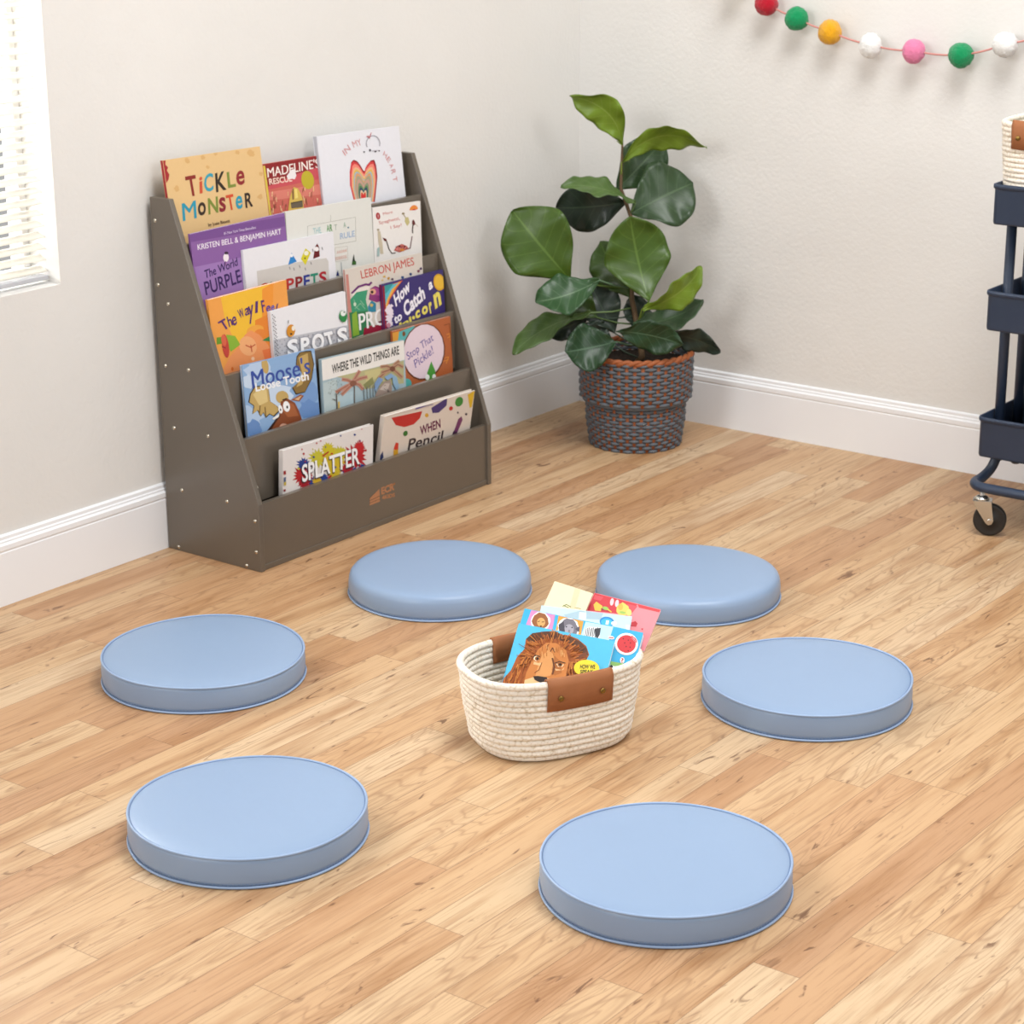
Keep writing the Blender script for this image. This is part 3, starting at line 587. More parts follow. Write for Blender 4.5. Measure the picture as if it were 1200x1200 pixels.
('DC6A4C',[417,1912,417,1874,410,1840,397,1814,378,1798,355,1794,331,1802,308,1821,289,1850,275,1885,267,1923,267,1961,274,1995,287,2021,306,2037,329,2041,352,2033,375,2014,395,1986,409,1950]),
('7A2A2E',[270,1788,370,1732,383,1746,282,1802]),
('E0702C',[547,1258,543,1245,537,1234,528,1227,518,1223,507,1223,497,1227,489,1235,483,1246,479,1259,479,1272,483,1285,489,1296,498,1303,508,1307,519,1307,529,1303,537,1295,544,1284,547,1271]),
('5A3276','T',[351,2115,571,2160,206,2336],0.016),
('5A3276','h',[537,2161,652,2187,482,2392],0.016),
('5A3276','e',[651,2147,787,2191,620,2338],0.016),
('5A3276','W',[872,2280,1031,2304,811,2476],0.016),
('5A3276','a',[1040,2302,1182,2318,1039,2463],0.016),
('5A3276','y',[1139,2227,1305,2251,1142,2483],0.016),
('5A3276','I',[1347,2305,1426,2305,1389,2560],0.016),
('5A3276','F',[1573,2277,1675,2279,1546,2546],0.016),
('4A3A9A','e',[1694,2254,1830,2268,1689,2388],0.016),
('4A5AB8','e',[1851,2255,1955,2266,1843,2372],0.016),
('5A3276','l',[1968,2223,2014,2233,2032,2376],0.016)]),
dict(o=(0.15927,-1.11283,0.29093),u=(0.00085,0.99988,-0.01529),v=(-0.05581,0.01531,0.99832),w=0.2703,h=0.2729,t=0.0080,label='beige picture book with red author line above a green and magenta drawing',base='D9D0C6',spine='C98A80',hard=True,group='picture books on the middle tier',art=[('C8483E','LEBRON JAMES',[536,2449,2405,2491,506,2643],0.009),
('C98A80',[8,2625,94,2621,155,1188,8,1178]),
('6E2A72',[187,2150,449,2276,403,2316,142,2190]),
('6E2A72',[399,2264,696,2280,679,2327,383,2311]),
('6E2A72',[640,2285,807,2245,819,2290,653,2329]),
('6E2A72',[767,2239,899,2302,853,2343,721,2279]),
('EAE2DA',[178,2157,472,2258,791,2251,752,2173,229,2022]),
('3E9A74',[105,2042,337,2174,719,2167,637,1957,706,1648,137,1700]),
('2E7A4E',[48,1756,678,1696,796,1206,89,1157]),
('8AB03A',[137,1700,300,1757,346,1197,123,1193]),
('8E3A76',[731,1942,817,2184,981,2222,1200,2124,1275,1856,1012,1833]),
('A8508C',[806,2058,946,2185,1103,2139,1121,1966]),
('E0A88A',[998,2081,991,2061,974,2045,949,2034,918,2029,884,2031,851,2039,822,2054,799,2072,785,2093,782,2115,789,2135,806,2151,831,2162,862,2167,896,2165,929,2157,958,2142,981,2124,995,2103]),
('2A2024',[911,2088,908,2078,901,2069,889,2062,876,2059,861,2060,846,2064,833,2071,823,2081,818,2092,816,2103,819,2114,827,2123,838,2129,852,2132,867,2131,881,2127,894,2120,904,2111,910,2100]),
('2E86A0',[685,1780,825,1906,979,1817,962,1628,706,1648]),
('C8B06A',[873,1792,869,1781,860,1771,847,1765,830,1762,812,1763,795,1768,779,1776,768,1786,760,1798,759,1810,762,1821,771,1831,785,1837,801,1840,819,1839,836,1834,852,1826,864,1816,871,1804]),
('9A1E3A',[517,1318,712,1348,1258,1278,1246,1129,468,1134]),
('6A2A3E',[974,1390,1235,1389,1249,1171]),
('9AC8A8',[219,2026,268,1842,287,1842,237,2026]),
('9AC8A8',[266,1845,394,1756,407,1764,278,1853]),
('9AC8A8',[435,1967,558,1836,574,1841,450,1973]),
('9AC8A8',[244,1802,451,1900,438,1911,231,1813]),
('9AC8A8',[430,1905,583,1747,598,1752,445,1910]),
('D0E0C8',[295,1906,291,1892,284,1881,273,1872,261,1868,247,1868,234,1872,222,1880,213,1892,208,1906,207,1920,211,1934,218,1946,229,1954,241,1959,255,1959,268,1955,280,1946,289,1935,294,1921]),
('F4F2F0','PROMISE',[361,1295,2291,1290,352,1696],0.031),
('D8B050',[1358,2378,1355,2359,1318,2364,1277,2366,1271,2391,1280,2408,1321,2403,1346,2406]),
('C89A3C',[1495,2314,1486,2291,1458,2284,1424,2310,1401,2328,1433,2345,1464,2354,1503,2341]),
('D8C080',[1281,2304,1274,2287,1246,2289,1213,2292,1200,2316,1224,2332,1250,2333,1272,2323]),
('5A4A5A',[1625,2273,1628,2249,1587,2254,1565,2263,1537,2286,1565,2308,1591,2303,1628,2301]),
('3A5A8A',[2008,2258,1970,2235,1950,2243,1928,2246,1904,2274,1913,2300,1954,2298,1994,2282]),
('2E4A7A',[2292,2291,2282,2265,2252,2266,2222,2281,2204,2304,2214,2331,2257,2331,2281,2317]),
('7A2A4A',[2577,2324,2569,2299,2540,2292,2503,2312,2481,2339,2522,2360,2546,2358,2583,2344]),
('4A2A5A',[2670,2365,2655,2342,2629,2345,2596,2350,2576,2379,2608,2400,2634,2406,2660,2395])]),
dict(o=(0.169,-1.36617,0.2868),u=(-0.00059,0.99994,0.01056),v=(-0.05582,-0.01057,0.99838),w=0.2445,h=0.2299,t=0.0085,label='white picture book with an orange egg shape and dotted grey lower band',base='ECEBEE',spine='ECEBEE',hard=True,group='picture books on the middle tier',art=[('C4C4CA',[29,1674,2437,1529,2437,1150,8,1298,8,1510]),
('9A9AA4',[98,1616,85,1605,63,1610,54,1625,66,1636,88,1632]),
('9A9AA4',[155,1535,142,1524,120,1529,111,1544,124,1555,146,1551]),
('9A9AA4',[81,1481,68,1470,46,1475,37,1490,49,1501,71,1497]),
('9A9AA4',[138,1400,125,1389,103,1394,94,1409,107,1420,129,1416]),
('9A9AA4',[64,1346,51,1335,29,1340,20,1355,33,1366,54,1362]),
('9A9AA4',[245,1607,232,1596,210,1601,201,1616,214,1627,236,1623]),
('9A9AA4',[303,1526,290,1515,268,1519,259,1535,271,1546,293,1542]),
('9A9AA4',[228,1472,216,1461,194,1465,184,1481,197,1492,219,1487]),
('9A9AA4',[286,1391,273,1379,251,1384,242,1400,255,1411,277,1406]),
('9A9AA4',[211,1336,199,1325,177,1330,167,1345,180,1356,202,1352]),
('9A9AA4',[393,1598,381,1587,359,1591,349,1607,362,1618,384,1614]),
('9A9AA4',[451,1517,439,1506,417,1510,407,1526,420,1537,442,1532]),
('9A9AA4',[377,1462,364,1451,342,1456,332,1471,345,1483,367,1478]),
('9A9AA4',[435,1381,422,1370,400,1374,390,1390,403,1401,425,1397]),
('9A9AA4',[360,1327,347,1316,325,1320,315,1336,328,1347,350,1342]),
('9A9AA4',[542,1589,530,1578,507,1582,498,1598,511,1609,533,1605]),
('9A9AA4',[601,1508,588,1496,566,1501,556,1517,569,1528,591,1523]),
('9A9AA4',[526,1453,513,1442,490,1446,481,1462,494,1473,516,1469]),
('9A9AA4',[584,1371,571,1360,549,1365,539,1380,552,1392,574,1387]),
('9A9AA4',[509,1317,496,1306,474,1310,464,1326,477,1337,499,1333]),
('9A9AA4',[692,1580,679,1569,657,1573,647,1589,660,1600,682,1596]),
('9A9AA4',[751,1498,738,1487,715,1492,706,1507,719,1518,741,1514]),
('9A9AA4',[675,1444,662,1432,640,1437,631,1453,643,1464,666,1459]),
('9A9AA4',[734,1362,721,1350,699,1355,689,1371,702,1382,724,1377]),
('9A9AA4',[658,1307,646,1296,623,1301,614,1316,627,1327,649,1323]),
('9A9AA4',[842,1571,830,1560,807,1564,797,1580,810,1591,833,1586]),
('9A9AA4',[901,1489,889,1478,866,1482,856,1498,869,1509,892,1505]),
('9A9AA4',[826,1434,813,1423,790,1427,781,1443,794,1454,816,1450]),
('9A9AA4',[885,1352,872,1341,849,1345,840,1361,853,1372,875,1368]),
('9A9AA4',[809,1297,796,1286,774,1291,764,1306,777,1318,799,1313]),
('9A9AA4',[994,1562,981,1550,958,1555,948,1571,961,1582,984,1577]),
('9A9AA4',[1053,1479,1040,1468,1017,1473,1008,1488,1021,1500,1043,1495]),
('9A9AA4',[977,1425,964,1413,941,1418,932,1434,945,1445,967,1440]),
('9A9AA4',[1036,1342,1023,1331,1001,1336,991,1351,1004,1363,1027,1358]),
('9A9AA4',[960,1287,947,1276,925,1281,915,1297,928,1308,950,1303]),
('9A9AA4',[1145,1552,1132,1541,1110,1546,1100,1561,1113,1573,1136,1568]),
('9A9AA4',[1205,1470,1192,1459,1169,1463,1160,1479,1173,1490,1195,1486]),
('9A9AA4',[1129,1415,1116,1404,1093,1408,1083,1424,1096,1435,1119,1431]),
('9A9AA4',[1189,1332,1176,1321,1153,1326,1143,1342,1156,1353,1179,1348]),
('9A9AA4',[1112,1277,1099,1266,1076,1271,1067,1287,1080,1298,1102,1293]),
('9A9AA4',[1298,1543,1285,1532,1262,1536,1252,1552,1265,1563,1288,1559]),
('9A9AA4',[1358,1460,1345,1449,1322,1454,1312,1470,1326,1481,1348,1476]),
('9A9AA4',[1281,1405,1268,1394,1246,1399,1236,1414,1249,1426,1272,1421]),
('9A9AA4',[1342,1322,1329,1311,1306,1316,1296,1332,1309,1343,1332,1338]),
('9A9AA4',[1265,1267,1252,1256,1229,1261,1219,1277,1232,1288,1255,1283]),
('9A9AA4',[1451,1534,1438,1522,1415,1527,1406,1543,1419,1554,1442,1549]),
('9A9AA4',[1512,1451,1499,1440,1476,1444,1466,1460,1479,1471,1502,1467]),
('9A9AA4',[1435,1396,1422,1384,1399,1389,1389,1405,1402,1416,1425,1411]),
('9A9AA4',[1495,1313,1482,1301,1459,1306,1449,1322,1463,1333,1485,1328]),
('9A9AA4',[1418,1257,1405,1246,1382,1251,1372,1267,1385,1278,1408,1273]),
('9A9AA4',[1605,1524,1592,1513,1569,1517,1559,1533,1573,1545,1596,1540]),
('9A9AA4',[1666,1441,1653,1430,1630,1434,1620,1450,1633,1462,1656,1457]),
('9A9AA4',[1589,1386,1576,1374,1553,1379,1543,1395,1556,1406,1579,1402]),
('9A9AA4',[1650,1303,1637,1291,1614,1296,1604,1312,1617,1323,1640,1319]),
('9A9AA4',[1572,1247,1559,1236,1536,1241,1526,1257,1539,1268,1562,1263]),
('9A9AA4',[1760,1515,1747,1503,1724,1508,1714,1524,1727,1535,1750,1531]),
('9A9AA4',[1822,1432,1808,1420,1785,1425,1775,1441,1788,1452,1812,1448]),
('9A9AA4',[1744,1376,1731,1365,1708,1369,1698,1385,1711,1397,1734,1392]),
('9A9AA4',[1805,1293,1792,1281,1769,1286,1759,1302,1772,1313,1795,1309]),
('9A9AA4',[1727,1237,1714,1226,1691,1231,1681,1247,1694,1258,1717,1253]),
('9A9AA4',[1916,1505,1903,1494,1879,1498,1869,1514,1883,1526,1906,1521]),
('9A9AA4',[1978,1422,1964,1410,1941,1415,1931,1431,1944,1442,1968,1438]),
('9A9AA4',[1900,1366,1886,1355,1863,1359,1853,1375,1866,1387,1890,1382]),
('9A9AA4',[1961,1282,1948,1271,1925,1276,1915,1292,1928,1303,1951,1299]),
('9A9AA4',[1883,1227,1870,1216,1847,1220,1837,1236,1850,1248,1873,1243]),
('9A9AA4',[2072,1496,2059,1484,2036,1489,2026,1505,2039,1516,2062,1512]),
('9A9AA4',[2134,1412,2121,1401,2098,1405,2088,1421,2101,1433,2124,1428]),
('9A9AA4',[2056,1356,2043,1345,2019,1350,2009,1366,2023,1377,2046,1372]),
('9A9AA4',[2118,1272,2105,1261,2081,1266,2071,1282,2084,1293,2108,1288]),
('9A9AA4',[2040,1217,2026,1205,2003,1210,1993,1226,2006,1238,2029,1233]),
('9A9AA4',[2230,1486,2216,1475,2193,1479,2183,1495,2196,1507,2219,1502]),
('9A9AA4',[2292,1402,2279,1391,2255,1395,2245,1412,2258,1423,2282,1418]),
('9A9AA4',[2213,1346,2200,1335,2176,1340,2166,1356,2180,1367,2203,1362]),
('9A9AA4',[2276,1262,2262,1251,2239,1256,2229,1272,2242,1283,2265,1278]),
('9A9AA4',[2197,1206,2183,1195,2160,1200,2150,1216,2163,1227,2187,1223]),
('9A9AA4',[2388,1476,2374,1465,2350,1470,2340,1486,2354,1497,2377,1493]),
('9A9AA4',[2437,1381,2413,1386,2403,1402,2416,1413,2437,1409]),
('9A9AA4',[2371,1336,2358,1325,2334,1330,2324,1346,2337,1357,2361,1352]),
('9A9AA4',[2434,1252,2421,1241,2397,1245,2387,1261,2400,1273,2424,1268]),
('9A9AA4',[2355,1196,2341,1185,2318,1189,2308,1206,2321,1217,2345,1212]),
('D8922E',[705,1734,685,1696,654,1665,615,1646,573,1638,530,1644,492,1663,462,1692,443,1729,437,1770,444,1812,464,1850,494,1880,533,1900,576,1908,618,1902,656,1884,687,1855,706,1817,712,1776]),
('F2ECE0',[710,1800,705,1783,696,1769,682,1759,666,1755,650,1755,633,1761,619,1772,609,1787,603,1803,603,1821,608,1838,617,1852,630,1862,646,1867,663,1866,679,1860,693,1849,704,1835,709,1818]),
('4A3420',[610,1693,607,1687,602,1682,593,1679,583,1678,572,1679,561,1682,551,1687,544,1693,540,1700,539,1707,541,1714,547,1719,556,1722,566,1723,577,1722,588,1719,597,1714,605,1707,609,1700]),
('2E8A4A',[2423,1747,2417,1706,2399,1671,2370,1644,2333,1630,2293,1629,2252,1641,2215,1665,2185,1699,2166,1740,2159,1782,2165,1823,2183,1859,2212,1885,2249,1899,2289,1901,2330,1889,2367,1865,2397,1831,2416,1790]),
('EAF0EA',[2383,1812,2377,1793,2363,1778,2342,1767,2317,1763,2291,1765,2265,1773,2243,1786,2226,1804,2216,1824,2214,1844,2220,1863,2234,1878,2255,1889,2279,1893,2306,1892,2332,1883,2354,1870,2371,1852,2381,1832]),
('22402A',[2358,1843,2356,1838,2352,1834,2347,1832,2340,1831,2332,1831,2325,1834,2319,1837,2314,1842,2311,1847,2311,1852,2312,1856,2316,1860,2322,1863,2329,1864,2336,1863,2343,1861,2350,1857,2354,1853,2357,1848]),
('5A5A5A',[522,1944,531,2013,513,2016,505,1947]),
('A6A8B2','S',[372,1206,768,1188,400,1618],0.055),
('F6F6F8','S',[400,1213,742,1199,425,1594],0.039),
('A6A8B2','P',[805,1186,1136,1169,830,1583],0.055),
('F6F6F8','P',[833,1193,1110,1181,855,1559],0.039),
('A6A8B2','O',[1173,1162,1626,1140,1186,1582],0.055),
('F6F6F8','O',[1201,1169,1599,1151,1211,1558],0.039),
('A6A8B2','T',[1665,1148,2006,1133,1571,1553],0.055),
('F6F6F8','T',[1694,1155,1978,1145,1597,1529],0.039),
('A6A8B2','S',[2021,1140,2413,1116,2023,1561],0.055),
('F6F6F8','S',[2051,1147,2386,1128,2048,1537],0.039),
('2A2A2E',[53,2226,43,2217,26,2221,18,2233,28,2242,46,2238]),
('2A2A2E',[89,2191,79,2182,61,2185,54,2197,64,2206,81,2203]),
('2A2A2E',[124,2155,114,2146,96,2150,89,2162,99,2171,117,2167]),
('2A2A2E',[54,2140,44,2131,27,2134,20,2147,30,2155,47,2152]),
('2A2A2E',[90,2104,80,2095,62,2099,55,2111,65,2120,82,2117]),
('2A2A2E',[125,2069,115,2060,98,2063,90,2075,100,2084,118,2081]),
('2A2A2E',[56,2053,46,2044,28,2048,21,2060,31,2069,48,2066]),
('2A2A2E',[91,2018,81,2009,63,2012,56,2025,66,2033,84,2030]),
('2A2A2E',[126,1982,116,1973,99,1977,91,1989,102,1998,119,1994]),
('2A2A2E',[57,1967,47,1958,29,1961,22,1974,32,1983,49,1979]),
('2A2A2E',[92,1931,82,1922,65,1926,57,1938,67,1947,85,1943]),
('2A2A2E',[128,1895,118,1886,100,1890,93,1902,103,1911,120,1908]),
('2A2A2E',[58,1880,48,1871,31,1875,23,1887,33,1896,51,1892]),
('2A2A2E',[93,1844,83,1835,66,1839,58,1851,69,1860,86,1857]),
('2A2A2E',[129,1808,119,1800,101,1803,94,1815,104,1824,121,1821]),
('2A2A2E',[59,1793,49,1785,32,1788,24,1800,34,1809,52,1806]),
('2A2A2E',[95,1757,85,1749,67,1752,60,1764,70,1773,87,1770]),
('2A2A2E',[130,1722,120,1713,103,1716,95,1729,105,1737,123,1734]),
('2A2A2E',[60,1707,50,1698,33,1701,26,1714,36,1722,53,1719]),
('2A2A2E',[96,1671,86,1662,68,1665,61,1678,71,1686,88,1683]),
('2A2A2E',[131,1635,121,1626,104,1629,96,1642,106,1650,124,1647]),
('2A2A2E',[62,1620,52,1611,34,1614,27,1627,37,1636,54,1632]),
('2A2A2E',[97,1584,87,1575,70,1578,62,1591,72,1600,90,1596]),
('2A2A2E',[133,1547,123,1539,105,1542,98,1555,108,1563,125,1560]),
('2A2A2E',[63,1533,53,1524,35,1527,28,1540,38,1549,55,1545]),
('2A2A2E',[98,1496,88,1488,71,1491,63,1504,73,1512,91,1509]),
('2A2A2E',[134,1460,124,1451,106,1455,99,1467,109,1476,126,1473]),
('2A2A2E',[64,1446,54,1437,36,1440,29,1453,39,1462,57,1458]),
('2A2A2E',[100,1409,89,1400,72,1404,64,1416,75,1425,92,1422]),
('2A2A2E',[135,1373,125,1364,107,1368,100,1380,110,1389,128,1385]),
('2A2A2E',[65,1358,55,1349,38,1353,30,1366,40,1374,58,1371]),
('2A2A2E',[101,1322,91,1313,73,1317,66,1329,76,1338,93,1334]),
('2A2A2E',[136,1286,126,1277,109,1280,101,1293,111,1302,129,1298]),
('2A2A2E',[66,1271,56,1262,39,1266,31,1278,42,1287,59,1283])]),
dict(o=(0.16895,-0.99937,0.28773),u=(0.00023,0.99999,-0.0042),v=(-0.05582,0.00421,0.99843),w=0.2215,h=0.2247,t=0.0085,label='indigo picture book with white and yellow title and a gold seal',base='3E3272',spine='8E1E3C',hard=True,group='picture books on the middle tier',art=[('D8603C',[112,2189,741,2235,530,2098,245,1866,120,1587,55,1254,23,1260]),
('E8B050',[111,2178,673,2214,447,2090,194,1854,83,1550]),
('5ABAC8',[79,2184,606,2204,331,2088,148,1883,68,1725]),
('3E9A9A',[88,2214,409,2215,198,2067,96,2020]),
('8E1E3C',[8,2212,89,2218,85,1227,8,1228]),
('E8DCE6',[301,1684,293,1648,309,1638,254,1621,195,1643,173,1657,134,1689,102,1719,155,1741,185,1766,217,1767,258,1739,287,1761,364,1698]),
('E8DCE6',[327,1551,355,1502,310,1497,241,1467,207,1511,165,1523,94,1561,100,1591,139,1615,166,1624,210,1626,270,1659,336,1616,341,1583]),
('E8DCE6',[284,1429,270,1407,270,1361,215,1333,152,1366,94,1402,33,1425,102,1461,39,1516,126,1526,168,1521,224,1495,278,1507,337,1457]),
('E8DCE6',[285,1299,292,1252,244,1257,206,1234,154,1262,135,1259,100,1309,79,1336,86,1366,136,1369,170,1371,232,1372,252,1347,303,1331]),
('E8DCE6',[260,1605,218,1579,212,1562,178,1547,129,1574,80,1599,73,1611,38,1644,60,1664,95,1692,136,1707,189,1679,210,1652,221,1641]),
('C88A9A',[208,1269,208,1251,172,1235,158,1212,113,1242,83,1255,80,1275,73,1294,50,1328,80,1327,129,1343,168,1345,209,1300,223,1294]),
('F2EEF6','How',[439,1661,1000,1965,368,1953],0.035),
('F2EEF6','to',[368,1262,641,1343,326,1475],0.035),
('F2EEF6','Catch',[759,1355,1515,1682,675,1706],0.039),
('F2EEF6','a',[1665,1832,1807,1885,1647,2011],0.039),
('ECDC6A','Uni',[299,1058,981,1217,265,1216],0.039),
('ECDC6A','c',[1119,1247,1292,1282,1103,1436],0.047),
('ECDC6A','o',[1361,1292,1586,1329,1345,1492],0.047),
('ECDC6A','r',[1651,1285,1757,1322,1605,1546],0.047),
('ECDC6A','n',[1847,1361,2096,1439,1792,1712],0.047),
('ECDC6A',[1093,1296,1089,1283,1081,1272,1068,1265,1053,1261,1036,1262,1020,1267,1006,1276,995,1288,988,1301,987,1315,991,1327,999,1338,1012,1346,1027,1349,1044,1348,1060,1343,1074,1335,1085,1323,1092,1310]),
('D9A52C',[2207,1814,2192,1798,2136,1773,2072,1768,2006,1783,1943,1817,1891,1866,1854,1925,1836,1989,1838,2051,1861,2106,1901,2148,1956,2173,2020,2178,2086,2163,2149,2130,2202,2081,2207,2073]),
('E8BC40',[2207,1908,2191,1866,2159,1833,2117,1813,2067,1808,2016,1820,1967,1847,1926,1887,1898,1934,1883,1986,1885,2036,1902,2080,1933,2114,1976,2134,2025,2138,2076,2126,2125,2100,2166,2061,2195,2013,2207,1971])]),
dict(o=(0.21486,-1.50464,0.15585),u=(0.00283,0.99951,-0.03111),v=(-0.09059,0.03124,0.9954),w=0.2268,h=0.2733,t=0.0070,label='sky blue picture book with a cartoon moose, left end of the second tier up',base='8FB0D6',spine='E4EAF2',hard=True,group='picture books on the second tier up',art=[('B9CDE6',[839,2494,930,2390,796,2317,690,2228,535,2325,390,2292,254,2403,179,2397,163,2486,22,2632,228,2698,204,2725,726,2725,796,2686,858,2567]),
('B4CAE4',[548,1522,370,1488,413,1369,290,1376,160,1338,43,1415,8,1421,8,1877,99,1856,202,1772,305,1743,415,1746,486,1605]),
('7C9FCE',[2249,1716,2242,1625,2215,1594,2042,1495,1965,1549,1829,1545,1700,1597,1626,1693,1564,1735,1573,1836,1577,1902,1644,1992,1792,1964,1889,2025,2038,2050,2165,1997,2219,1909,2260,1844,2260,1753]),
('6E92C6',[2260,1280,2172,1233,2163,1142,2029,1203,1901,1220,1825,1277,1742,1273,1606,1390,1598,1484,1708,1551,1717,1642,1803,1610,1952,1674,2066,1596,2171,1544,2260,1538]),
('B9CDE6',[1539,1369,1534,1291,1467,1235,1339,1245,1289,1215,1184,1285,1110,1306,1035,1337,1063,1402,1022,1465,982,1526,1036,1561,1132,1577,1248,1643,1314,1570,1444,1581,1456,1534,1519,1443]),
('C8D8EA',[1499,1818,1403,1750,1248,1666,1206,1594,1072,1579,947,1598,799,1711,716,1761,722,1858,595,1979,634,2076,713,2122,921,2199,997,2176,1126,2119,1280,2075,1438,2018,1372,1944]),
('6E92C6',[418,1298,437,1244,370,1195,264,1166,197,1163,132,1207,39,1183,13,1273,8,1275,8,1490,95,1490,169,1557,244,1522,339,1464,396,1396,378,1360]),
('A8C2E0',[2260,2302,2138,2281,2041,2294,1972,2300,1932,2393,1909,2445,1851,2511,1876,2559,1944,2647,2022,2656,2087,2673,2175,2662,2260,2621]),
('C8D8EA',[387,2324,334,2271,289,2242,293,2235,197,2197,133,2226,46,2254,8,2292,8,2474,39,2495,108,2491,158,2531,228,2472,285,2455,336,2447,355,2392]),
('3A2C1C',[159,2098,315,2235,732,2195,758,1826,955,1690,1037,1574,835,1478,701,1553,576,1493,521,1620,419,1556,343,1702,174,1651,241,1820,92,1929]),
('C3A566',[187,2082,333,2210,723,2173,747,1828,932,1701,1008,1593,819,1503,694,1573,577,1517,526,1635,431,1575,360,1712,201,1664,264,1822,125,1925]),
('DCC488',[251,2071,456,2143,670,2105,682,1839,414,1795]),
('7A5E30',[596,1522,599,1739,564,1743,562,1527]),
('7A5E30',[407,1602,454,1794,420,1802,373,1610]),
('3A2C1C',[1679,2651,1785,2725,1983,2725,2154,2705,2218,2397,2106,2083,1853,1829,1558,1831,1456,1998,1687,2090,1806,2267,1633,2461]),
('8A6E3C',[1693,2631,1818,2721,2133,2685,2191,2392,2087,2093,1852,1849,1579,1851,1484,2009,1699,2097,1810,2267,1650,2451]),
('C3A566',[1738,2624,2040,2669,2041,2291,1781,2020,1595,1989,1810,2267]),
('C3A566',[791,2607,793,2555,784,2508,766,2471,740,2448,709,2441,676,2451,644,2476,617,2515,596,2563,585,2616,583,2668,592,2715,597,2725,747,2725,759,2708,779,2660]),
('3A52A0',"Moose's",[254,2200,2070,2222,249,2587],0.027),
('F2F2F4','Loose Tooth',[339,2111,2008,2081,336,2302],0.027),
('C3A566',[1326,1817,1311,1776,1278,1743,1231,1720,1174,1710,1112,1715,1052,1733,999,1762,959,1800,936,1844,932,1888,946,1928,979,1962,1026,1984,1083,1994,1145,1990,1205,1973,1258,1943,1298,1905,1321,1862]),
('8A4A2A',[512,1156,801,1350,997,1501,1073,1769,1300,1790,1511,1658,1622,1448,1690,1246,1623,1068,591,1078]),
('3A1E14',[490,1160,802,1365,999,1516,1028,1464,793,1289,594,1108]),
('A8623A',[1249,1737,1463,1635,1589,1360,1253,1391,1095,1577]),
('9A5632',[1385,1744,1711,1811,1805,1763,1648,1665]),
('D8B088',[1497,1739,1753,1785,1628,1691]),
('F4F4F4',[1342,1623,1342,1586,1331,1554,1311,1528,1283,1513,1252,1509,1218,1517,1187,1536,1160,1564,1141,1598,1131,1636,1131,1672,1142,1705,1162,1730,1189,1746,1221,1750,1254,1742,1286,1723,1313,1695,1332,1661]),
('2A2420',[1287,1604,1284,1594,1279,1586,1271,1579,1262,1576,1252,1576,1243,1580,1235,1586,1229,1595,1226,1605,1226,1616,1228,1626,1234,1634,1242,1641,1251,1644,1260,1644,1270,1640,1278,1634,1284,1625,1287,1615]),
('F4F4F4',[1110,1598,1111,1569,1105,1543,1093,1523,1076,1511,1057,1507,1036,1513,1016,1528,999,1549,986,1576,979,1606,979,1635,985,1661,996,1681,1013,1693,1033,1696,1053,1691,1073,1676,1091,1654,1103,1627]),
('2A2420',[1065,1589,1063,1580,1059,1573,1054,1568,1047,1565,1040,1565,1034,1568,1028,1573,1024,1580,1022,1588,1022,1597,1024,1605,1028,1612,1033,1617,1040,1620,1047,1620,1053,1618,1059,1613,1063,1606,1065,1597]),
('3A2016',[1137,1770,1275,1784,1262,1815,1124,1802]),
('F0ECE6',[768,1450,999,1516,968,1444,808,1411]),
('D8A890',[1211,1209,1208,1190,1193,1173,1167,1161,1134,1154,1096,1154,1058,1160,1023,1171,994,1187,974,1205,966,1225,969,1245,984,1261,1010,1273,1043,1280,1080,1281,1119,1275,1154,1264,1183,1248,1203,1229])]),
dict(o=(0.20583,-1.00882,0.15152),u=(0.00078,0.99992,-0.01283),v=(-0.06104,0.01285,0.99805),w=0.2116,h=0.2583,t=0.0060,label='rust brown picture book with a big pale pink speech bubble',base='B5653A',spine='B5653A',hard=False,group='picture books on the second tier up',art=[('5CB0B0',[8,2513,734,2575,829,2575,412,2219,69,2134,8,2439]),
('D89A3C',[8,2548,246,2548,165,2263,8,2291]),
('7A4A20',[461,2448,457,2431,447,2416,434,2406,418,2400,401,2400,384,2406,369,2417,358,2432,352,2449,351,2468,355,2485,364,2500,378,2510,394,2516,411,2516,428,2510,442,2499,454,2484,460,2467]),
('6E3A22',[1840,1706,1739,1516,1573,1367,1358,1272,1117,1241,874,1276,652,1373,474,1523,355,1709,306,1915,332,2120,430,2305,591,2453,800,2549,978,2575,1109,2575,1280,2554,1505,2461,1689,2313,1814,2125,1866,1916]),
('E6D2DC',[1796,1726,1700,1545,1543,1403,1340,1312,1113,1282,884,1315,676,1406,508,1548,396,1725,351,1920,376,2115,469,2291,621,2432,819,2524,1042,2558,1271,2530,1482,2442,1655,2302,1772,2124,1820,1925]),
('6A5AA0','Stop That',[500,1821,1464,2124,437,2002],0.004),
('6A5AA0','Pickle!',[751,1586,1438,1820,689,1786],0.004),
('4C9A3C',[1330,1646,1453,1398,1460,1134,1058,1174,1165,1415]),
('F0F0EC',[1235,1282,1229,1263,1216,1246,1197,1235,1174,1230,1149,1231,1125,1239,1104,1253,1087,1271,1078,1292,1076,1313,1081,1332,1094,1349,1113,1360,1136,1365,1161,1364,1185,1356,1206,1342,1223,1324,1232,1304]),
('F0F0EC',[1469,1245,1464,1225,1453,1209,1436,1197,1416,1191,1395,1192,1374,1199,1356,1212,1342,1230,1334,1250,1332,1271,1337,1291,1349,1308,1365,1320,1385,1325,1406,1325,1427,1317,1446,1304,1460,1287,1468,1266]),
('5AB0AC',[578,1248,567,1212,540,1182,500,1162,452,1153,400,1157,349,1173,305,1200,271,1234,250,1273,246,1313,257,1349,284,1379,323,1399,371,1408,423,1404,474,1388,518,1362,553,1327,574,1288]),
('D88A3C',[1941,2158,2103,2164,2094,2187,1932,2181]),
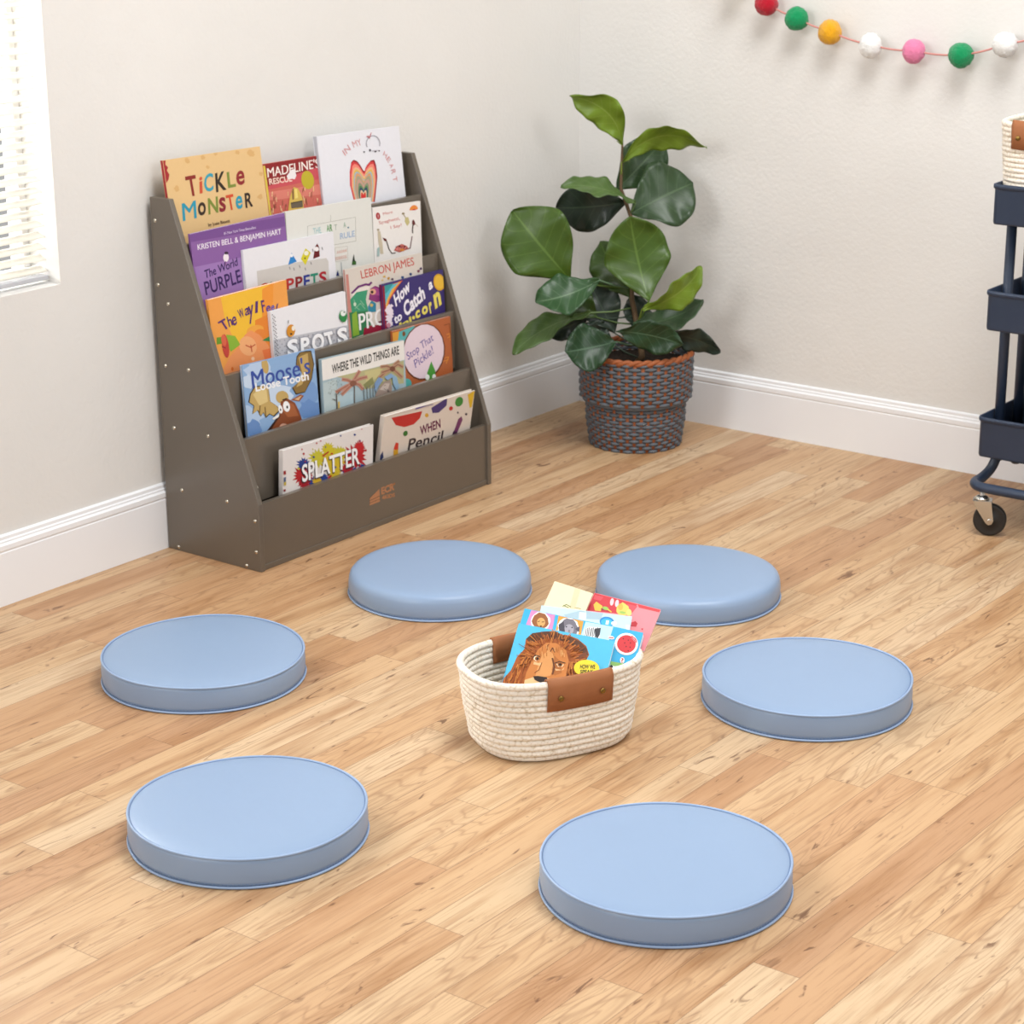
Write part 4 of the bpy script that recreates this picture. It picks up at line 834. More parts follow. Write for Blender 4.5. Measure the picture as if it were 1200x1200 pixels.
('D88A3C',[2075,2187,2027,2100,2060,2088,2108,2176]),
('D88A3C',[1964,2080,2108,2085,2108,2108,1955,2102]),
('D88A3C',[2098,2108,2049,2021,2083,2009,2108,2055,2108,2105]),
('D88A3C',[1824,1617,1986,1621,1977,1644,1815,1640]),
('D88A3C',[1958,1644,1910,1557,1943,1545,1991,1632]),
('D88A3C',[1772,1551,1934,1556,1924,1579,1763,1574]),
('D88A3C',[1906,1579,1857,1492,1890,1480,1939,1567]),
('8A4A28',[1868,2398,2079,2402,2072,2421,1861,2417]),
('8A4A28',[2052,2419,2108,1679,2108,2059,2081,2416])]),
dict(o=(0.2149,-1.26731,0.15858),u=(0.00212,0.9994,-0.03462),v=(-0.06101,0.03468,0.99753),w=0.2824,h=0.2372,t=0.0085,label='pale picture book with a white title band over two palm trees',base='A9BEC6',spine='A9BEC6',hard=True,group='picture books on the second tier up',art=[('ECE8E2',[8,2354,433,2364,2816,2364,2816,1998,2811,1914,8,1897]),
('26221E','WHERE THE WILD THINGS ARE',[329,1999,2632,2070,327,2207],0.023),
('B8B488',[465,1906,2782,1900,2746,1376,1329,1474,1134,1722]),
('C9C08A',[1412,1872,2060,1855,1883,1668,1445,1598]),
('8A8A5A',[1337,1580,1669,1704,1712,1552,1435,1456]),
('BCCBCC',[21,1841,462,1871,508,1119,8,1142,8,1546]),
('B4CAD2',[484,1479,984,1498,981,1105,483,1142]),
('C08E7C',[1058,1710,815,1823,762,1757,1005,1643]),
('C08E7C',[869,1803,645,1867,619,1791,843,1727]),
('A06A58',[1017,1697,819,1790,803,1770,1001,1677]),
('A06A58',[835,1784,660,1834,652,1811,827,1761]),
('C08E7C',[1029,1662,1212,1815,1113,1875,930,1722]),
('C08E7C',[1172,1781,1298,1891,1197,1950,1072,1840]),
('A06A58',[1009,1695,1163,1824,1133,1842,979,1713]),
('A06A58',[1151,1814,1249,1899,1218,1917,1120,1831]),
('C08E7C',[1010,1719,703,1681,746,1599,1053,1637]),
('C08E7C',[762,1691,380,1608,434,1528,817,1611]),
('A06A58',[1001,1688,741,1655,754,1630,1015,1663]),
('A06A58',[759,1658,421,1585,438,1561,776,1634]),
('C08E7C',[991,1705,796,1636,866,1560,1061,1629]),
('C08E7C',[847,1657,549,1514,628,1443,928,1585]),
('A06A58',[995,1671,841,1617,862,1594,1016,1648]),
('A06A58',[857,1623,595,1498,619,1476,881,1602]),
('C08E7C',[1018,1659,1300,1704,1251,1786,969,1740]),
('C08E7C',[1218,1698,1504,1697,1480,1781,1194,1782]),
('A06A58',[1024,1691,1259,1729,1244,1754,1009,1716]),
('A06A58',[1234,1727,1470,1727,1463,1752,1227,1752]),
('C08E7C',[994,1644,1217,1554,1261,1625,1038,1714]),
('C08E7C',[1135,1609,1276,1456,1375,1491,1233,1643]),
('A06A58',[1033,1659,1208,1588,1222,1610,1046,1680]),
('A06A58',[1183,1605,1295,1484,1325,1495,1213,1615]),
('BC9478',[2416,1805,2165,1920,2113,1855,2364,1740]),
('BC9478',[2201,1910,1939,1928,1951,1848,2212,1830]),
('8E6450',[2376,1793,2169,1888,2152,1867,2359,1773]),
('8E6450',[2180,1885,1967,1899,1971,1874,2184,1859]),
('BC9478',[2384,1741,2544,1864,2447,1924,2288,1801]),
('BC9478',[2478,1830,2652,1885,2584,1960,2410,1905]),
('8E6450',[2366,1773,2496,1873,2466,1892,2335,1792]),
('8E6450',[2475,1862,2608,1904,2586,1928,2454,1886]),
('BC9478',[2360,1741,2618,1817,2553,1893,2295,1816]),
('BC9478',[2494,1831,2719,1718,2778,1780,2553,1893]),
('8E6450',[2358,1773,2575,1837,2554,1861,2337,1797]),
('8E6450',[2536,1841,2717,1750,2736,1770,2554,1861]),
('BC9478',[2316,1761,2527,1604,2609,1652,2397,1809]),
('BC9478',[2472,1648,2652,1493,2742,1534,2562,1690]),
('8E6450',[2362,1764,2537,1634,2563,1649,2388,1779]),
('8E6450',[2519,1648,2666,1521,2695,1535,2548,1661]),
('BC9478',[2337,1819,2050,1773,2098,1694,2386,1740]),
('BC9478',[2097,1786,1817,1675,1891,1603,2172,1713]),
('8E6450',[2332,1788,2088,1749,2104,1724,2347,1763]),
('8E6450',[2104,1754,1861,1658,1885,1635,2127,1731]),
('BC9478',[2316,1822,2110,1802,2149,1722,2355,1742]),
('BC9478',[2181,1808,1948,1795,1980,1714,2214,1727]),
('8E6450',[2306,1792,2146,1777,2159,1751,2319,1767]),
('8E6450',[2169,1779,1982,1769,1993,1743,2179,1753]),
('8A5A48',[1102,1656,1096,1637,1080,1622,1055,1612,1025,1608,993,1611,961,1619,932,1633,910,1651,897,1672,893,1692,900,1711,916,1726,940,1736,970,1740,1002,1737,1035,1729,1063,1715,1085,1697,1099,1677]),
('7A4E3C',[2455,1762,2449,1745,2434,1732,2411,1723,2383,1719,2353,1721,2323,1729,2296,1742,2275,1758,2262,1776,2259,1795,2265,1812,2280,1825,2302,1835,2330,1838,2361,1836,2391,1828,2418,1816,2439,1799,2451,1781]),
('6A6058',[1016,1606,983,1170,1015,1165,1048,1601]),
('5A5048',[404,1535,392,1133,428,1127,440,1530]),
('5A5048',[422,1389,284,1452,275,1439,413,1376]),
('5A5048',[424,1499,555,1571,540,1583,409,1511]),
('D8B868',[458,1353,441,1138,498,1127,515,1343]),
('8A9690',[453,1823,444,1817,429,1820,422,1828,430,1835,446,1832]),
('8A9690',[470,1520,462,1513,447,1516,439,1525,448,1531,463,1529]),
('8A9690',[608,1723,600,1717,584,1720,577,1729,585,1735,601,1732]),
('8A9690',[227,1564,219,1558,203,1561,196,1570,205,1576,220,1573]),
('8A9690',[443,1661,435,1655,420,1658,413,1666,421,1673,436,1670]),
('8A9690',[251,1723,243,1717,227,1719,220,1728,228,1734,244,1732]),
('8A9690',[470,1744,462,1738,446,1740,439,1749,448,1755,463,1753]),
('8A9690',[512,1493,504,1487,489,1490,482,1499,490,1505,505,1502]),
('8A9690',[184,1877,176,1871,161,1873,154,1882,162,1888,177,1886]),
('8A9690',[375,1523,367,1517,351,1519,344,1528,353,1534,368,1532]),
('8A9690',[398,1765,390,1758,374,1761,367,1770,375,1776,391,1774]),
('8A9690',[356,1633,348,1627,333,1630,326,1639,334,1645,349,1642]),
('8A9690',[450,1618,442,1612,426,1614,419,1623,428,1629,443,1627]),
('8A9690',[396,1549,388,1543,372,1546,365,1555,373,1561,389,1558]),
('8A9690',[607,1708,599,1702,584,1704,576,1713,585,1720,600,1717]),
('8A9690',[261,1794,252,1787,237,1790,230,1799,238,1805,254,1802]),
('8A9690',[236,1579,228,1573,213,1576,206,1585,214,1591,229,1588]),
('8A9690',[500,1783,491,1777,476,1779,469,1788,477,1794,493,1792]),
('8A9690',[599,1482,591,1476,575,1479,568,1488,576,1494,592,1491]),
('8A9690',[553,1816,545,1810,529,1812,522,1821,530,1827,546,1825]),
('8A9690',[433,1546,425,1540,409,1542,402,1551,410,1557,426,1555]),
('8A9690',[364,1834,356,1828,341,1831,334,1839,342,1846,357,1843]),
('8A9690',[464,1708,456,1702,440,1704,433,1713,442,1719,457,1717]),
('8A9690',[375,1525,367,1519,352,1522,345,1531,353,1537,368,1534]),
('8A9690',[425,1610,417,1604,402,1606,395,1615,403,1622,418,1619]),
('8A9690',[184,1821,176,1815,160,1818,153,1827,162,1833,177,1830]),
('8A9690',[291,1864,283,1858,268,1860,261,1869,269,1875,284,1873]),
('8A9690',[327,1749,318,1743,303,1745,296,1754,304,1760,320,1758]),
('8A9690',[614,1702,605,1695,590,1698,583,1707,591,1713,607,1710]),
('8A9690',[161,1592,153,1586,137,1589,130,1598,139,1604,154,1601]),
('8A9690',[263,1809,255,1802,240,1805,233,1814,241,1820,256,1817]),
('8A9690',[320,1832,311,1826,296,1829,289,1837,297,1844,313,1841]),
('8A9690',[279,1648,271,1641,255,1644,248,1653,257,1659,272,1657]),
('8A9690',[262,1610,253,1604,238,1607,231,1616,239,1622,255,1619]),
('8A9690',[188,1609,180,1603,165,1606,158,1615,166,1621,181,1618]),
('8A9690',[219,1681,210,1675,195,1678,188,1687,196,1693,212,1690]),
('8A9690',[341,1756,333,1750,318,1753,310,1762,319,1768,334,1765]),
('8A9690',[455,1809,447,1803,432,1805,425,1814,433,1820,448,1818]),
('8A9690',[588,1528,579,1522,564,1524,557,1533,565,1539,580,1537]),
('8A9690',[216,1579,208,1573,192,1576,185,1585,194,1591,209,1588]),
('6E7678',[1321,1534,1314,1148,1338,1145,1345,1530]),
('6E7678',[1428,1533,1421,1144,1445,1140,1452,1530]),
('6E7678',[1536,1533,1529,1139,1553,1135,1560,1529]),
('6E7678',[1630,1532,1623,1135,1647,1131,1654,1529]),
('6E7678',[1725,1532,1718,1131,1742,1127,1749,1529]),
('A08E84',[1691,1267,1838,1422,2037,1533,2257,1532,2298,1343,2258,1168,1741,1204]),
('C4B6AC',[1862,1382,2061,1493,2224,1465,2130,1299]),
('7E9AC0',[1698,1555,1856,1672,2014,1591,1870,1489,1699,1374]),
('86A6CC',[2045,1640,2295,1689,2343,1590,2148,1550]),
('8FB0C8',[2321,1666,2480,1567,2547,1337,2457,1242,2333,1446]),
('5A4C48',[2149,1323,2133,1268,2149,1264,2165,1319]),
('5A4C48',[2011,1438,2086,1442,2081,1453,2007,1450]),
('5A4C48',[2183,1277,2020,1382,2010,1374,2173,1269]),
('5A4C48',[2106,1355,2213,1242,2226,1246,2119,1360])]),
dict(o=(0.2587,-1.46533,0.02257),u=(-0.00069,0.99965,-0.0263),v=(0.02617,0.02631,0.99931),w=0.2955,h=0.2219,t=0.0120,label='white picture book with red, yellow and blue paint splashes, left of the bottom tier',base='E6E0DC',spine='E6E0DC',hard=True,group='picture books on the bottom tier',art=[('22428E',[817,1738,940,1671,822,1689,853,1636,775,1663,791,1594,719,1648,697,1573,653,1670,604,1644,583,1684,506,1678,532,1729,479,1751,513,1780,402,1827,519,1824,408,1907,528,1871,527,1909,594,1874,589,1955,649,1896,692,1932,714,1862,788,1892,765,1826,850,1825,812,1785,911,1755]),
('22428E',[2471,1148,2623,1056,2413,1102,2471,1024,2386,1041,2416,931,2295,1031,2258,966,2197,1047,2109,986,2105,1089,2011,1088,2038,1151,1908,1175,1986,1220,1807,1293,1975,1292,1890,1375,2035,1335,1998,1418,2113,1350,2124,1419,2193,1364,2251,1424,2286,1335,2417,1400,2372,1288,2512,1286,2418,1221,2513,1182]),
('22428E',[1100,1278,1182,1228,1092,1241,1149,1175,1063,1211,1060,1174,1007,1214,994,1134,954,1217,908,1189,892,1231,826,1227,848,1272,773,1289,828,1317,777,1349,828,1359,747,1425,854,1390,811,1463,895,1411,910,1443,951,1413,989,1458,1008,1388,1058,1398,1067,1363,1140,1358,1100,1320,1205,1290]),
('22428E',[2682,1275,2723,1247,2682,1248,2725,1201,2655,1235,2661,1201,2623,1227,2613,1178,2585,1234,2545,1198,2544,1245,2506,1245,2514,1272,2458,1282,2500,1301,2417,1332,2505,1326,2477,1354,2507,1355,2494,1390,2546,1359,2548,1397,2582,1361,2610,1409,2621,1348,2661,1361,2659,1330,2717,1329,2690,1303,2759,1283]),
('C9C23A',[1301,1782,1374,1728,1291,1729,1334,1663,1235,1702,1263,1610,1180,1665,1150,1580,1093,1682,1029,1655,1015,1722,925,1715,964,1777,872,1797,931,1833,766,1895,908,1895,806,1982,944,1943,929,2003,1017,1957,1013,2054,1090,1970,1147,2052,1178,1949,1244,1954,1247,1898,1375,1900,1294,1840,1381,1805]),
('D2B82E',[1914,1610,2106,1495,1897,1522,2046,1358,1816,1465,1874,1291,1686,1474,1650,1341,1565,1454,1447,1380,1434,1513,1323,1523,1353,1605,1203,1639,1296,1697,1114,1780,1326,1775,1205,1881,1359,1847,1235,2031,1434,1905,1465,1982,1561,1908,1638,1957,1692,1864,1803,1884,1782,1781,2030,1805,1863,1703,2021,1650]),
('CFC22C',[1605,1929,1700,1871,1583,1890,1620,1837,1536,1872,1569,1786,1491,1852,1471,1779,1428,1863,1365,1809,1371,1890,1270,1864,1315,1924,1234,1941,1293,1971,1193,2014,1303,2012,1223,2076,1312,2055,1296,2105,1361,2076,1364,2144,1425,2078,1465,2112,1485,2046,1571,2092,1550,2024,1630,2019,1571,1976,1651,1950]),
('D8B02E',[1253,1244,1306,1205,1250,1204,1269,1164,1212,1180,1222,1125,1158,1180,1141,1117,1105,1188,1053,1147,1054,1210,993,1204,1006,1242,899,1254,991,1283,921,1317,977,1326,890,1395,1002,1358,977,1414,1040,1384,1060,1409,1101,1382,1137,1410,1157,1352,1211,1368,1207,1325,1311,1330,1237,1285,1336,1259]),
('C9C23A',[2008,1739,2130,1671,2009,1687,2065,1615,1955,1664,1995,1560,1901,1637,1872,1577,1824,1655,1765,1625,1761,1694,1666,1675,1695,1731,1626,1753,1657,1786,1590,1827,1675,1833,1627,1884,1682,1887,1640,1968,1744,1909,1750,1981,1822,1889,1866,1948,1894,1880,1960,1893,1970,1847,2054,1837,1993,1789,2141,1755]),
('B81E2C',[805,1490,972,1399,785,1439,888,1329,737,1405,757,1321,680,1365,641,1323,588,1388,513,1342,508,1430,398,1412,454,1486,288,1501,425,1545,320,1595,427,1600,342,1675,446,1652,368,1774,509,1677,523,1738,588,1675,647,1785,667,1647,775,1700,744,1609,882,1613,792,1550,943,1510]),
('B81E2C',[2616,1526,2746,1439,2577,1462,2736,1304,2509,1420,2559,1281,2434,1368,2381,1322,2312,1398,2204,1321,2214,1461,2065,1432,2106,1517,1954,1548,2055,1603,1958,1665,2080,1676,1995,1761,2111,1744,2007,1903,2194,1782,2188,1921,2307,1776,2382,1893,2415,1736,2535,1781,2529,1691,2713,1693,2589,1608,2704,1561]),
('C0222C',[2639,1757,2708,1712,2627,1719,2658,1672,2596,1688,2619,1613,2539,1680,2514,1647,2477,1691,2427,1663,2423,1720,2319,1692,2363,1750,2317,1771,2339,1797,2258,1836,2351,1837,2299,1886,2368,1874,2340,1931,2414,1893,2415,1958,2475,1883,2514,1950,2538,1882,2619,1916,2590,1843,2645,1833,2611,1800,2685,1776]),
('A81E2C',[806,1322,883,1273,806,1279,841,1226,762,1259,780,1193,710,1256,693,1196,655,1256,598,1210,606,1288,537,1277,567,1322,456,1332,530,1362,489,1392,522,1407,445,1472,555,1436,521,1501,605,1445,614,1484,655,1453,688,1476,709,1430,767,1450,753,1399,840,1402,794,1364,903,1336]),
('C0222C',[1732,1245,1811,1197,1726,1208,1747,1169,1682,1195,1700,1135,1641,1182,1627,1114,1589,1183,1539,1150,1537,1209,1461,1195,1504,1245,1422,1257,1483,1282,1374,1324,1485,1316,1398,1381,1505,1344,1458,1416,1538,1363,1540,1416,1586,1373,1618,1387,1638,1345,1715,1387,1689,1322,1742,1314,1732,1286,1829,1257]),
('D2B82E',[1798,1337,1892,1283,1798,1296,1863,1222,1752,1278,1764,1224,1704,1270,1684,1224,1648,1267,1604,1252,1591,1296,1530,1293,1552,1335,1466,1349,1514,1377,1434,1416,1536,1413,1476,1465,1554,1444,1495,1530,1586,1474,1585,1543,1645,1475,1685,1526,1709,1459,1781,1486,1752,1417,1861,1424,1792,1379,1897,1350]),
('B02030',[2250,1346,2286,1310,2213,1318,2306,1228,2184,1291,2192,1242,2140,1273,2117,1230,2078,1277,2031,1260,2015,1303,1954,1303,1974,1346,1861,1359,1947,1390,1838,1435,1946,1433,1919,1471,1966,1470,1937,1531,2022,1478,2029,1525,2075,1489,2114,1533,2139,1473,2213,1500,2197,1438,2277,1433,2229,1393,2320,1365]),
('22428E',[1415,1315,1477,1277,1405,1288,1415,1263,1377,1273,1385,1235,1343,1268,1327,1245,1304,1277,1270,1252,1269,1293,1218,1283,1244,1317,1199,1326,1217,1344,1172,1368,1221,1371,1170,1413,1239,1390,1229,1419,1263,1408,1266,1446,1302,1406,1328,1439,1344,1398,1381,1406,1378,1374,1425,1369,1400,1345,1463,1326]),
('22428E',[1729,1483,1708,1473,1684,1470,1654,1484,1649,1501,1651,1518,1684,1523,1712,1502]),
('C9C23A',[1751,1407,1755,1391,1722,1388,1692,1397,1694,1420,1688,1439,1722,1431,1748,1430]),
('22428E',[1879,2169,1861,2166,1851,2158,1834,2170,1828,2180,1835,2186,1851,2189,1868,2186]),
('B81E2C',[1217,2194,1212,2179,1193,2185,1179,2184,1168,2204,1167,2211,1206,2211,1216,2205]),
('C9C23A',[1841,1657,1837,1649,1822,1646,1800,1652,1794,1667,1805,1675,1822,1673,1835,1673]),
('22428E',[1009,1875,1001,1855,973,1852,957,1870,929,1892,942,1901,973,1902,997,1895]),
('C9C23A',[1563,1762,1548,1753,1528,1747,1507,1757,1501,1775,1510,1791,1527,1789,1549,1781]),
('22428E',[2132,1780,2129,1769,2100,1764,2082,1773,2075,1792,2081,1804,2099,1818,2119,1798]),
('22428E',[935,1599,926,1582,908,1586,876,1599,871,1613,885,1627,908,1634,925,1615]),
('B81E2C',[2673,1725,2664,1714,2653,1715,2634,1726,2632,1733,2643,1740,2653,1742,2670,1733]),
('22428E',[2526,1932,2516,1922,2492,1912,2467,1933,2459,1946,2472,1964,2491,1954,2520,1950]),
('22428E',[1875,2177,1874,2166,1851,2164,1837,2173,1823,2188,1838,2196,1850,2204,1871,2187]),
('C9C23A',[1909,1587,1903,1577,1879,1574,1861,1579,1844,1601,1856,1615,1879,1614,1895,1609]),
('B81E2C',[614,2129,615,2113,597,2119,578,2123,577,2137,581,2150,597,2146,618,2139]),
('B81E2C',[1604,1825,1587,1815,1559,1818,1528,1821,1515,1843,1538,1853,1558,1854,1579,1844]),
('B81E2C',[2733,1665,2724,1648,2697,1641,2673,1656,2670,1678,2671,1692,2696,1696,2731,1691]),
('B81E2C',[2570,2191,2569,2183,2550,2179,2533,2191,2536,2198,2532,2207,2549,2207,2567,2204]),
('B81E2C',[1561,1326,1557,1316,1541,1312,1522,1322,1518,1335,1519,1347,1540,1353,1564,1342]),
('22428E',[2553,1308,2540,1295,2517,1286,2498,1308,2490,1321,2497,1333,2517,1335,2536,1328]),
('B81E2C',[720,1834,711,1823,694,1824,676,1830,673,1844,680,1856,694,1852,713,1845]),
('22428E',[2304,1736,2305,1719,2279,1713,2249,1730,2244,1748,2262,1759,2278,1757,2307,1748]),
('B81E2C',[936,1465,913,1452,901,1459,881,1465,868,1480,877,1489,901,1496,922,1485]),
('C9C23A',[771,1428,760,1421,736,1418,716,1430,714,1441,720,1452,736,1450,758,1444]),
('B81E2C',[1088,2168,1072,2154,1058,2154,1045,2162,1039,2178,1037,2194,1058,2197,1083,2178]),
('B81E2C',[676,2017,675,2004,646,1998,630,2005,618,2029,624,2045,646,2050,675,2034]),
('22428E',[2358,2103,2337,2090,2318,2084,2289,2106,2279,2119,2291,2139,2317,2133,2347,2125]),
('B81E2C',[2493,1934,2489,1927,2471,1921,2458,1932,2446,1943,2452,1952,2470,1956,2485,1942]),
('22428E',[1286,1466,1287,1456,1268,1453,1250,1464,1244,1476,1254,1483,1267,1485,1280,1485]),
('22428E',[1375,2023,1372,2014,1351,2013,1335,2016,1333,2032,1337,2041,1350,2043,1369,2035]),
('C9C23A',[528,1717,508,1701,490,1703,466,1710,441,1736,455,1757,490,1743,510,1744]),
('C9C23A',[954,2061,954,2048,938,2052,924,2053,920,2069,919,2078,938,2081,954,2078]),
('B81E2C',[2196,1477,2193,1454,2170,1453,2151,1468,2123,1493,2134,1514,2169,1500,2201,1490]),
('C9C23A',[2292,1618,2287,1607,2261,1598,2232,1619,2226,1632,2238,1649,2260,1645,2288,1635]),
('B81E2C',[1266,1825,1466,1888,1441,1917,1240,1854]),
('33202A','SPLATTER',[581,1361,2498,1379,550,1785],0.027),
('F8F8F8','SPLATTER',[604,1387,2497,1407,579,1795],0.023),
('A02A30',[8,1767,77,1772,89,1687,19,1682,8,1763]),
('5A6A8A',[13,1621,83,1627,83,1523,19,1516]),
('C9B24A',[19,1516,89,1522,89,1439,25,1443]),
('8A1E24',[8,1364,77,1348,77,1307,14,1310,8,1361])]),
dict(o=(0.24028,-1.14296,0.02336),u=(-0.00388,0.99966,-0.02594),v=(0.14776,0.02623,0.98868),w=0.3298,h=0.2292,t=0.0120,label='cream picture book with a red half circle and crayons, right of the bottom tier',base='E2D6CA',spine='E2D6CA',hard=True,group='picture books on the bottom tier',art=[('C4302E',[259,2216,1366,2157,1310,1996,1104,1885,768,1886,444,2002]),
('4A3A78',[1688,2170,2155,2284,2257,2284,2264,2114,1996,1993,1760,2029]),
('E0B82E',[3035,2236,3290,2283,3290,2240,3255,1879,3184,1873]),
('D8C8C0',[828,2284,1606,2243,1613,2204,97,2272,89,2284]),
('D8A83C',[1621,2003,1621,1987,1613,1975,1600,1966,1581,1963,1560,1965,1537,1972,1516,1983,1498,1998,1486,2014,1479,2031,1480,2046,1487,2059,1501,2067,1519,2070,1541,2069,1563,2062,1584,2050,1602,2036,1615,2019]),
('C4302E',[2515,1971,2502,1960,2483,1954,2460,1953,2437,1958,2414,1967,2395,1980,2381,1996,2373,2014,2373,2030,2380,2044,2393,2055,2412,2061,2434,2062,2458,2058,2481,2048,2500,2035,2514,2019,2522,2002,2522,1985]),
('3E8A3A',[2873,2052,2848,2024,2811,2005,2766,1997,2718,2002,2671,2018,2631,2044,2600,2077,2582,2114,2579,2152,2591,2186,2616,2214,2653,2233,2697,2240,2745,2236,2792,2220,2833,2195,2864,2161,2882,2124,2885,2086]),
('3E7A34',[914,1680,900,1665,880,1655,855,1651,829,1654,803,1664,781,1678,764,1697,754,1718,752,1739,759,1758,773,1773,793,1783,817,1787,843,1784,869,1774,891,1760,908,1741,918,1720,920,1699]),
('5A5058',[2774,1837,2774,1829,2771,1822,2764,1817,2754,1815,2743,1816,2731,1820,2720,1826,2711,1834,2704,1843,2701,1852,2701,1860,2704,1867,2711,1872,2721,1874,2732,1873,2744,1869,2755,1863,2764,1855,2771,1846]),
('5A5058',[3123,1728,3122,1718,3117,1711,3108,1706,3095,1704,3079,1705,3064,1710,3049,1717,3037,1727,3028,1737,3023,1748,3024,1758,3029,1765,3039,1770,3052,1772,3067,1771,3082,1766,3097,1759,3110,1749,3118,1739]),
('6E2450','WHEN',[1400,1555,2140,1595,1335,1792],0.023),
('3A2C30','Pencil',[987,1273,2255,1227,1005,1553],0.016),
('7A3A6A',[2608,1223,2787,1678,2897,1722,2958,1624,2759,1211]),
('4A2A4A',[2620,1319,2662,1409,2810,1347,2769,1249]),
('D8402E',[462,1409,518,1569,619,1528,638,1352]),
('E0A82E',[465,1389,634,1372,684,1016,522,1051]),
('3A2C4A',[3109,1217,3108,1200,3099,1187,3082,1178,3060,1175,3033,1177,3006,1186,2980,1199,2958,1216,2943,1235,2935,1254,2936,1270,2945,1284,2962,1293,2984,1296,3011,1293,3038,1285,3064,1271,3086,1255,3102,1236]),
('B8B0C8',[1057,1143,2183,1121,2159,1164,1034,1185]),
('2E3A66',[8,1357,81,1453,130,1290,34,1205,8,1265]),
('4A3A9A',[1148,2284,1721,2240,1775,2256,1096,2249,1090,2284])]),
dict(o=(1.22673,-1.95,0.10434),u=(0.92185,0.37488,-0.09829),v=(-0.20938,0.69518,0.68767),w=0.1731,h=0.1200,t=0.0120,label='sky blue board book with a lion face, at the front of the rope basket',base='56BCE2',spine='56BCE2',hard=False,group=None,art=[('A85A22',[8,131,92,301,128,557,221,742,198,932,281,1061,446,1122,614,1170,802,1139,927,1150,1089,1114,1267,1011,1354,863,1331,748,1223,671,1151,656,1213,504,1552,465,1483,124,923,8,8,8]),
('5E3A24',[198,932,281,1061,469,1133,663,1180,829,1130,985,1120,1151,1071,1292,961,1348,834,1196,886,963,1005,699,1034,480,990,304,870]),
('7A4424',[1125,761,1293,906,1337,777,1223,671]),
('6E3A1A',[367,782,277,824,272,812,363,770]),
('C0702C',[1146,715,1263,734,1259,753,1142,734]),
('C87A34',[618,1020,614,1092,605,1093,608,1021]),
('C87A34',[314,436,233,426,235,417,315,427]),
('D2863C',[382,829,282,899,274,886,375,816]),
('B4642A',[1060,854,1147,957,1140,963,1053,860]),
('B4642A',[1165,637,1284,652,1282,664,1163,649]),
('B4642A',[714,987,728,1069,714,1073,700,991]),
('B4642A',[1214,600,1296,604,1294,622,1212,618]),
('6E3A1A',[940,896,986,1000,977,1005,931,901]),
('8E4A1C',[864,988,870,1074,859,1076,852,990]),
('6E3A1A',[1078,946,1126,993,1115,1006,1067,958]),
('C0702C',[733,1092,718,1178,701,1176,716,1090]),
('D2863C',[799,913,800,983,789,984,789,914]),
('C0702C',[1150,611,1252,626,1248,643,1147,628]),
('6E3A1A',[683,1035,699,1142,691,1144,675,1037]),
('B4642A',[374,837,252,884,249,872,371,825]),
('B4642A',[415,938,315,1040,310,1034,410,932]),
('D2863C',[322,517,213,499,216,485,325,503]),
('B4642A',[797,1096,802,1157,792,1159,786,1098]),
('B4642A',[462,861,375,923,367,909,454,847]),
('B4642A',[278,586,115,604,115,593,278,575]),
('C87A34',[430,749,335,805,331,798,426,741]),
('C0702C',[895,922,960,1047,953,1052,887,927]),
('8E4A1C',[764,964,743,1075,731,1074,751,963]),
('C87A34',[1054,781,1132,825,1127,833,1049,789]),
('D2863C',[552,970,478,1078,469,1071,543,964]),
('8E4A1C',[496,1030,468,1098,457,1094,484,1025]),
('C87A34',[673,1016,668,1150,658,1151,663,1016]),
('B4642A',[899,978,952,1051,938,1062,885,989]),
('8E4A1C',[1105,618,1200,613,1200,630,1104,636]),
('8E4A1C',[1215,767,1317,809,1312,822,1210,780]),
('8E4A1C',[463,739,361,776,357,759,458,722]),
('8E4A1C',[320,833,211,877,208,866,317,822]),
('C0702C',[1036,798,1124,865,1114,879,1026,812]),
('B4642A',[1051,739,1127,800,1118,812,1042,750]),
('C0702C',[393,925,260,1001,257,994,389,917]),
('6E3A1A',[315,470,209,435,213,424,319,459]),
('C0702C',[882,1000,907,1095,890,1102,865,1006]),
('C87A34',[330,422,202,385,205,376,333,412]),
('6E3A1A',[1034,859,1111,939,1099,952,1022,872]),
('D2863C',[1001,874,1084,974,1074,983,992,883]),
('D2863C',[908,884,929,968,920,971,899,888]),
('8E4A1C',[1189,635,1334,635,1334,648,1188,648]),
('C87A34',[919,1052,954,1162,945,1165,911,1055]),
('C0702C',[1111,872,1175,953,1163,964,1099,883]),
('C0702C',[263,578,188,555,192,544,267,566]),
('D2863C',[340,603,223,575,227,561,344,590]),
('8E4A1C',[1033,896,1100,978,1090,988,1023,905]),
('8E4A1C',[729,1085,709,1157,699,1155,719,1082]),
('B4642A',[838,1046,881,1140,869,1147,825,1053]),
('D2863C',[1154,631,1239,649,1235,666,1150,647]),
('C87A34',[761,1023,780,1148,767,1151,749,1027]),
('C87A34',[421,642,282,679,279,662,418,624]),
('C87A34',[290,639,204,651,203,640,289,627]),
('D2863C',[1134,648,1269,643,1269,657,1133,662]),
('D2863C',[1109,733,1189,780,1184,789,1104,742]),
('C87A34',[616,1067,592,1158,580,1156,604,1064]),
('D2863C',[1146,852,1237,886,1230,904,1139,869]),
('C0702C',[1097,929,1156,969,1146,984,1087,944]),
('B4642A',[398,542,305,535,307,519,401,525]),
('C0702C',[886,885,930,1011,915,1018,871,892]),
('B4642A',[943,865,985,914,979,920,937,871]),
('D2863C',[523,829,439,888,433,877,516,818]),
('8E4A1C',[1154,646,1265,673,1261,690,1149,663]),
('6E3A1A',[577,982,530,1059,516,1049,563,973]),
('C87A34',[997,871,1088,981,1075,994,984,883]),
('6E3A1A',[1141,664,1252,699,1249,708,1138,673]),
('C0702C',[989,968,1058,1074,1047,1083,977,978]),
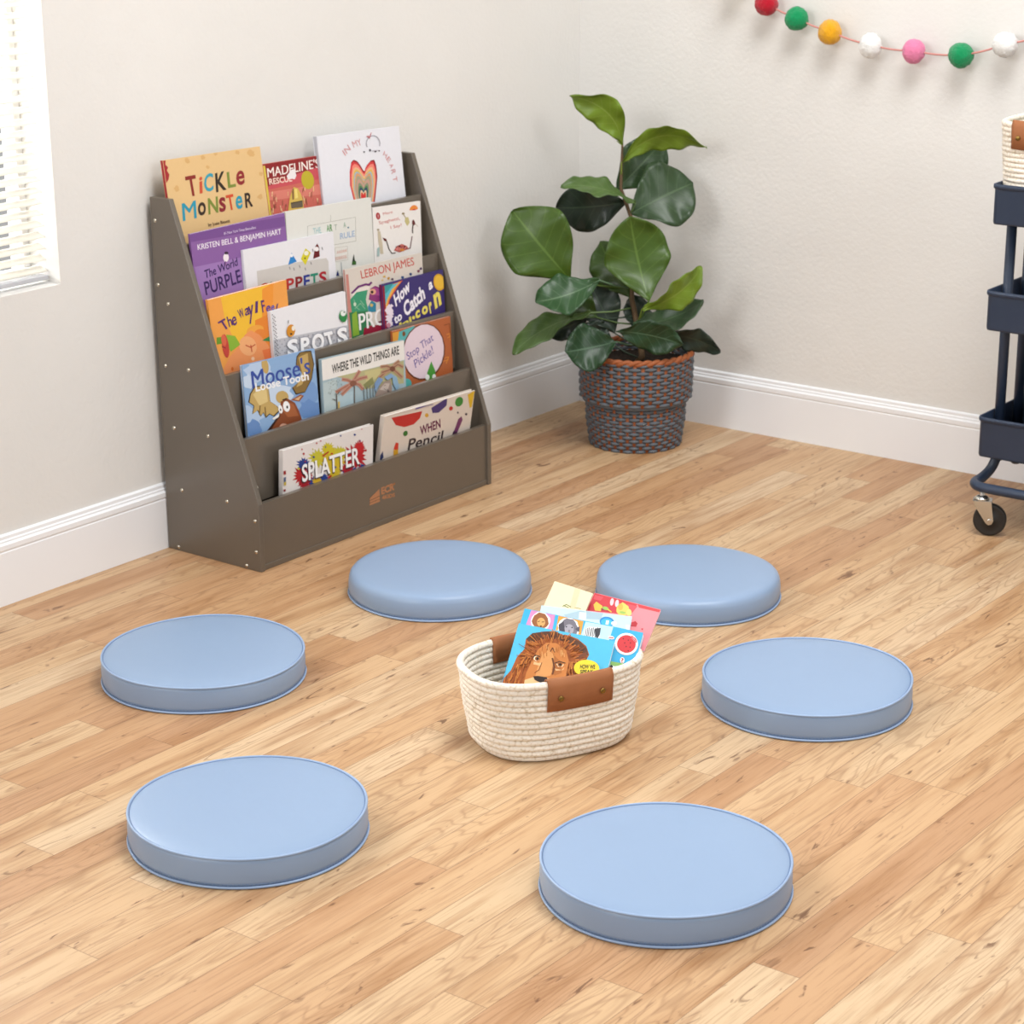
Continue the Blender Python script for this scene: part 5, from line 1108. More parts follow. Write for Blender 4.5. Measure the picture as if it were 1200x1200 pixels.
('8E4A1C',[442,997,353,1065,344,1051,433,983]),
('C87A34',[983,955,1046,1031,1039,1038,975,962]),
('6E3A1A',[922,881,970,953,959,962,911,890]),
('8E4A1C',[414,802,273,874,269,862,409,790]),
('D2863C',[668,1078,668,1192,655,1192,655,1079]),
('8E4A1C',[1047,761,1132,789,1127,804,1042,776]),
('6E3A1A',[301,601,183,607,183,590,301,584]),
('C87A34',[359,644,268,666,267,656,358,634]),
('D2863C',[521,891,466,996,452,989,506,884]),
('6E3A1A',[739,1026,722,1129,707,1127,725,1024]),
('8E4A1C',[631,1017,616,1129,608,1129,623,1016]),
('C87A34',[322,692,242,724,239,715,319,682]),
('C87A34',[1097,647,1192,654,1190,671,1095,664]),
('C0702C',[827,909,847,1003,835,1007,815,913]),
('C87A34',[482,872,431,939,424,934,475,866]),
('B4642A',[1203,703,1322,770,1313,786,1194,719]),
('D2863C',[316,739,229,742,229,733,316,729]),
('C0702C',[419,705,307,741,304,727,417,691]),
('D2863C',[430,857,326,907,322,896,426,846]),
('B4642A',[326,840,224,860,223,846,324,826]),
('6E3A1A',[306,761,225,764,225,751,306,747]),
('C0702C',[784,1010,770,1113,762,1113,776,1009]),
('6E3A1A',[435,531,336,501,338,493,438,523]),
('B4642A',[353,489,216,434,220,424,357,479]),
('6E3A1A',[506,836,419,919,414,912,500,830]),
('B4642A',[1050,868,1152,991,1143,1000,1040,878]),
('8E4A1C',[388,964,341,1034,330,1026,377,956]),
('B4642A',[453,470,383,433,390,421,459,458]),
('D2863C',[683,972,654,1099,643,1097,672,970]),
('C87A34',[889,957,903,1074,886,1078,872,961]),
('B4642A',[1052,759,1142,815,1135,827,1045,771]),
('6E3A1A',[1157,856,1236,893,1231,904,1152,867]),
('B4642A',[581,968,502,1068,494,1062,573,961]),
('D2863C',[820,1045,818,1125,810,1125,812,1046]),
('C87A34',[1028,787,1124,834,1119,843,1024,795]),
('D2863C',[885,1059,953,1182,943,1189,875,1066]),
('8E4A1C',[1089,587,1175,596,1173,608,1087,599]),
('C0702C',[1043,797,1142,837,1135,853,1036,813]),
('C87A34',[380,596,288,613,287,599,379,582]),
('D2863C',[379,928,250,1012,245,1004,375,920]),
('B4642A',[430,598,277,567,282,549,434,581]),
('8E4A1C',[492,1005,439,1111,427,1105,480,998]),
('8E4A1C',[451,918,403,991,394,985,443,912]),
('B4642A',[550,875,493,920,485,907,542,863]),
('C87A34',[664,914,654,1013,643,1013,653,914]),
('8E4A1C',[698,958,671,1079,660,1077,687,956]),
('B4642A',[428,726,311,787,305,772,422,710]),
('C0702C',[1171,687,1273,717,1267,734,1165,704]),
('8E4A1C',[1026,876,1144,1000,1136,1008,1019,884]),
('C87A34',[294,571,205,551,207,543,297,562]),
('6E3A1A',[361,738,297,753,295,737,359,722]),
('C0702C',[377,583,269,595,269,585,377,573]),
('C87A34',[427,823,296,878,293,867,424,812]),
('B4642A',[612,996,557,1085,543,1076,597,986]),
('C87A34',[513,907,454,990,446,984,505,901]),
('B4642A',[335,629,205,660,203,643,333,611]),
('B4642A',[1042,845,1123,957,1109,969,1028,857]),
('C0702C',[377,457,283,425,288,411,382,443]),
('C87A34',[360,827,247,868,244,858,357,817]),
('6E3A1A',[854,1030,860,1143,850,1144,844,1031]),
('6E3A1A',[1057,875,1125,982,1117,988,1050,880]),
('D2863C',[667,913,645,1033,633,1031,655,911]),
('6E3A1A',[1096,855,1167,934,1156,944,1086,866]),
('D2863C',[274,647,196,644,197,631,275,635]),
('C0702C',[402,839,295,909,289,898,396,827]),
('8E4A1C',[1158,879,1252,965,1245,974,1151,887]),
('D2863C',[281,620,154,617,155,608,282,611]),
('C87A34',[668,1085,633,1192,621,1192,657,1081]),
('8E4A1C',[907,1065,964,1141,956,1149,899,1072]),
('C0702C',[453,860,376,922,370,912,447,851]),
('C87A34',[632,1088,621,1192,609,1192,619,1088]),
('B4642A',[867,1051,891,1116,875,1124,850,1059]),
('6E3A1A',[1175,613,1271,603,1271,611,1175,621]),
('6E3A1A',[261,659,181,652,183,637,263,644]),
('B4642A',[297,505,218,475,224,461,303,491]),
('8E4A1C',[709,941,680,1013,669,1009,698,937]),
('6E3A1A',[411,586,328,565,332,553,415,574]),
('6E3A1A',[269,740,107,804,104,794,266,730]),
('8E4A1C',[631,1037,606,1121,592,1117,616,1033]),
('B4642A',[590,962,544,1058,534,1053,579,957]),
('B4642A',[338,731,207,802,203,792,334,721]),
('B4642A',[169,125,143,8,151,8,177,122]),
('C0702C',[321,635,330,523,340,523,330,635]),
('D2863C',[216,441,208,323,217,322,224,440]),
('D2863C',[147,282,122,171,138,166,163,277]),
('C0702C',[394,548,414,379,427,379,408,549]),
('6E3A1A',[269,539,266,413,283,411,286,537]),
('C87A34',[276,125,277,8,290,8,289,124]),
('C0702C',[415,217,409,121,419,120,425,216]),
('6E3A1A',[51,174,48,67,63,65,66,172]),
('D2863C',[186,424,162,331,179,325,202,418]),
('B4642A',[21,66,17,8,27,8,32,64]),
('C87A34',[287,97,292,8,304,8,299,96]),
('D2863C',[299,567,321,408,335,409,313,568]),
('B4642A',[357,528,376,372,385,372,366,528]),
('6E3A1A',[218,164,191,68,199,65,225,161]),
('D2863C',[195,399,220,233,232,234,207,400]),
('D2863C',[215,190,231,74,239,74,223,190]),
('D2863C',[227,105,201,8,215,8,241,99]),
('C0702C',[140,244,145,85,153,84,148,244]),
('6E3A1A',[308,594,282,472,298,467,324,589]),
('C87A34',[383,575,351,481,361,477,393,571]),
('D2863C',[237,285,219,150,229,147,247,282]),
('6E3A1A',[315,361,309,256,317,255,323,360]),
('B4642A',[113,92,122,8,131,8,123,92]),
('B4642A',[410,399,390,288,401,285,421,396]),
('C0702C',[141,93,136,8,146,8,151,92]),
('C0702C',[60,20,60,8,70,8,70,19]),
('D2863C',[108,133,122,8,136,8,122,133]),
('C87A34',[157,320,158,210,168,209,166,319]),
('6E3A1A',[160,355,130,238,145,232,176,349]),
('B4642A',[440,415,448,259,457,259,449,415]),
('B4642A',[121,257,119,130,135,129,138,255]),
('B4642A',[292,163,291,8,305,8,306,162]),
('D2863C',[259,314,242,154,255,151,272,311]),
('C0702C',[288,512,287,362,299,361,299,511]),
('C0702C',[104,115,118,8,129,8,115,116]),
('6E3A1A',[202,328,203,199,213,198,211,328]),
('C87A34',[466,168,471,48,481,47,477,167]),
('C87A34',[249,526,230,419,247,414,266,521]),
('C0702C',[322,622,331,454,341,454,332,621]),
('B4642A',[161,173,169,8,177,8,169,173]),
('6E3A1A',[86,71,86,8,101,8,101,70]),
('D2863C',[215,158,230,8,240,8,226,158]),
('D2863C',[266,563,257,431,267,430,276,561]),
('C0702C',[406,492,387,342,396,340,415,490]),
('B4642A',[233,204,244,54,252,54,242,204]),
('C0702C',[275,534,243,437,257,431,288,528]),
('6E3A1A',[322,455,308,332,321,330,335,452]),
('C0702C',[98,120,77,25,87,22,108,117]),
('C0702C',[196,44,194,8,202,8,204,42]),
('D2863C',[288,89,281,8,295,8,302,87]),
('C0702C',[228,47,223,8,236,8,241,44]),
('B4642A',[344,320,338,212,351,210,357,318]),
('C87A34',[35,128,47,8,60,8,48,128]),
('C87A34',[360,622,325,525,334,521,368,618]),
('C0702C',[218,29,221,8,230,8,226,30]),
('C0702C',[364,211,348,134,355,132,371,208]),
('C0702C',[364,146,347,40,355,38,372,144]),
('B4642A',[354,689,361,577,371,577,364,689]),
('B4642A',[356,242,374,103,388,104,370,242]),
('C0702C',[281,69,282,8,294,8,294,68]),
('6E3A1A',[166,164,145,82,157,78,178,160]),
('D2863C',[144,191,121,89,136,84,159,186]),
('B4642A',[1171,556,1234,437,1246,443,1184,563]),
('6E3A1A',[1329,732,1358,654,1367,658,1338,735]),
('D2863C',[1072,505,1122,392,1133,396,1082,509]),
('D2863C',[1170,402,1235,308,1247,317,1182,411]),
('B4642A',[1251,628,1327,507,1334,511,1258,633]),
('C0702C',[1009,526,1057,419,1070,425,1021,531]),
('C87A34',[1196,508,1245,390,1254,394,1204,511]),
('B4642A',[1302,393,1373,253,1384,259,1314,399]),
('6E3A1A',[1069,380,1137,308,1148,319,1079,391]),
('D2863C',[1262,374,1294,270,1307,273,1274,378]),
('6E3A1A',[1335,690,1395,584,1406,590,1346,696]),
('C87A34',[1019,476,1062,374,1077,381,1034,483]),
('C0702C',[1342,644,1395,510,1404,514,1351,648]),
('C0702C',[1308,617,1346,532,1356,536,1318,622]),
('6E3A1A',[1211,510,1276,383,1283,386,1218,513]),
('D2863C',[1060,641,1087,547,1102,551,1075,645]),
('B4642A',[1047,632,1124,523,1137,533,1060,641]),
('C0702C',[1042,527,1091,413,1103,418,1053,532]),
('6E3A1A',[1306,545,1354,421,1369,427,1322,551]),
('6E3A1A',[1080,354,1154,228,1166,235,1092,361]),
('C87A34',[1115,421,1151,280,1163,283,1127,424]),
('D2863C',[1104,637,1172,528,1179,532,1110,642]),
('C87A34',[1068,354,1125,227,1134,231,1077,358]),
('6E3A1A',[1192,425,1255,335,1261,340,1198,430]),
('C87A34',[1298,636,1348,533,1356,537,1306,640]),
('C87A34',[1281,459,1337,351,1346,356,1290,464]),
('D2863C',[973,646,1044,577,1050,584,980,653]),
('D2863C',[1292,675,1329,606,1338,611,1301,680]),
('C0702C',[1069,572,1098,466,1114,470,1086,575]),
('6E3A1A',[1069,405,1112,339,1121,345,1078,412]),
('C87A34',[1166,552,1205,419,1219,422,1180,555]),
('C0702C',[1222,649,1275,582,1283,589,1230,655]),
('C0702C',[1104,428,1180,310,1187,315,1111,432]),
('C87A34',[1121,537,1173,394,1183,397,1131,540]),
('C0702C',[1337,481,1388,406,1395,412,1345,486]),
('C87A34',[1309,575,1362,459,1373,464,1319,580]),
('D2863C',[1323,631,1388,526,1395,530,1329,635]),
('B4642A',[1155,403,1215,314,1225,321,1165,411]),
('B4642A',[1153,421,1193,278,1203,280,1164,423]),
('6E3A1A',[1276,512,1337,378,1352,385,1292,519]),
('C0702C',[1351,515,1405,372,1418,376,1363,520]),
('C87A34',[1240,554,1312,451,1320,457,1247,560]),
('B4642A',[1299,442,1372,374,1382,386,1309,455]),
('6E3A1A',[1285,430,1328,293,1338,296,1296,433]),
('C87A34',[1308,376,1392,243,1401,249,1316,382]),
('C87A34',[1212,634,1251,552,1259,556,1219,638]),
('D2863C',[1158,675,1203,605,1213,611,1168,682]),
('D2863C',[1278,617,1330,506,1338,510,1286,620]),
('6E3A1A',[1163,340,1195,226,1205,228,1174,342]),
('D2863C',[1140,507,1177,397,1191,401,1154,511]),
('D2863C',[1095,637,1139,511,1151,515,1107,642]),
('C87A34',[1199,697,1270,626,1277,633,1205,704]),
('D2863C',[1087,606,1121,500,1134,504,1099,610]),
('6E3A1A',[1219,704,1299,585,1312,594,1232,714]),
('D2863C',[1273,364,1310,296,1320,301,1283,370]),
('6E3A1A',[1380,456,1435,317,1449,323,1394,461]),
('6E3A1A',[1301,480,1338,384,1346,387,1308,483]),
('6E3A1A',[1176,460,1255,342,1267,351,1188,469]),
('6E3A1A',[1137,516,1185,399,1195,403,1147,520]),
('C0702C',[1125,370,1156,280,1165,283,1134,373]),
('C87E3E',[467,737,580,899,750,933,953,836,1054,636,1070,365,1036,195,391,34,379,278,434,564]),
('D89A5C',[566,647,662,777,785,691,820,451,804,311,551,204,547,422]),
('B06A30',[785,691,908,606,985,402,877,326,802,420]),
('E8C08C',[388,143,587,266,793,254,909,196,887,82,529,8,402,8]),
('E4B884',[459,514,527,501,600,515,589,458,461,459]),
('E4B884',[844,456,972,455,1007,517,996,460,878,422]),
('F0E0C0',[439,604,485,624,539,591,543,548,490,526,444,555]),
('F0E0C0',[852,545,906,576,982,558,966,517,894,499]),
('9A5A1C',[543,587,545,573,542,560,535,549,525,541,513,536,499,536,486,539,475,547,466,557,461,570,459,583,462,596,469,607,479,615,491,620,505,621,518,617,529,610,538,599]),
('1E120C',[524,583,525,575,524,568,521,562,516,557,510,555,504,555,498,557,492,562,488,568,485,575,484,582,485,589,488,595,493,600,498,602,505,602,511,600,517,596,521,590]),
('9A5A1C',[961,557,962,544,959,532,951,521,941,513,928,509,914,508,900,511,888,518,879,527,874,539,873,551,877,564,884,574,895,582,908,587,922,588,936,585,947,578,956,568]),
('1E120C',[942,553,943,545,941,538,938,532,933,527,926,525,919,525,912,527,906,531,901,537,899,544,898,551,899,559,903,565,908,569,914,572,921,572,928,570,935,566,939,560]),
('2A1810',[428,576,463,634,450,643,415,585]),
('2A1810',[450,627,546,616,546,632,450,643]),
('2A1810',[825,547,904,600,896,613,816,561]),
('2A1810',[892,597,1003,583,1003,599,892,612]),
('6A3A1A',[700,747,722,831,705,837,683,753]),
('6A3A1A',[702,827,766,747,779,758,716,839]),
('8A5022',[604,811,644,882,631,891,591,820]),
('8A5022',[593,522,576,372,591,369,608,519]),
('8A5022',[582,384,516,310,528,299,593,373]),
('6A3A1A',[744,634,824,466,850,478,771,647]),
('6A3A1A',[818,492,819,336,849,333,848,489]),
('2A1C18',[517,238,588,260,752,267,784,211,668,146,558,178]),
('2A1C18',[658,163,666,74,679,75,670,163]),
('9A5A24',[527,670,548,598,557,601,536,672]),
('B4702E',[902,744,928,673,937,677,911,747]),
('E0AC6C',[631,827,657,757,666,760,640,830]),
('9A5A24',[622,838,628,763,638,763,632,838]),
('E0AC6C',[891,790,919,720,928,724,900,794]),
('9A5A24',[608,812,632,741,641,744,618,815]),
('E0AC6C',[634,762,641,687,651,688,644,762]),
('E0AC6C',[590,858,620,789,629,793,599,862]),
('B4702E',[813,861,821,787,831,787,823,861]),
('B4702E',[786,828,809,757,819,759,796,830]),
('9A5A24',[533,814,544,740,554,741,543,814]),
('B4702E',[584,674,618,605,626,610,593,678]),
('B4702E',[497,730,521,659,530,662,507,733]),
('B4702E',[751,719,784,650,793,654,760,723]),
('E0AC6C',[862,811,874,738,884,739,872,812]),
('B4702E',[632,721,643,647,653,648,642,722]),
('E0AC6C',[929,767,955,696,964,700,938,770]),
('B4702E',[768,856,775,781,786,782,778,856]),
('E0AC6C',[889,769,894,695,904,695,899,769]),
('9A5A24',[830,922,853,851,863,854,839,925]),
('E0AC6C',[885,812,915,742,924,746,894,816]),
('E0AC6C',[746,839,760,766,770,767,756,840]),
('B4702E',[890,849,907,776,917,778,900,851]),
('E0AC6C',[546,715,573,645,582,648,555,719]),
('B4702E',[498,737,519,665,529,667,507,739]),
('B4702E',[628,716,649,644,659,647,638,718]),
('EED63A',[1607,600,1606,550,1583,501,1541,459,1484,428,1418,410,1349,408,1283,421,1228,449,1188,488,1168,535,1169,586,1192,634,1234,677,1291,708,1357,726,1427,728,1493,715,1548,687,1587,647]),
('33301A','HOW WE',[1277,534,1534,581,1261,618],0.039),
('33301A','SPEAK',[1299,445,1525,492,1286,519],0.039)]),
dict(o=(1.20638,-1.89407,0.1434),u=(0.92597,0.36045,-0.11246),v=(-0.19031,0.70277,0.68549),w=0.2158,h=0.0860,t=0.0160,label='blue board book with animal tiles and red round button, behind the lion book',base='3EB0DE',spine='1E2E5A',hard=False,group=None,art=[('D690C0',[562,852,585,565,107,552,123,852]),
('E8A040',[822,852,1079,846,1105,556,649,566,623,852]),
('BCE0F2',[1118,846,1494,852,1619,852,1609,543,1108,543]),
('F4F2F2',[512,719,511,654,503,590,467,537,419,501,361,498,308,494,236,541,195,583,174,643,166,712,188,770,218,810,254,852,374,852,388,846,429,817,491,775]),
('9A6034',[473,710,496,659,479,604,448,570,405,546,360,509,302,521,255,562,214,599,185,645,190,697,201,764,233,795,270,841,320,838,381,831,415,801,451,762]),
('D8A868',[427,677,431,650,427,624,416,602,400,585,379,576,356,575,333,583,312,598,295,620,285,645,281,672,284,698,295,721,311,737,332,746,355,747,379,739,399,724,416,702]),
('F4F2F2',[1034,695,1062,632,1045,560,997,492,942,479,879,458,815,461,748,490,689,545,681,615,652,682,674,763,719,819,775,835,803,852,871,852,901,836,972,812,1005,756]),
('7A7680',[1030,694,1028,626,1023,570,971,524,935,476,875,476,817,492,758,518,733,568,684,616,678,681,712,732,735,796,778,835,838,832,893,837,947,794,980,745]),
('A8A4AC',[954,654,959,624,954,594,942,569,923,550,900,540,874,539,848,548,824,565,805,589,793,618,789,649,793,678,806,704,824,722,848,733,874,734,900,725,924,707,943,683]),
('5A3418',[301,649,332,674,324,685,292,660]),
('5A3418',[369,659,409,675,403,688,363,672]),
('3A2418',[342,596,394,599,378,561]),
('4A4650',[669,683,737,769,815,575,725,527]),
('5E5A64',[972,667,1043,739,1063,617]),
('8A868E',[862,627,889,469,924,473,897,631]),
('2A2830',[827,676,827,672,827,668,825,664,822,662,818,660,814,660,810,661,807,663,804,667,802,671,802,675,803,679,805,683,807,685,811,687,815,687,819,686,822,684,825,680]),
('2A2830',[928,685,929,681,928,677,926,673,923,670,920,669,916,669,912,670,908,672,905,675,904,679,903,684,904,688,906,691,909,694,912,695,916,696,920,695,924,692,926,689]),
('F6F6F6',[1169,556,1143,705,1205,761,1403,792,1447,577,1344,526]),
('2A2A2E',[1159,719,1177,569,1189,570,1171,720]),
('2A2A2E',[1181,733,1208,548,1221,549,1193,734]),
('2A2A2E',[1203,746,1225,580,1238,581,1216,747]),
('2A2A2E',[1232,736,1257,559,1269,560,1244,737]),
('2A2A2E',[1254,749,1274,591,1287,592,1267,750]),
('2A2A2E',[1276,762,1305,570,1318,571,1289,764]),
('2A2A2E',[1305,752,1323,602,1335,602,1317,753]),
('2A2A2E',[1327,765,1354,581,1367,582,1339,766]),
('2A2A2E',[1349,779,1371,613,1384,613,1362,780]),
('3A3A40',[1313,743,1410,787,1426,656,1402,553,1341,637]),
('F2F2F0',[2127,607,2129,560,2122,514,2105,471,2078,434,2044,405,2004,384,1961,373,1915,372,1869,382,1827,402,1789,431,1758,467,1736,510,1722,555,1719,602,1727,649,1744,691,1770,729,1804,758,1844,779,1889,790,1935,791,1980,781,2023,760,2060,731,2091,695,2114,652]),
('D03A40',[2087,602,2090,564,2084,527,2070,492,2049,462,2021,439,1989,422,1954,413,1917,413,1880,421,1846,437,1816,460,1791,489,1772,523,1762,560,1759,598,1765,636,1779,670,1800,700,1828,724,1860,741,1896,750,1933,750,1969,742,2003,726,2034,702,2059,673,2077,639]),
('5A1A20',[1857,669,1856,660,1850,655,1841,657,1836,664,1837,673,1843,679,1852,677]),
('5A1A20',[1949,662,1948,653,1941,648,1932,649,1927,657,1928,666,1935,671,1943,670]),
('5A1A20',[1902,595,1901,586,1894,581,1885,583,1880,591,1881,600,1888,605,1896,603]),
('5A1A20',[1998,617,1997,608,1991,603,1982,605,1977,612,1978,621,1985,627,1993,625]),
('5A1A20',[1943,535,1942,526,1935,521,1926,522,1921,530,1922,539,1929,544,1937,543]),
('5A1A20',[2014,537,2013,528,2006,523,1997,525,1992,532,1993,541,2000,546,2008,545]),
('5A1A20',[1999,464,1998,455,1991,450,1983,452,1977,459,1978,468,1985,474,1994,472]),
('D03A40',[1970,740,2054,701,2061,720,1977,760]),
('D03A40',[2040,714,2080,640,2097,650,2057,724]),
('E8A0A4','PRESS',[1979,697,2084,637,1999,751],0.0),
('F4F2F0','LISTEN',[1813,450,1952,406,1806,407],0.0),
('F2F2F0',[1690,643,1689,633,1682,624,1670,616,1655,611,1638,609,1621,610,1605,614,1592,621,1584,630,1580,640,1582,650,1589,659,1600,667,1615,672,1632,674,1649,673,1665,669,1678,662,1687,653]),
('B82A34',[1595,623,1680,636,1676,655,1592,642]),
('8CBA6A',[1741,203,2115,213,2109,88,1899,8,1748,8]),
('F2F2F0',[1971,272,1973,254,1972,236,1967,222,1958,211,1947,206,1934,206,1921,212,1910,222,1900,237,1894,254,1891,273,1892,290,1898,305,1906,315,1917,321,1930,321,1943,315,1955,304,1964,289]),
('B82A34','?',[1923,211,1966,221,1900,300],0.023),
('F4F2F0',[1711,8,1727,139,1834,122,1971,181,2037,72,1995,8]),
('5A3A2C',[1744,8,1751,95,1868,88,1932,8]),
('2A2024',[2001,105,2003,90,2001,76,1997,64,1989,55,1979,50,1968,50,1957,55,1947,63,1939,75,1934,89,1931,104,1933,118,1938,131,1945,139,1955,144,1966,144,1977,140,1987,131,1995,119]),
('2A2024',[1806,102,1808,89,1807,76,1803,65,1796,58,1788,54,1778,54,1769,58,1760,65,1753,76,1748,89,1746,102,1747,114,1751,125,1758,133,1766,137,1775,137,1785,133,1794,125,1801,114])]),
dict(o=(1.22947,-1.86817,0.13184),u=(0.90627,0.41933,-0.05332),v=(-0.26894,0.6693,0.69261),w=0.1626,h=0.1000,t=0.0060,label='pale blue thin book with a grey band, third from the front in the basket',base='C3DEE9',spine='C3DEE9',hard=False,group=None,art=[('A8C0CC',[424,871,705,992,780,992,819,953,739,830,484,823]),
('A8C0CC',[1118,992,1090,863,838,843,812,992]),
('D4E6EE',[690,963,817,966,836,787,709,784]),
('2A8ACC',[1340,835,1335,805,1317,777,1289,756,1253,743,1213,739,1172,744,1135,759,1105,781,1085,809,1077,840,1082,870,1100,898,1128,919,1164,932,1205,936,1245,931,1283,916,1312,894,1332,866]),
('46B4E6',[1316,825,1312,801,1298,780,1275,763,1246,753,1214,750,1181,754,1151,765,1127,783,1111,805,1104,828,1109,852,1123,873,1146,890,1175,900,1207,904,1240,899,1270,888,1294,870,1310,848]),
('F4F4F4','1',[1192,785,1243,786,1191,868],0.023),
('F2F0EE',[1553,828,1618,824,1618,716,1571,720]),
('F2F0EE',[1387,834,1387,822,1381,810,1372,800,1359,793,1344,789,1328,789,1313,792,1301,799,1292,809,1288,820,1288,832,1293,844,1303,854,1316,861,1331,865,1347,865,1361,862,1374,855,1383,845])]),
dict(o=(1.20753,-1.84452,0.15277),u=(0.94213,0.27338,-0.19403),v=(-0.07765,0.74099,0.66701),w=0.0739,h=0.1200,t=0.0040,label='cream thin book with a small drawing, back left in the rope basket',base='EFE0BE',spine='EFE0BE',hard=False,group=None,art=[('E6D2AC',[502,1192,551,806,450,786,394,1192]),
('7A8A4A',[330,777,383,836,371,848,318,789]),
('7A8A4A',[369,832,467,811,469,827,370,848]),
('7A8A4A',[329,796,438,786,438,802,329,812]),
('A89A60',[538,825,649,839,646,853,535,839])]),
dict(o=(1.271,-1.78899,0.15998),u=(0.94869,0.28589,-0.13511),v=(-0.16576,0.8135,0.55744),w=0.1253,h=0.0920,t=0.0050,label='red and pink glossy thin book with yellow fruit, back right in the rope basket',base='EE8A92',spine='EE8A92',hard=False,group=None,art=[('C8343E',[731,912,820,911,763,653,20,519,8,596,8,912]),
('E2505A',[27,876,188,877,165,789,34,781]),
('D83A40',[820,911,840,912,1245,912,1245,856,869,846]),
('E4505A',[651,859,835,867,789,693,682,692]),
('F2C8CC',[403,823,406,799,406,777,402,759,394,747,385,742,374,745,362,755,352,772,343,793,336,817,333,841,334,864,338,882,345,894,354,898,365,895,377,885,388,869,397,847]),
('F2C8CC',[498,820,501,796,500,774,496,756,489,744,480,740,469,742,457,753,447,769,438,790,431,814,428,839,429,861,433,879,440,891,449,895,460,892,472,882,483,866,491,844]),
('E6C24A',[75,665,101,744,243,684,243,572,141,556]),
('7A2A4A',[236,606,365,618,360,642,231,630]),
('9AC05A',[364,655,363,644,356,634,344,626,329,621,311,620,293,622,277,627,263,635,254,645,250,656,251,667,258,677,270,685,285,690,303,692,320,690,337,685,351,676,360,666]),
('E6C24A',[342,638,433,600,438,622,347,661]),
('EAC862',[714,759,729,684,704,619,648,599,584,591,521,637,499,693,488,762,523,812,554,869,627,842,684,813]),
('E0B04A',[594,777,599,755,600,733,596,715,587,701,575,694,560,693,545,699,530,712,517,729,507,750,502,772,501,793,505,812,514,826,526,833,541,834,556,828,571,815,584,798]),
('9CC060',[688,664,687,655,680,646,668,638,652,632,633,629,614,629,596,631,581,637,571,644,566,653,567,663,574,672,587,679,603,685,621,688,641,689,658,686,673,681,684,673]),
('F0D878',[779,706,784,684,785,662,781,644,772,630,760,623,745,622,730,628,715,641,702,658,692,679,687,701,686,722,691,741,699,754,711,762,726,762,742,756,756,744,769,726]),
('C0202E',[842,502,904,553,957,515,955,442,855,426]),
('C0202E',[1052,430,1086,447,1090,398])]),
]
LOGO=[('B5805C',[3490,594,3826,731,3837,430,3483,425]),
('6E5846',[3481,546,3850,573,3849,558,3480,531]),
('6E5846',[3479,491,3847,493,3847,481,3478,478]),
('6E5846',[3483,611,3706,680,3482,596]),
('B5805C','ECR',[3887,574,4350,580,3886,751],0.047),
('B5805C','4KIDS',[3898,455,4360,414,3901,550],0.039),
('A0704E',[4212,715,4378,750,4376,695,4219,693])]

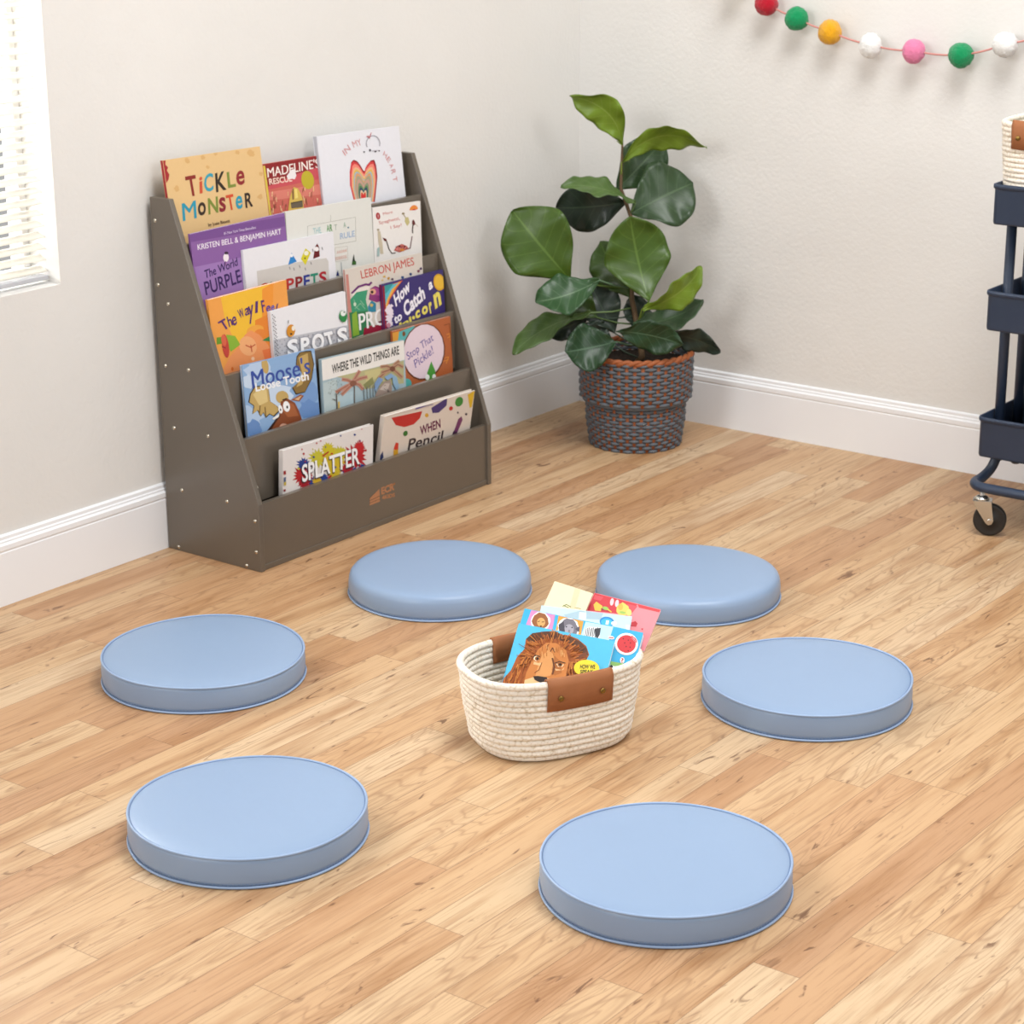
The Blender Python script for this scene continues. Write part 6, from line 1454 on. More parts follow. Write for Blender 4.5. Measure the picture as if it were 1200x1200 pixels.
LEAVES=[((0.2655, -0.1918, 0.7427), (0.1671, -0.2823, 0.8674), 0.0903, (0.446, -0.854, -0.268), 0.08, 0.2, 0, 20, 0.227),
((0.2829, -0.2202, 0.7052), (0.4618, -0.1082, 0.743), 0.0821, (0.524, -0.652, -0.547), -0.066, 0.2, 0, -20, -0.238),
((0.2568, -0.2035, 0.6321), (0.3227, -0.093, 0.7486), 0.1273, (0.751, -0.636, 0.179), 0.05, 0.15, 2, 0, 0),
((0.3118, -0.2223, 0.58), (0.4075, -0.0825, 0.6476), 0.1725, (0.632, -0.642, 0.434), 0.08, 0.15, 2, 0, 0),
((0.3285, -0.2248, 0.6078), (0.1965, -0.3579, 0.6578), 0.0739, (0.496, -0.172, 0.851), 0.1, 0.2, 1, 10, 0),
((0.2901, -0.2023, 0.6051), (0.126, -0.2827, 0.5847), 0.1273, (0.448, -0.888, -0.106), 0.1, 0.15, 3, 0, 0),
((0.2345, -0.3697, 0.4263), (0.0937, -0.422, 0.5948), 0.1889, (0.509, -0.845, 0.163), 0.1, 0.16, 4, 0, 0),
((0.4269, -0.3049, 0.3875), (0.3632, -0.298, 0.5899), 0.1643, (0.649, -0.726, 0.229), -0.15, 0.18, 4, 0, 0),
((0.3481, -0.2751, 0.3809), (0.2534, -0.2681, 0.5116), 0.1068, (0.189, -0.963, 0.189), 0.1, 0.25, 5, 0, 0),
((0.4172, -0.3203, 0.3676), (0.5209, -0.2135, 0.4692), 0.0821, (0.81, -0.507, -0.294), 0.12, 0.3, 0, 10, 0.042),
((0.3901, -0.317, 0.3288), (0.5077, -0.1811, 0.3782), 0.0903, (0.27, -0.527, 0.806), -0.15, 0.2, 2, 0, 0),
((0.3147, -0.3583, 0.4342), (0.2216, -0.4985, 0.3933), 0.1068, (0.529, -0.542, 0.653), -0.12, 0.22, 6, 0, 0),
((0.2955, -0.3668, 0.3514), (0.1643, -0.5177, 0.2576), 0.078, (0.172, -0.623, 0.763), -0.09, 0.25, 1, 15, 0.178),
((0.3925, -0.3944, 0.2963), (0.3138, -0.5005, 0.28), 0.1191, (0.702, -0.583, 0.408), -0.1, 0.2, 7, 0, 0),
((0.2662, -0.3324, 0.3282), (0.1832, -0.4004, 0.2835), 0.0616, (0.548, -0.809, 0.213), -0.1, 0.2, 3, 0, 0),
((0.3935, -0.3962, 0.3225), (0.5297, -0.3057, 0.2898), 0.0862, (0.521, -0.84, -0.153), -0.12, 0.2, 7, 0, 0),
((0.4416, -0.2672, 0.2896), (0.5548, -0.1707, 0.2498), 0.0657, (0.55, -0.774, -0.313), -0.2, 0.2, 3, 0, 0),
((0.3244, -0.3031, 0.2911), (0.2442, -0.3022, 0.4118), 0.1068, (0.488, -0.808, 0.331), 0.1, 0.2, 3, 0, 0),
((0.2889, -0.3275, 0.3303), (0.1881, -0.3637, 0.3979), 0.0903, (0.539, -0.736, 0.409), 0.1, 0.2, 5, 0, 0),
((0.3796, -0.2776, 0.283), (0.3389, -0.2426, 0.3806), 0.0739, (0.713, -0.511, 0.48), 0.1, 0.2, 3, 0, 0),
((0.3278, -0.3226, 0.269), (0.2704, -0.3604, 0.3164), 0.0698, (0.686, -0.66, 0.306), -0.1, 0.2, 3, 0, 0)]
STEM=[(0.4007, -0.2926, 0.2385), (0.3831, -0.2831, 0.2954), (0.354, -0.2723, 0.3768), (0.3312, -0.2486, 0.4784), (0.3208, -0.2237, 0.5597), (0.2815, -0.2207, 0.6411), (0.2716, -0.2036, 0.7021), (0.2636, -0.1892, 0.7529)]


# ------------------------------------------------------------------ room
def room():
    f = MB().box(-.2, 6, -7.5, .2, -.06, 0).build('floor', M['floor']); structure(f)
    YA, YB, ZA, ZB, H = -2.75, -1.802, .630, 1.95, 2.7
    w = MB()
    w.box(-.16, -.012, -7.5, YA, 0, H).box(-.16, -.012, YB, .16, 0, H).box(-.16, -.012, YA, YB, 0, ZA).box(-.16, -.012, YA, YB, ZB, H)
    structure(w.build('wall_left', M['wall']))
    structure(MB().box(-.012, 6, .012, .16, 0, H).build('wall_right', M['wall']))
    prof = [(-.012, 0), (0, 0), (0, .111), (-.0015, .1125), (-.0015, .1145), (.0005, .117), (.0005, .127), (-.0035, .131), (-.0035, .1345), (-.006, .137), (-.006, .1435), (-.009, .1465), (-.012, .147)]
    b = MB(); n = len(prof)
    v = [(x, -7.4, z) for x, z in prof]+[(x, -x if x < 0 else 0, z) for x, z in prof]
    b.add(v, [list(range(n)), list(range(2*n-1, n-1, -1))]+[(i, i+n, (i+1) % n+n, (i+1) % n) for i in range(n)])
    structure(b.build('baseboard_left', M['trim']))
    b = MB(); v = [(5.9, -x, z) for x, z in prof]+[(x if x < 0 else 0, -x, z) for x, z in prof]
    b.add(v, [list(range(n))[::-1], list(range(n, 2*n))]+[(i, (i+1) % n, (i+1) % n+n, i+n) for i in range(n)])
    structure(b.build('baseboard_right', M['trim']))
    # window behind the blind
    wr = bpy.data.objects.new('window_1', None); COL.objects.link(wr); structure(wr); wr.location = (-.11, (YA+YB)/2, ZA)
    hw, hh = (YB-YA)/2, ZB-ZA
    m = MB()
    for y0, y1, z0, z1 in ((-hw, -hw+.018, 0, hh), (hw-.018, hw, 0, hh), (-hw+.018, hw-.018, 0, .022), (-hw+.018, hw-.018, hh-.022, hh), (-hw+.018, hw-.018, hh*.5-.014, hh*.5+.014)): m.box(-.02, .012, y0, y1, z0, z1)
    structure(m.build('window_frame', M['frame'], wr, .003))
    structure(MB().box(-.006, -.002, -hw+.017, hw-.017, .021, hh-.021).build('window_glass', M['glass'], wr))
    # mini blind hung inside the reveal
    bl = thing('window_blind', 'ivory horizontal slat blind hanging in the window on the left wall', 'blind', (-.052, YB-.006, ZA))
    y0, y1 = YA-YB+.02, 0.
    m = MB(); k = 0; z = .030
    a = math.radians(-24)
    while z < hh-.05:
        rows = []
        for yy in (y0, y1-random.uniform(0, .0015)):
            rows.append([(math.cos(a)*q*.0125+.0013*(1-q*q)*math.sin(a)*-1, yy, z+math.sin(a)*q*.0125+.0013*(1-q*q)*math.cos(a)) for q in (-1, -.5, 0, .5, 1)])
        m.grid(rows, 0, False); z += .02295; k += 1
    o = m.build('slats', M['blind'], bl)
    s = o.modifiers.new('thick', 'SOLIDIFY'); s.thickness = .0006
    MB().box(-.012, .012, y0, y1+.001, .0075, .017).build('bottom_rail', M['rail'], bl, .002)
    MB().box(-.015, .015, y0, y1, hh-.04, hh-.002).build('head_rail', M['blind'], bl, .002)
    m = MB()
    for yy in (y0+.12, (y0+y1)/2, y1-.14): m.cyl((.0, yy, .012), (.0, yy, hh-.02), .0006, 6)
    m.build('ladder_cords', M['blind'], bl)
room()

# ------------------------------------------------------------------ book display stand
def stand():
    r = thing('book_display_stand', 'grey brown five-tier wooden book display stand against the left wall', 'bookshelf', (0, -1.1565, 0))
    Y0, Y1 = -.4005, .4005; T = .013
    side = [(.002, 0), (.281, 0), (.281, .150), (.060, .776), (.002, .776)]
    sl = MB().prism(side, Y0, Y0+T).build('side_panel', M['stand'], r, .0015)
    MB().prism(side, Y1-T, Y1).build('side_panel', M['stand'], r, .0015)
    for x, z in [(.0146, .727), (.0132, .590), (.0405, .552), (.0225, .415), (.0914, .4156), (.038, .2795), (.140, .2785), (.052, .142), (.1875, .1414), (.268, .1126), (.268, .0435), (.2378, .0070), (.033, .0083)]:
        m = MB().lathe([(.0001, -.0017), (.0022, -.0016), (.0042, -.0006), (.0045, .0008)], 14, cap=False)
        m.v = [(p[0]+x, p[2]+Y0-.0005, p[1]+z) for p in m.v]
        m.lathe([(.0001, 0), (.0012, 0)], 6, m=1, cap=False)
        n = 12; m.v[-n:] = [(p[0]+x, Y0-.00225, p[1]+z) for p in m.v[-n:]]
        m.build('screw', [M['screw'], M['rubber']], sl)
    yi0, yi1 = Y0+T, Y1-T
    MB().box(.003, .011, yi0, yi1, .004, .765).build('back_panel', M['stand'], r)
    lip = [(.275, .148, .014), (.230, .281, .148), (.183, .413, .286), (.136, .546, .421), (.089, .682, .558)]
    for k, (x, zt, zf) in enumerate(lip):
        MB().box(.0115, x-.0121, yi0, yi1, zf-.012, zf).build('shelf_board', M['stand'], r, .0006)
        if k: MB().box(x-.012, x, yi0, yi1, zf-.012, zt).build('divider', M['stand'], r, .001)
        else:
            m = MB().box(x-.012, x, yi0, yi1, .0125, zt); slots = []
            m2 = MB(); print_art(m2, LOGO, slots, 0, 1)
            m.add([(x+.0001-p[1]*1.0, yi0+p[0], .014+p[2]) for p in m2.v], m2.f, 1); m.mi[-len(m2.f):] = m2.mi
            m.build('front_board', [M['stand']]+[paint(c) for c in slots], r)
            MB().box(.2632, .2775, yi0, yi1, 0.0005, .0125).build('toe_rail', M['stand'], r, .001)
    m = MB().ball((.2302, -.35, .168), .0028, 10, 6, sq=1); m.build('cam_bolt', M['screw'], r)
stand()

# ------------------------------------------------------------------ books
def make_book(d):
    u, v, o = Vector(d['u']), Vector(d['v']), Vector(d['o']); n = u.cross(v)
    w, h, t = d['w'], d['h'], d['t']
    root = thing('picture_book', d['label'], 'book', group=d['group'])
    root.matrix_world = Matrix(((u.x, -n.x, v.x, o.x), (u.y, -n.y, v.y, o.y), (u.z, -n.z, v.z, o.z), (0, 0, 0, 1)))
    b = .0024 if d['hard'] else .0007
    m = MB().box(0, w, 0, b, 0, h).box(0, w, t-b, t, 0, h)
    m.box(0, b, b, t-b, 0, h, 1)
    slots = []
    print_art(m, d['art'], slots, 0, 2)
    m.build('cover', [paint(d['base']), paint(d['spine'])]+[paint(c) for c in slots], root)
    i = .003 if d['hard'] else .0004
    p = MB(); k = 9
    for q in range(k):                       # leaves of paper, fanned a hair at the top
        a0 = b+(t-2*b)*q/k; a1 = b+(t-2*b)*(q+1)/k-.00005; e = random.uniform(0, .0006)
        p.box(b+.0001, w-i-e, a0, a1, i, h-i-e)
    p.build('pages', M['paper'], root)
for d in BOOKS: make_book(d)

# ------------------------------------------------------------------ floor cushions
def cushion(loc, label, piped, rot):
    r = thing('floor_cushion', label, 'cushion', (loc[0], loc[1], 0), rot, 'round floor cushions')
    R, H = .1885, .0525
    if piped: prof = [(.001, .001), (R*.9, .001), (R-.001, .003), (R+.0006, .012), (R+.0012, .026), (R+.0003, .040), (R-.0006, .0475), (R-.004, .0492), (R-.010, .0512), (R-.03, .0532), (R*.6, .0545), (R*.3, .055), (.001, .055)]
    else: prof = [(.001, .001), (R*.9, .001), (R-.001, .003), (R+.0006, .012), (R+.0010, .024), (R-.0004, .036), (R-.0028, .0435), (R-.0075, .0492), (R-.016, .0523), (R-.03, .0536), (R*.6, .0545), (R*.3, .055), (.001, .055)]
    n = 96; rnd = random.Random(label); ph = [rnd.uniform(0, 6.28) for _ in range(4)]
    m = MB(); rows = []
    for q, zz in prof:
        row = []
        for k in range(n):
            a = 2*PI*k/n; wv = .0009*math.sin(3*a+ph[0])+.0006*math.sin(5*a+ph[1]); e = q/R
            zz2 = zz+(.0010*math.sin(2*a+ph[2])*e if zz > .03 else 0)
            row.append(((q+wv*e)*math.cos(a), (q+wv*e)*math.sin(a), zz2))
        rows.append(row)
    m.grid(rows, 0); m.build('cover', M['vinyl'], r)
    def ring(rad, z, tr, nm, mat):
        P = []
        for k in range(n):
            a = 2*PI*k/n; wv = .0009*math.sin(3*a+ph[0])+.0006*math.sin(5*a+ph[1])
            P.append(((rad+wv)*math.cos(a), (rad+wv)*math.sin(a), z+(.0010*math.sin(2*a+ph[2]) if z > .03 else 0)))
        MB().tube(P, tr, 8, True).build(nm, mat, r)
    if piped:
        ring(R-.0008, .0492, .0022, 'top_piping', M['welt'])
        ring(R-.0036, .0497, .0005, 'top_seam', M['stitch'])
    ring(R+.0008, .0030, .0022, 'bottom_piping', M['welt'])
    m = MB()
    for k in range(190):
        a = 2*PI*k/190; q = R+.0012+.0009*math.sin(3*a+ph[0])+.0006*math.sin(5*a+ph[1]); d = .0016/R
        m.tube([((q)*math.cos(a-d), (q)*math.sin(a-d), .0075), (q*math.cos(a+d), q*math.sin(a+d), .0075)], .0005, 5)
    m.build('stitching', M['stitch'], r)
cushion((.6556, -1.4163), 'light blue round floor cushion lying right in front of the book display stand', False, .3)
cushion((1.0853, -1.133), 'light blue round floor cushion behind the books in the rope basket, nearest the plant', False, 1.1)
cushion((.5957, -2.0436), 'light blue round floor cushion at the far left, nearest the left wall baseboard', True, 2.)
cushion((1.5619, -1.4762), 'light blue round floor cushion furthest right, beside the rope basket', True, .7)
cushion((1.1261, -2.4787), 'light blue round floor cushion at lower left, alone on open floor', True, 1.6)
cushion((1.7542, -2.2353), 'light blue round floor cushion nearest the viewer, in front of the rope basket', True, 2.6)

# ------------------------------------------------------------------ rope basket
def sup(a, b, t, ex=2.6):
    c, s = math.cos(t), math.sin(t)
    return (a*math.copysign(abs(c)**(2/ex), c), b*math.copysign(abs(s)**(2/ex), s))
def ring_pts(a, b, n=120):
    # evenly spaced round the oval
    P = [Vector(sup(a, b, 2*PI*k/720)) for k in range(720)]
    d = [0]
    for i in range(720): d.append(d[-1]+(P[(i+1) % 720]-P[i]).length)
    out = []; j = 0
    for k in range(n):
        s = d[-1]*k/n
        while d[j+1] < s: j += 1
        f = (s-d[j])/(d[j+1]-d[j]+1e-9); out.append(P[j].lerp(P[(j+1) % 720], f))
    return out
def rope_basket(name, label, loc, rot, a0, b0, a1, b1, H, flap, hl=.062):
    r = thing(name, label, 'basket', loc, rot)
    rows = int(round(H/.0108)); th = H/rows; tr = th*.56
    def dims(z):
        f = z/H; g = f**.75; k = 1-.10*max(0, 1-z/.022)**2
        return (a0+(a1-a0)*g)*k, (b0+(b1-b0)*g)*k
    m = MB(); rnd = random.Random(label)
    for i in range(rows):
        z = tr+.001+(H-2*tr)*i/(rows-1); A, B = dims(z)
        ph = rnd.uniform(0, 6)
        P = [(p.x*(1+.006*math.sin(k*.21+ph)), p.y*(1+.006*math.sin(k*.21+ph)), z+(.0018*math.sin(2*PI*k/120*2+.8)*i/rows)) for k, p in enumerate(ring_pts(A, B))]
        m.tube(P, tr*(1.12 if i == rows-1 else 1), 8, True)
    A, B = dims(tr)
    for f in (.93, .82, .71, .6, .5, .4, .3, .2, .1): m.tube([(p.x*f, p.y*f, tr+.001) for p in ring_pts(A, B, 60)], tr, 6, True)
    m.build('rope_body', M['rope'], r)
    for sgn in (1, -1):
        m = MB(); rowsv = []
        n = 14
        for k in range(n+1):
            yy = -hl+2*hl*k/n
            def px(z, off):
                A, B = dims(min(z, H)); q = min(.999, abs(yy)/B); return sgn*(A*(1-q**2.6)**(1/2.6)+off)
            zt = H+.0052
            prof = [(px(H-flap, tr+.0022), H-flap), (px(H-flap*.5, tr+.0030), H-flap*.5), (px(H, tr+.0036), H-.007), (px(H, tr*.75), zt-.0004), (px(H, 0), zt+.0006), (px(H, -tr*.75), zt-.0004), (px(H, -tr-.0036), H-.007), (px(H-flap*.75, -tr-.0026), H-flap*.75)]
            rowsv.append([(p[0], yy, p[1]) for p in prof])
        m.grid(rowsv, 0, False)
        if sgn < 0: m.f = [f[::-1] for f in m.f]
        h = m.build('handle', M['leather'], r); h['label'] = 'tan leather handle'
        s = h.modifiers.new('thick', 'SOLIDIFY'); s.thickness = .0026; s.offset = 1
        for yy in (-hl*.64, hl*.64):
            z = H-flap*.55; A, B = dims(z); q = abs(yy)/B; x0 = A*(1-q**2.6)**(1/2.6)+tr+.0052
            m = MB().lathe([(.0052, 0), (.0052, .0012), (.0038, .0022), (.0001, .0026)], 16)
            m.v = [(sgn*(x0+p[2]), yy+p[0], z+p[1]) for p in m.v]
            if sgn > 0: pass
            m.build('rivet', M['brass'], h)
    return r
rope_basket('rope_basket', 'oval cream rope basket of books with tan leather handles, on the floor amid the cushions', (1.281, -1.882, 0), math.radians(-27), .101, .132, .112, .156, .15, .052)

# ------------------------------------------------------------------ potted plant
def plant():
    cx, cy = .351, -.245
    r = thing('potted_fiddle_leaf_fig', 'fiddle leaf fig in a grey and rust woven planter in the room corner', 'plant', (cx, cy, 0))
    p = bpy.data.objects.new('planter', None)
    def prof(z):
        if z < .122: return .112+.010*min(1, z/.07)-.0
        return .1375+.003*(z-.122)/.11
    NS = 44
    m = MB()
    rows = 25
    for i in range(rows):
        z = .004+.228*i/(rows-1)
        R = prof(z); P = []; n = NS*4
        for k in range(n):
            a = 2*PI*k/n; q = R+.0030*math.cos(NS/2*a+PI*i)
            P.append((q*math.cos(a), q*math.sin(a), z))
        m.tube(P, .0046, 6, True)
    R = .1275
    m.tube([((.1305)*math.cos(2*PI*k/90), .1305*math.sin(2*PI*k/90), .1215) for k in range(90)], .007, 8, True)
    pot = m.build('planter', M['grey_weave'], r)
    m = MB()
    for k in range(NS):
        a = 2*PI*(k+.0)/NS; c, s = math.cos(a), math.sin(a); wv = .0042
        for z0, z1, off in ((.0, .120, .0009), (.123, .236, .0009)):
            pts = []
            for z in (z0, z0+(z1-z0)*.35, z0+(z1-z0)*.7, z1):
                q = prof(z)+off; pts.append([((q)*c-wv*s*e, q*s+wv*c*e, z) for e in (-1, 0, 1)])
            m.grid(pts, 0, False)
    o = m.build('stakes', M['rust_weave'], pot); s = o.modifiers.new('thick', 'SOLIDIFY'); s.thickness = .002; s.offset = 0
    m = MB()
    for ph in (0, PI):
        P = [((.1395+.0028*math.cos(18*a+ph))*math.cos(a), (.1395+.0028*math.cos(18*a+ph))*math.sin(a), .238+.0036*math.sin(18*a+ph)) for a in [2*PI*k/192 for k in range(192)]]
        m.tube(P, .0058, 7, True)
    m.build('braided_rim', M['rust_weave'], pot)
    MB().lathe([(.0, .2125), (.05, .214), (.1, .212), (.134, .209)], 40, cap=False).build('soil', M['soil'], r)
    S = [Vector(q)-Vector((cx, cy, 0)) for q in STEM]
    base = Vector((.0, .0, .205)); P = [base]+[q for q in S if q.z > .22]
    Q = []
    for i in range(len(P)-1):
        for k in range(4): Q.append(P[i].lerp(P[i+1], k/4))
    Q.append(P[-1])
    MB().tube(Q, [.009-.0065*i/(len(Q)-1) for i in range(len(Q))], 8).build('stem', M['stem'], r)
    for B, T, W, N, curl, fold, ci, tw, bow in LEAVES:
        B = Vector(B)-Vector((cx, cy, 0)); T = Vector(T)-Vector((cx, cy, 0)); N = Vector(N)
        a = T-B; L = a.length; a.normalize(); sd = a.cross(N).normalized()
        m = MB(); nu, nv = 32, 12; uv = []; rowsv = []
        rnd = random.Random(L*1000); p1, p2 = rnd.uniform(0, 6), rnd.uniform(0, 6)
        for i in range(nu+1):
            t = i/nu
            wd = W/2*max(.03, math.sin(PI*t**1.18)**.72*(.74+.26*min(1, t/.45))) if 0 < t < 1 else W/2*.03
            bend = curl*L*(4*t*(1-t))
            w2 = math.radians(tw)*(t-.5)*2
            sdt = sd*math.cos(w2)+N*math.sin(w2); nt = N*math.cos(w2)-sd*math.sin(w2)
            row = []
            for j in range(nv+1):
                e = -1+2*j/nv
                q = B+a*(L*t)+N*bend+sd*(bow*L*4*t*(1-t))+sdt*(wd*e)+nt*(fold*wd*abs(e)**1.3*.9+.0055*math.sin(t*13+p1+2.4*e)*abs(e)+.0030*math.sin(t*29+p2)*e*e)+sdt*(wd*e*.035*math.sin(t*15+p2+e))
                row.append(q); uv.append((e, t))
            rowsv.append(row)
        m.grid(rowsv, 0, False)
        # petiole back to the stem
        near = min(Q, key=lambda q: (q-(B-a*.02-Vector((0, 0, .02)))).length)
        pt = [near, near.lerp(B, .5)+Vector((0, 0, -.004)), B, B+a*(L*.1)+N*(curl*L*.3)-N*.0005]
        nvv = len(m.v); m.tube(pt, [.0024, .0022, .002, .0012], 6)
        uv += [(0, 0)]*(len(m.v)-nvv)
        me = m.mesh('leaf', LEAFM[ci])
        lay = me.uv_layers.new(name='UVMap')
        for lp in me.loops: lay.data[lp.index].uv = uv[lp.vertex_index]
        o = bpy.data.objects.new('leaf', me); COL.objects.link(o); o.parent = r
        s = o.modifiers.new('thick', 'SOLIDIFY'); s.thickness = .0007
plant()

# ------------------------------------------------------------------ pompom garland
def garland():
    r = thing('pompom_garland', 'string of coloured felt pompoms hanging across the right wall', 'garland', (.49, -.012, 1.10))
    o = Vector((.49, -.012, 1.10))
    P = [(.478, 1.128, 'C8C46A', .0265), (.574, 1.092, 'B8182C', .0285), (.658, 1.062, '17925A', .0285), (.7506, 1.0346, 'E8A81E', .029), (.8617, 1.0089, 'F4F3F0', .0285), (.9739, 1.0017, 'E884AA', .0275), (1.0938, .9991, '17925A', .029), (1.204, 1.0305, 'F4F3F0', .029), (1.31, 1.062, 'B8182C', .028)]
    pts = []
    path = [(.33, 1.20)]+[(p[0], p[1]+.002) for p in P]+[(1.45, 1.115)]
    for i in range(len(path)-1):
        for k in range(8):
            t = k/8
            pts.append((path[i][0]+(path[i+1][0]-path[i][0])*t, -.014-.016*1, path[i][1]+(path[i+1][1]-path[i][1])*t-.004*math.sin(PI*t)))
    MB().tube([Vector(q)-o-Vector((0, 0.0, 0)) for q in pts], .0022, 6).build('cord', M['string'], r)
    MATS = {}
    for x, z, c, R in P:
        if c not in MATS: MATS[c] = fuzz('felt_wool_'+c, c)
        rnd = random.Random(x); m = MB(); n, k = 28, 18; rows = []
        for i in range(k+1):
            row = []
            for j in range(n):
                th, ph = PI*i/k, 2*PI*j/n
                q = R*(1+.05*math.sin(3*ph+x*40)*math.sin(th)+.04*math.sin(2*th+x*9)+rnd.uniform(-.05, .05))
                if i in (0, k): q = R
                s_ = max(math.sin(th), 1e-4)
                row.append((q*s_*math.cos(ph), q*s_*math.sin(ph)*.9, -q*math.cos(th)))
            rows.append(row)
        m.grid(rows, 0)
        m.build('pompom', MATS[c], r, loc=Vector((x, -.030, z))-o)
garland()

# ------------------------------------------------------------------ rolling cart
def rrect(x0, x1, y0, y1, rad, n=6):
    out = []
    for cx, cy, a in ((x1-rad, y1-rad, 0), (x0+rad, y1-rad, PI/2), (x0+rad, y0+rad, PI), (x1-rad, y0+rad, 3*PI/2)):
        for k in range(n+1):
            t = a+PI/2*k/n; out.append((cx+rad*math.cos(t), cy+rad*math.sin(t)))
    return out
def cart():
    cx, cy = 1.585, -.26
    r = thing('utility_cart', 'navy three-tier metal rolling cart by the right wall', 'cart', (cx, cy, 0))
    x0, x1, y0, y1 = 1.366-cx, 1.80-cx, -.40-cy, -.115-cy
    for zb, zt in ((.173, .2645), (.459, .547), (.691, .7785)):
        m = MB(); R = []
        for off, z in ((-.010, zb), (-.0015, zb+.0015), (0, zb+.006), (0, zt-.012), (.0008, zt-.010), (.003, zt-.009), (.0038, zt-.004), (.003, zt), (.0005, zt+.0006), (-.0016, zt-.002), (-.0018, zb+.006), (-.006, zb+.003)):
            R.append([(p[0], p[1], z) for p in rrect(x0-off, x1+off, y0-off, y1+off, .014+off)])
        m.grid(R, 0); n = len(R[0]); o = len(m.v)-n*len(R)
        m.f.append([o+k for k in range(n)][::-1]); m.mi.append(0); m.sm.append(False)
        m.f.append([o+n*(len(R)-1)+k for k in range(n)]); m.mi.append(0); m.sm.append(False)
        m.build('tray', M['cart'], r)
    for x in (1.3815-cx, 1.7845-cx):
        for y in (-.325-cy, -.228-cy):
            MB().cyl((x, y, .15), (x, y, .735), .0112, 18).build('post', M['cart'], r)
    # base hoop with risers up to the posts
    z = .110; m = MB()
    hoop = [(p[0], p[1], z) for p in rrect(1.3605-cx, 1.8055-cx, -.418-cy, -.10-cy, .04, 8)]
    for sx, px_, ex in ((1, 1.3815-cx, 1.3605-cx), (-1, 1.7845-cx, 1.8055-cx)):
        for sy, py, ey in ((1, -.325-cy, -.418-cy), (-1, -.228-cy, -.10-cy)):
            c0 = Vector((px_, py, .175)); c1 = Vector((px_, py, .128)); c2 = Vector((ex, py+(ey-py)*.25, z)); c3 = Vector((ex, py+(ey-py)*.60, z))
            pts = [c0*(1-t)**3+c1*3*t*(1-t)**2+c2*3*t*t*(1-t)+c3*t**3 for t in [i/14 for i in range(15)]]
            m.tube(pts, .0112, 14)
    for ya, yb in ((-.418-cy, -.10-cy),):
        for yy, s in ((ya, 1), (yb, -1)):
            corner = rrect(1.3605-cx, 1.8055-cx, ya, yb, .04, 8)
    nn = 9
    front = [hoop[k] for k in range(2*nn, 4*nn)]           # left-front and right-front corners
    back = [hoop[k] for k in range(0, 2*nn)]
    def ext(seq, dy): return [(seq[0][0], seq[0][1]+dy, z)]+seq+[(seq[-1][0], seq[-1][1]+dy, z)]
    m.tube(ext(front, .03), .0112, 14); m.tube(ext(back, -.03), .0112, 14)
    m.build('base_frame', M['cart'], r)
    for ax, ay in ((1.393, -.415), (1.775, -.415), (1.393, -.103), (1.775, -.103)):
        c = bpy.data.objects.new('caster', None); COL.objects.link(c); c.parent = r
        c.location = (ax-cx, ay-cy, 0); c.rotation_euler = (0, 0, math.radians(22))
        # wheel trails along local +x, axle along local y
        w = MB(); R = .0365; xo = .020; zo = R+.0005
        prof = [(.0001, -.011), (.012, -.011), (.013, -.0085), (.030, -.0085), (.0345, -.0095), (R, -.006), (R, .006), (.0345, .0095), (.030, .0085), (.013, .0085), (.012, .011), (.0001, .011)]
        w.lathe(prof, 36, cap=False); w.v = [(p[0]+xo, p[2], p[1]+zo) for p in w.v]; w.build('wheel', M['rubber'], c)
        f = MB()
        for s in (-1, 1):
            poly = [(-.018, .083), (.022, .080), (.0285, zo), (.025, zo-.008), (.018, zo-.010), (.012, zo-.006), (-.014, .070)]
            f.prism(poly, s*.0135-.001, s*.0135+.001)
        f.box(-.019, .023, -.0145, .0145, .080, .0825)
        f.lathe([(.016, .083), (.016, .086), (.012, .090), (.006, .092), (.006, .101)], 20)
        f.cyl((xo, -.0165, zo), (xo, .0165, zo), .0045, 14)
        f.build('fork', M['chrome'], c, .0006)
cart()
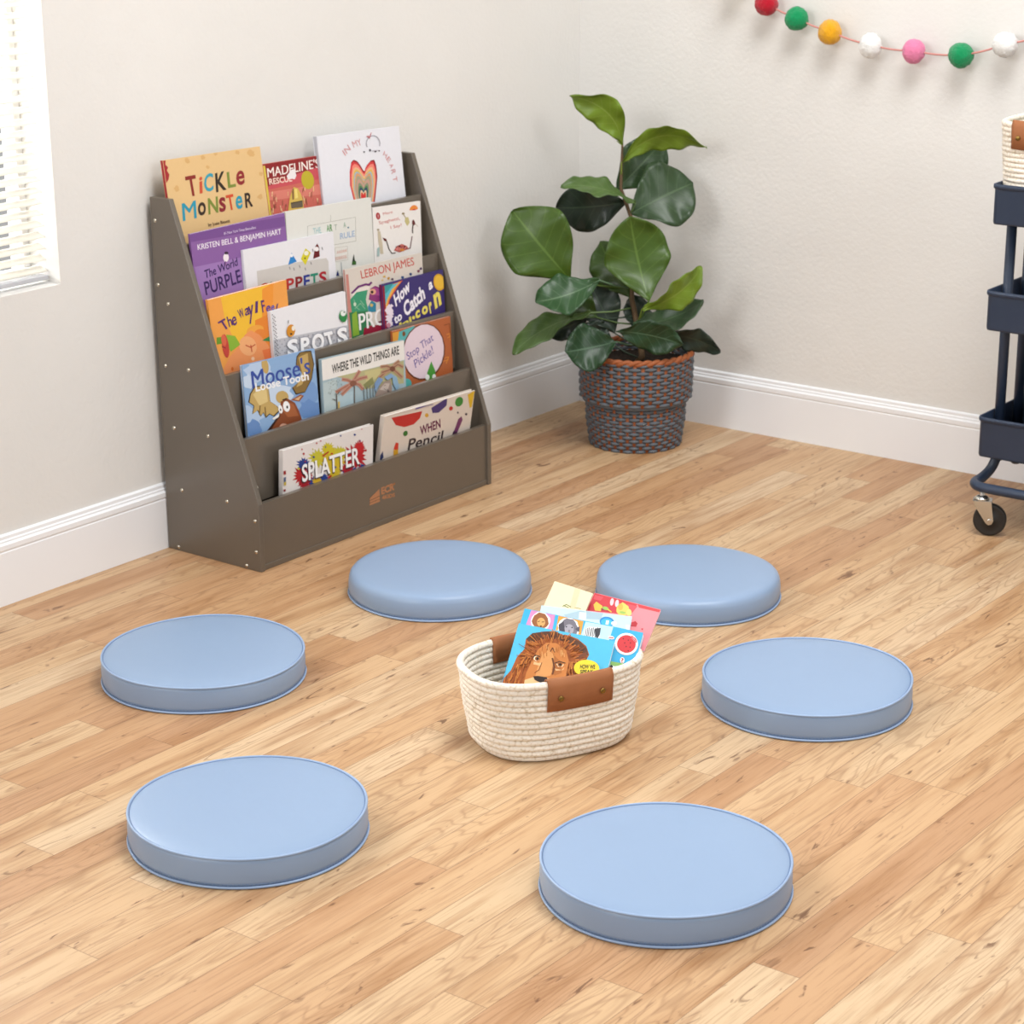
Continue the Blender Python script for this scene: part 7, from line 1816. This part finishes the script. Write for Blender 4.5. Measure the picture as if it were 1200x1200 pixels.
# things on the cart
rope_basket('rope_basket', 'white rope basket with a tan leather handle standing on the top tray of the cart', (1.448, -.297, .6945), math.radians(-90), .080, .078, .094, .098, .215, .055, .052)
def green_book():
    r = thing('picture_book', 'green and teal book edge showing above the rim of the basket on the cart', 'book', (1.410, -.300, .7085), math.radians(8))
    MB().box(0, .09, 0, .002, 0, .207).box(0, .09, .012, .014, 0, .207).box(0, .002, .002, .012, 0, .207).build('cover', paint('7EC04A'), r, .001)
    MB().box(.0021, .087, .0021, .0119, .003, .204).build('pages', paint('4AA8A8'), r)
green_book()
def bin_():
    r = thing('felt_bin', 'dark felt bin with a tan leather loop handle on the bottom tray of the cart', 'bin', (1.52, -.25, .177))
    m = MB(); R = []
    for off, z in ((-.006, 0), (0, .004), (.004, .100), (.003, .103), (0, .100), (-.004, .006)):
        R.append([(p[0], p[1], z) for p in rrect(-.078-off, .16+off, -.095-off, .095+off, .03+off)])
    m.grid(R, 0); n = len(R[0]); o = len(m.v)-n*len(R)
    m.f.append([o+k for k in range(n)][::-1]); m.mi.append(0); m.sm.append(False)
    m.f.append([o+n*(len(R)-1)+k for k in range(n)]); m.mi.append(0); m.sm.append(False)
    m.build('body', M['charcoal'], r)
    P = [(-.0815+.006*math.sin(PI*t)-.0*t, -.05+.10*t, .085+.085*math.sin(PI*t)**.7) for t in [i/16 for i in range(17)]]
    rows = []
    for q in P: rows.append([(q[0]-.0012, q[1], q[2]), (q[0]+.0012, q[1], q[2])])
    MB().tube(P, .0065, 8).build('loop_handle', M['leather'], r)
    m = MB().ball((-.0825, -.05, .082), .005, 12, 8); m.build('rivet', M['chrome'], r)
bin_()

# ------------------------------------------------------------------ light
wd = bpy.data.worlds.new('daylight'); scene.world = wd; wd.use_nodes = True
bg = wd.node_tree.nodes['Background']; bg.inputs[0].default_value = (1.0, .995, .985, 1); bg.inputs[1].default_value = WORLD
def area(name, loc, target, size, power, col=(1, 1, 1), sy=None):
    l = bpy.data.lights.new(name, 'AREA'); l.energy = power; l.color = col; l.shape = 'RECTANGLE'; l.size = size; l.size_y = sy or size
    o = bpy.data.objects.new(name, l); COL.objects.link(o); o.location = loc
    o.rotation_euler = (Vector(target)-Vector(loc)).to_track_quat('-Z', 'Y').to_euler(); return o
for a in LIGHTS: area(*a)

# ------------------------------------------------------------------ camera
cam = bpy.data.cameras.new('camera'); co = bpy.data.objects.new('camera', cam); COL.objects.link(co)
FW = Vector((-.5767782704, .7573790685, -.3061107207)); RT = Vector((.7964775797, .6046497140, -.0047104646)); UP = Vector((-.1815221524, .2465272195, .9519842636))
co.matrix_world = Matrix(((RT.x, UP.x, -FW.x, 3.36383774), (RT.y, UP.y, -FW.y, -4.72389739), (RT.z, UP.z, -FW.z, 1.5439), (0, 0, 0, 1)))
cam.sensor_width = 36; cam.lens = 76.8; cam.clip_start = .05
cam.dof.use_dof = True; cam.dof.focus_distance = 3.7; cam.dof.aperture_fstop = 11
scene.camera = co
scene.view_settings.view_transform = 'Standard'; scene.view_settings.look = 'None'
scene.view_settings.gamma = 1; scene.view_settings.use_curve_mapping = False
scene.view_settings.exposure = EXPOSURE
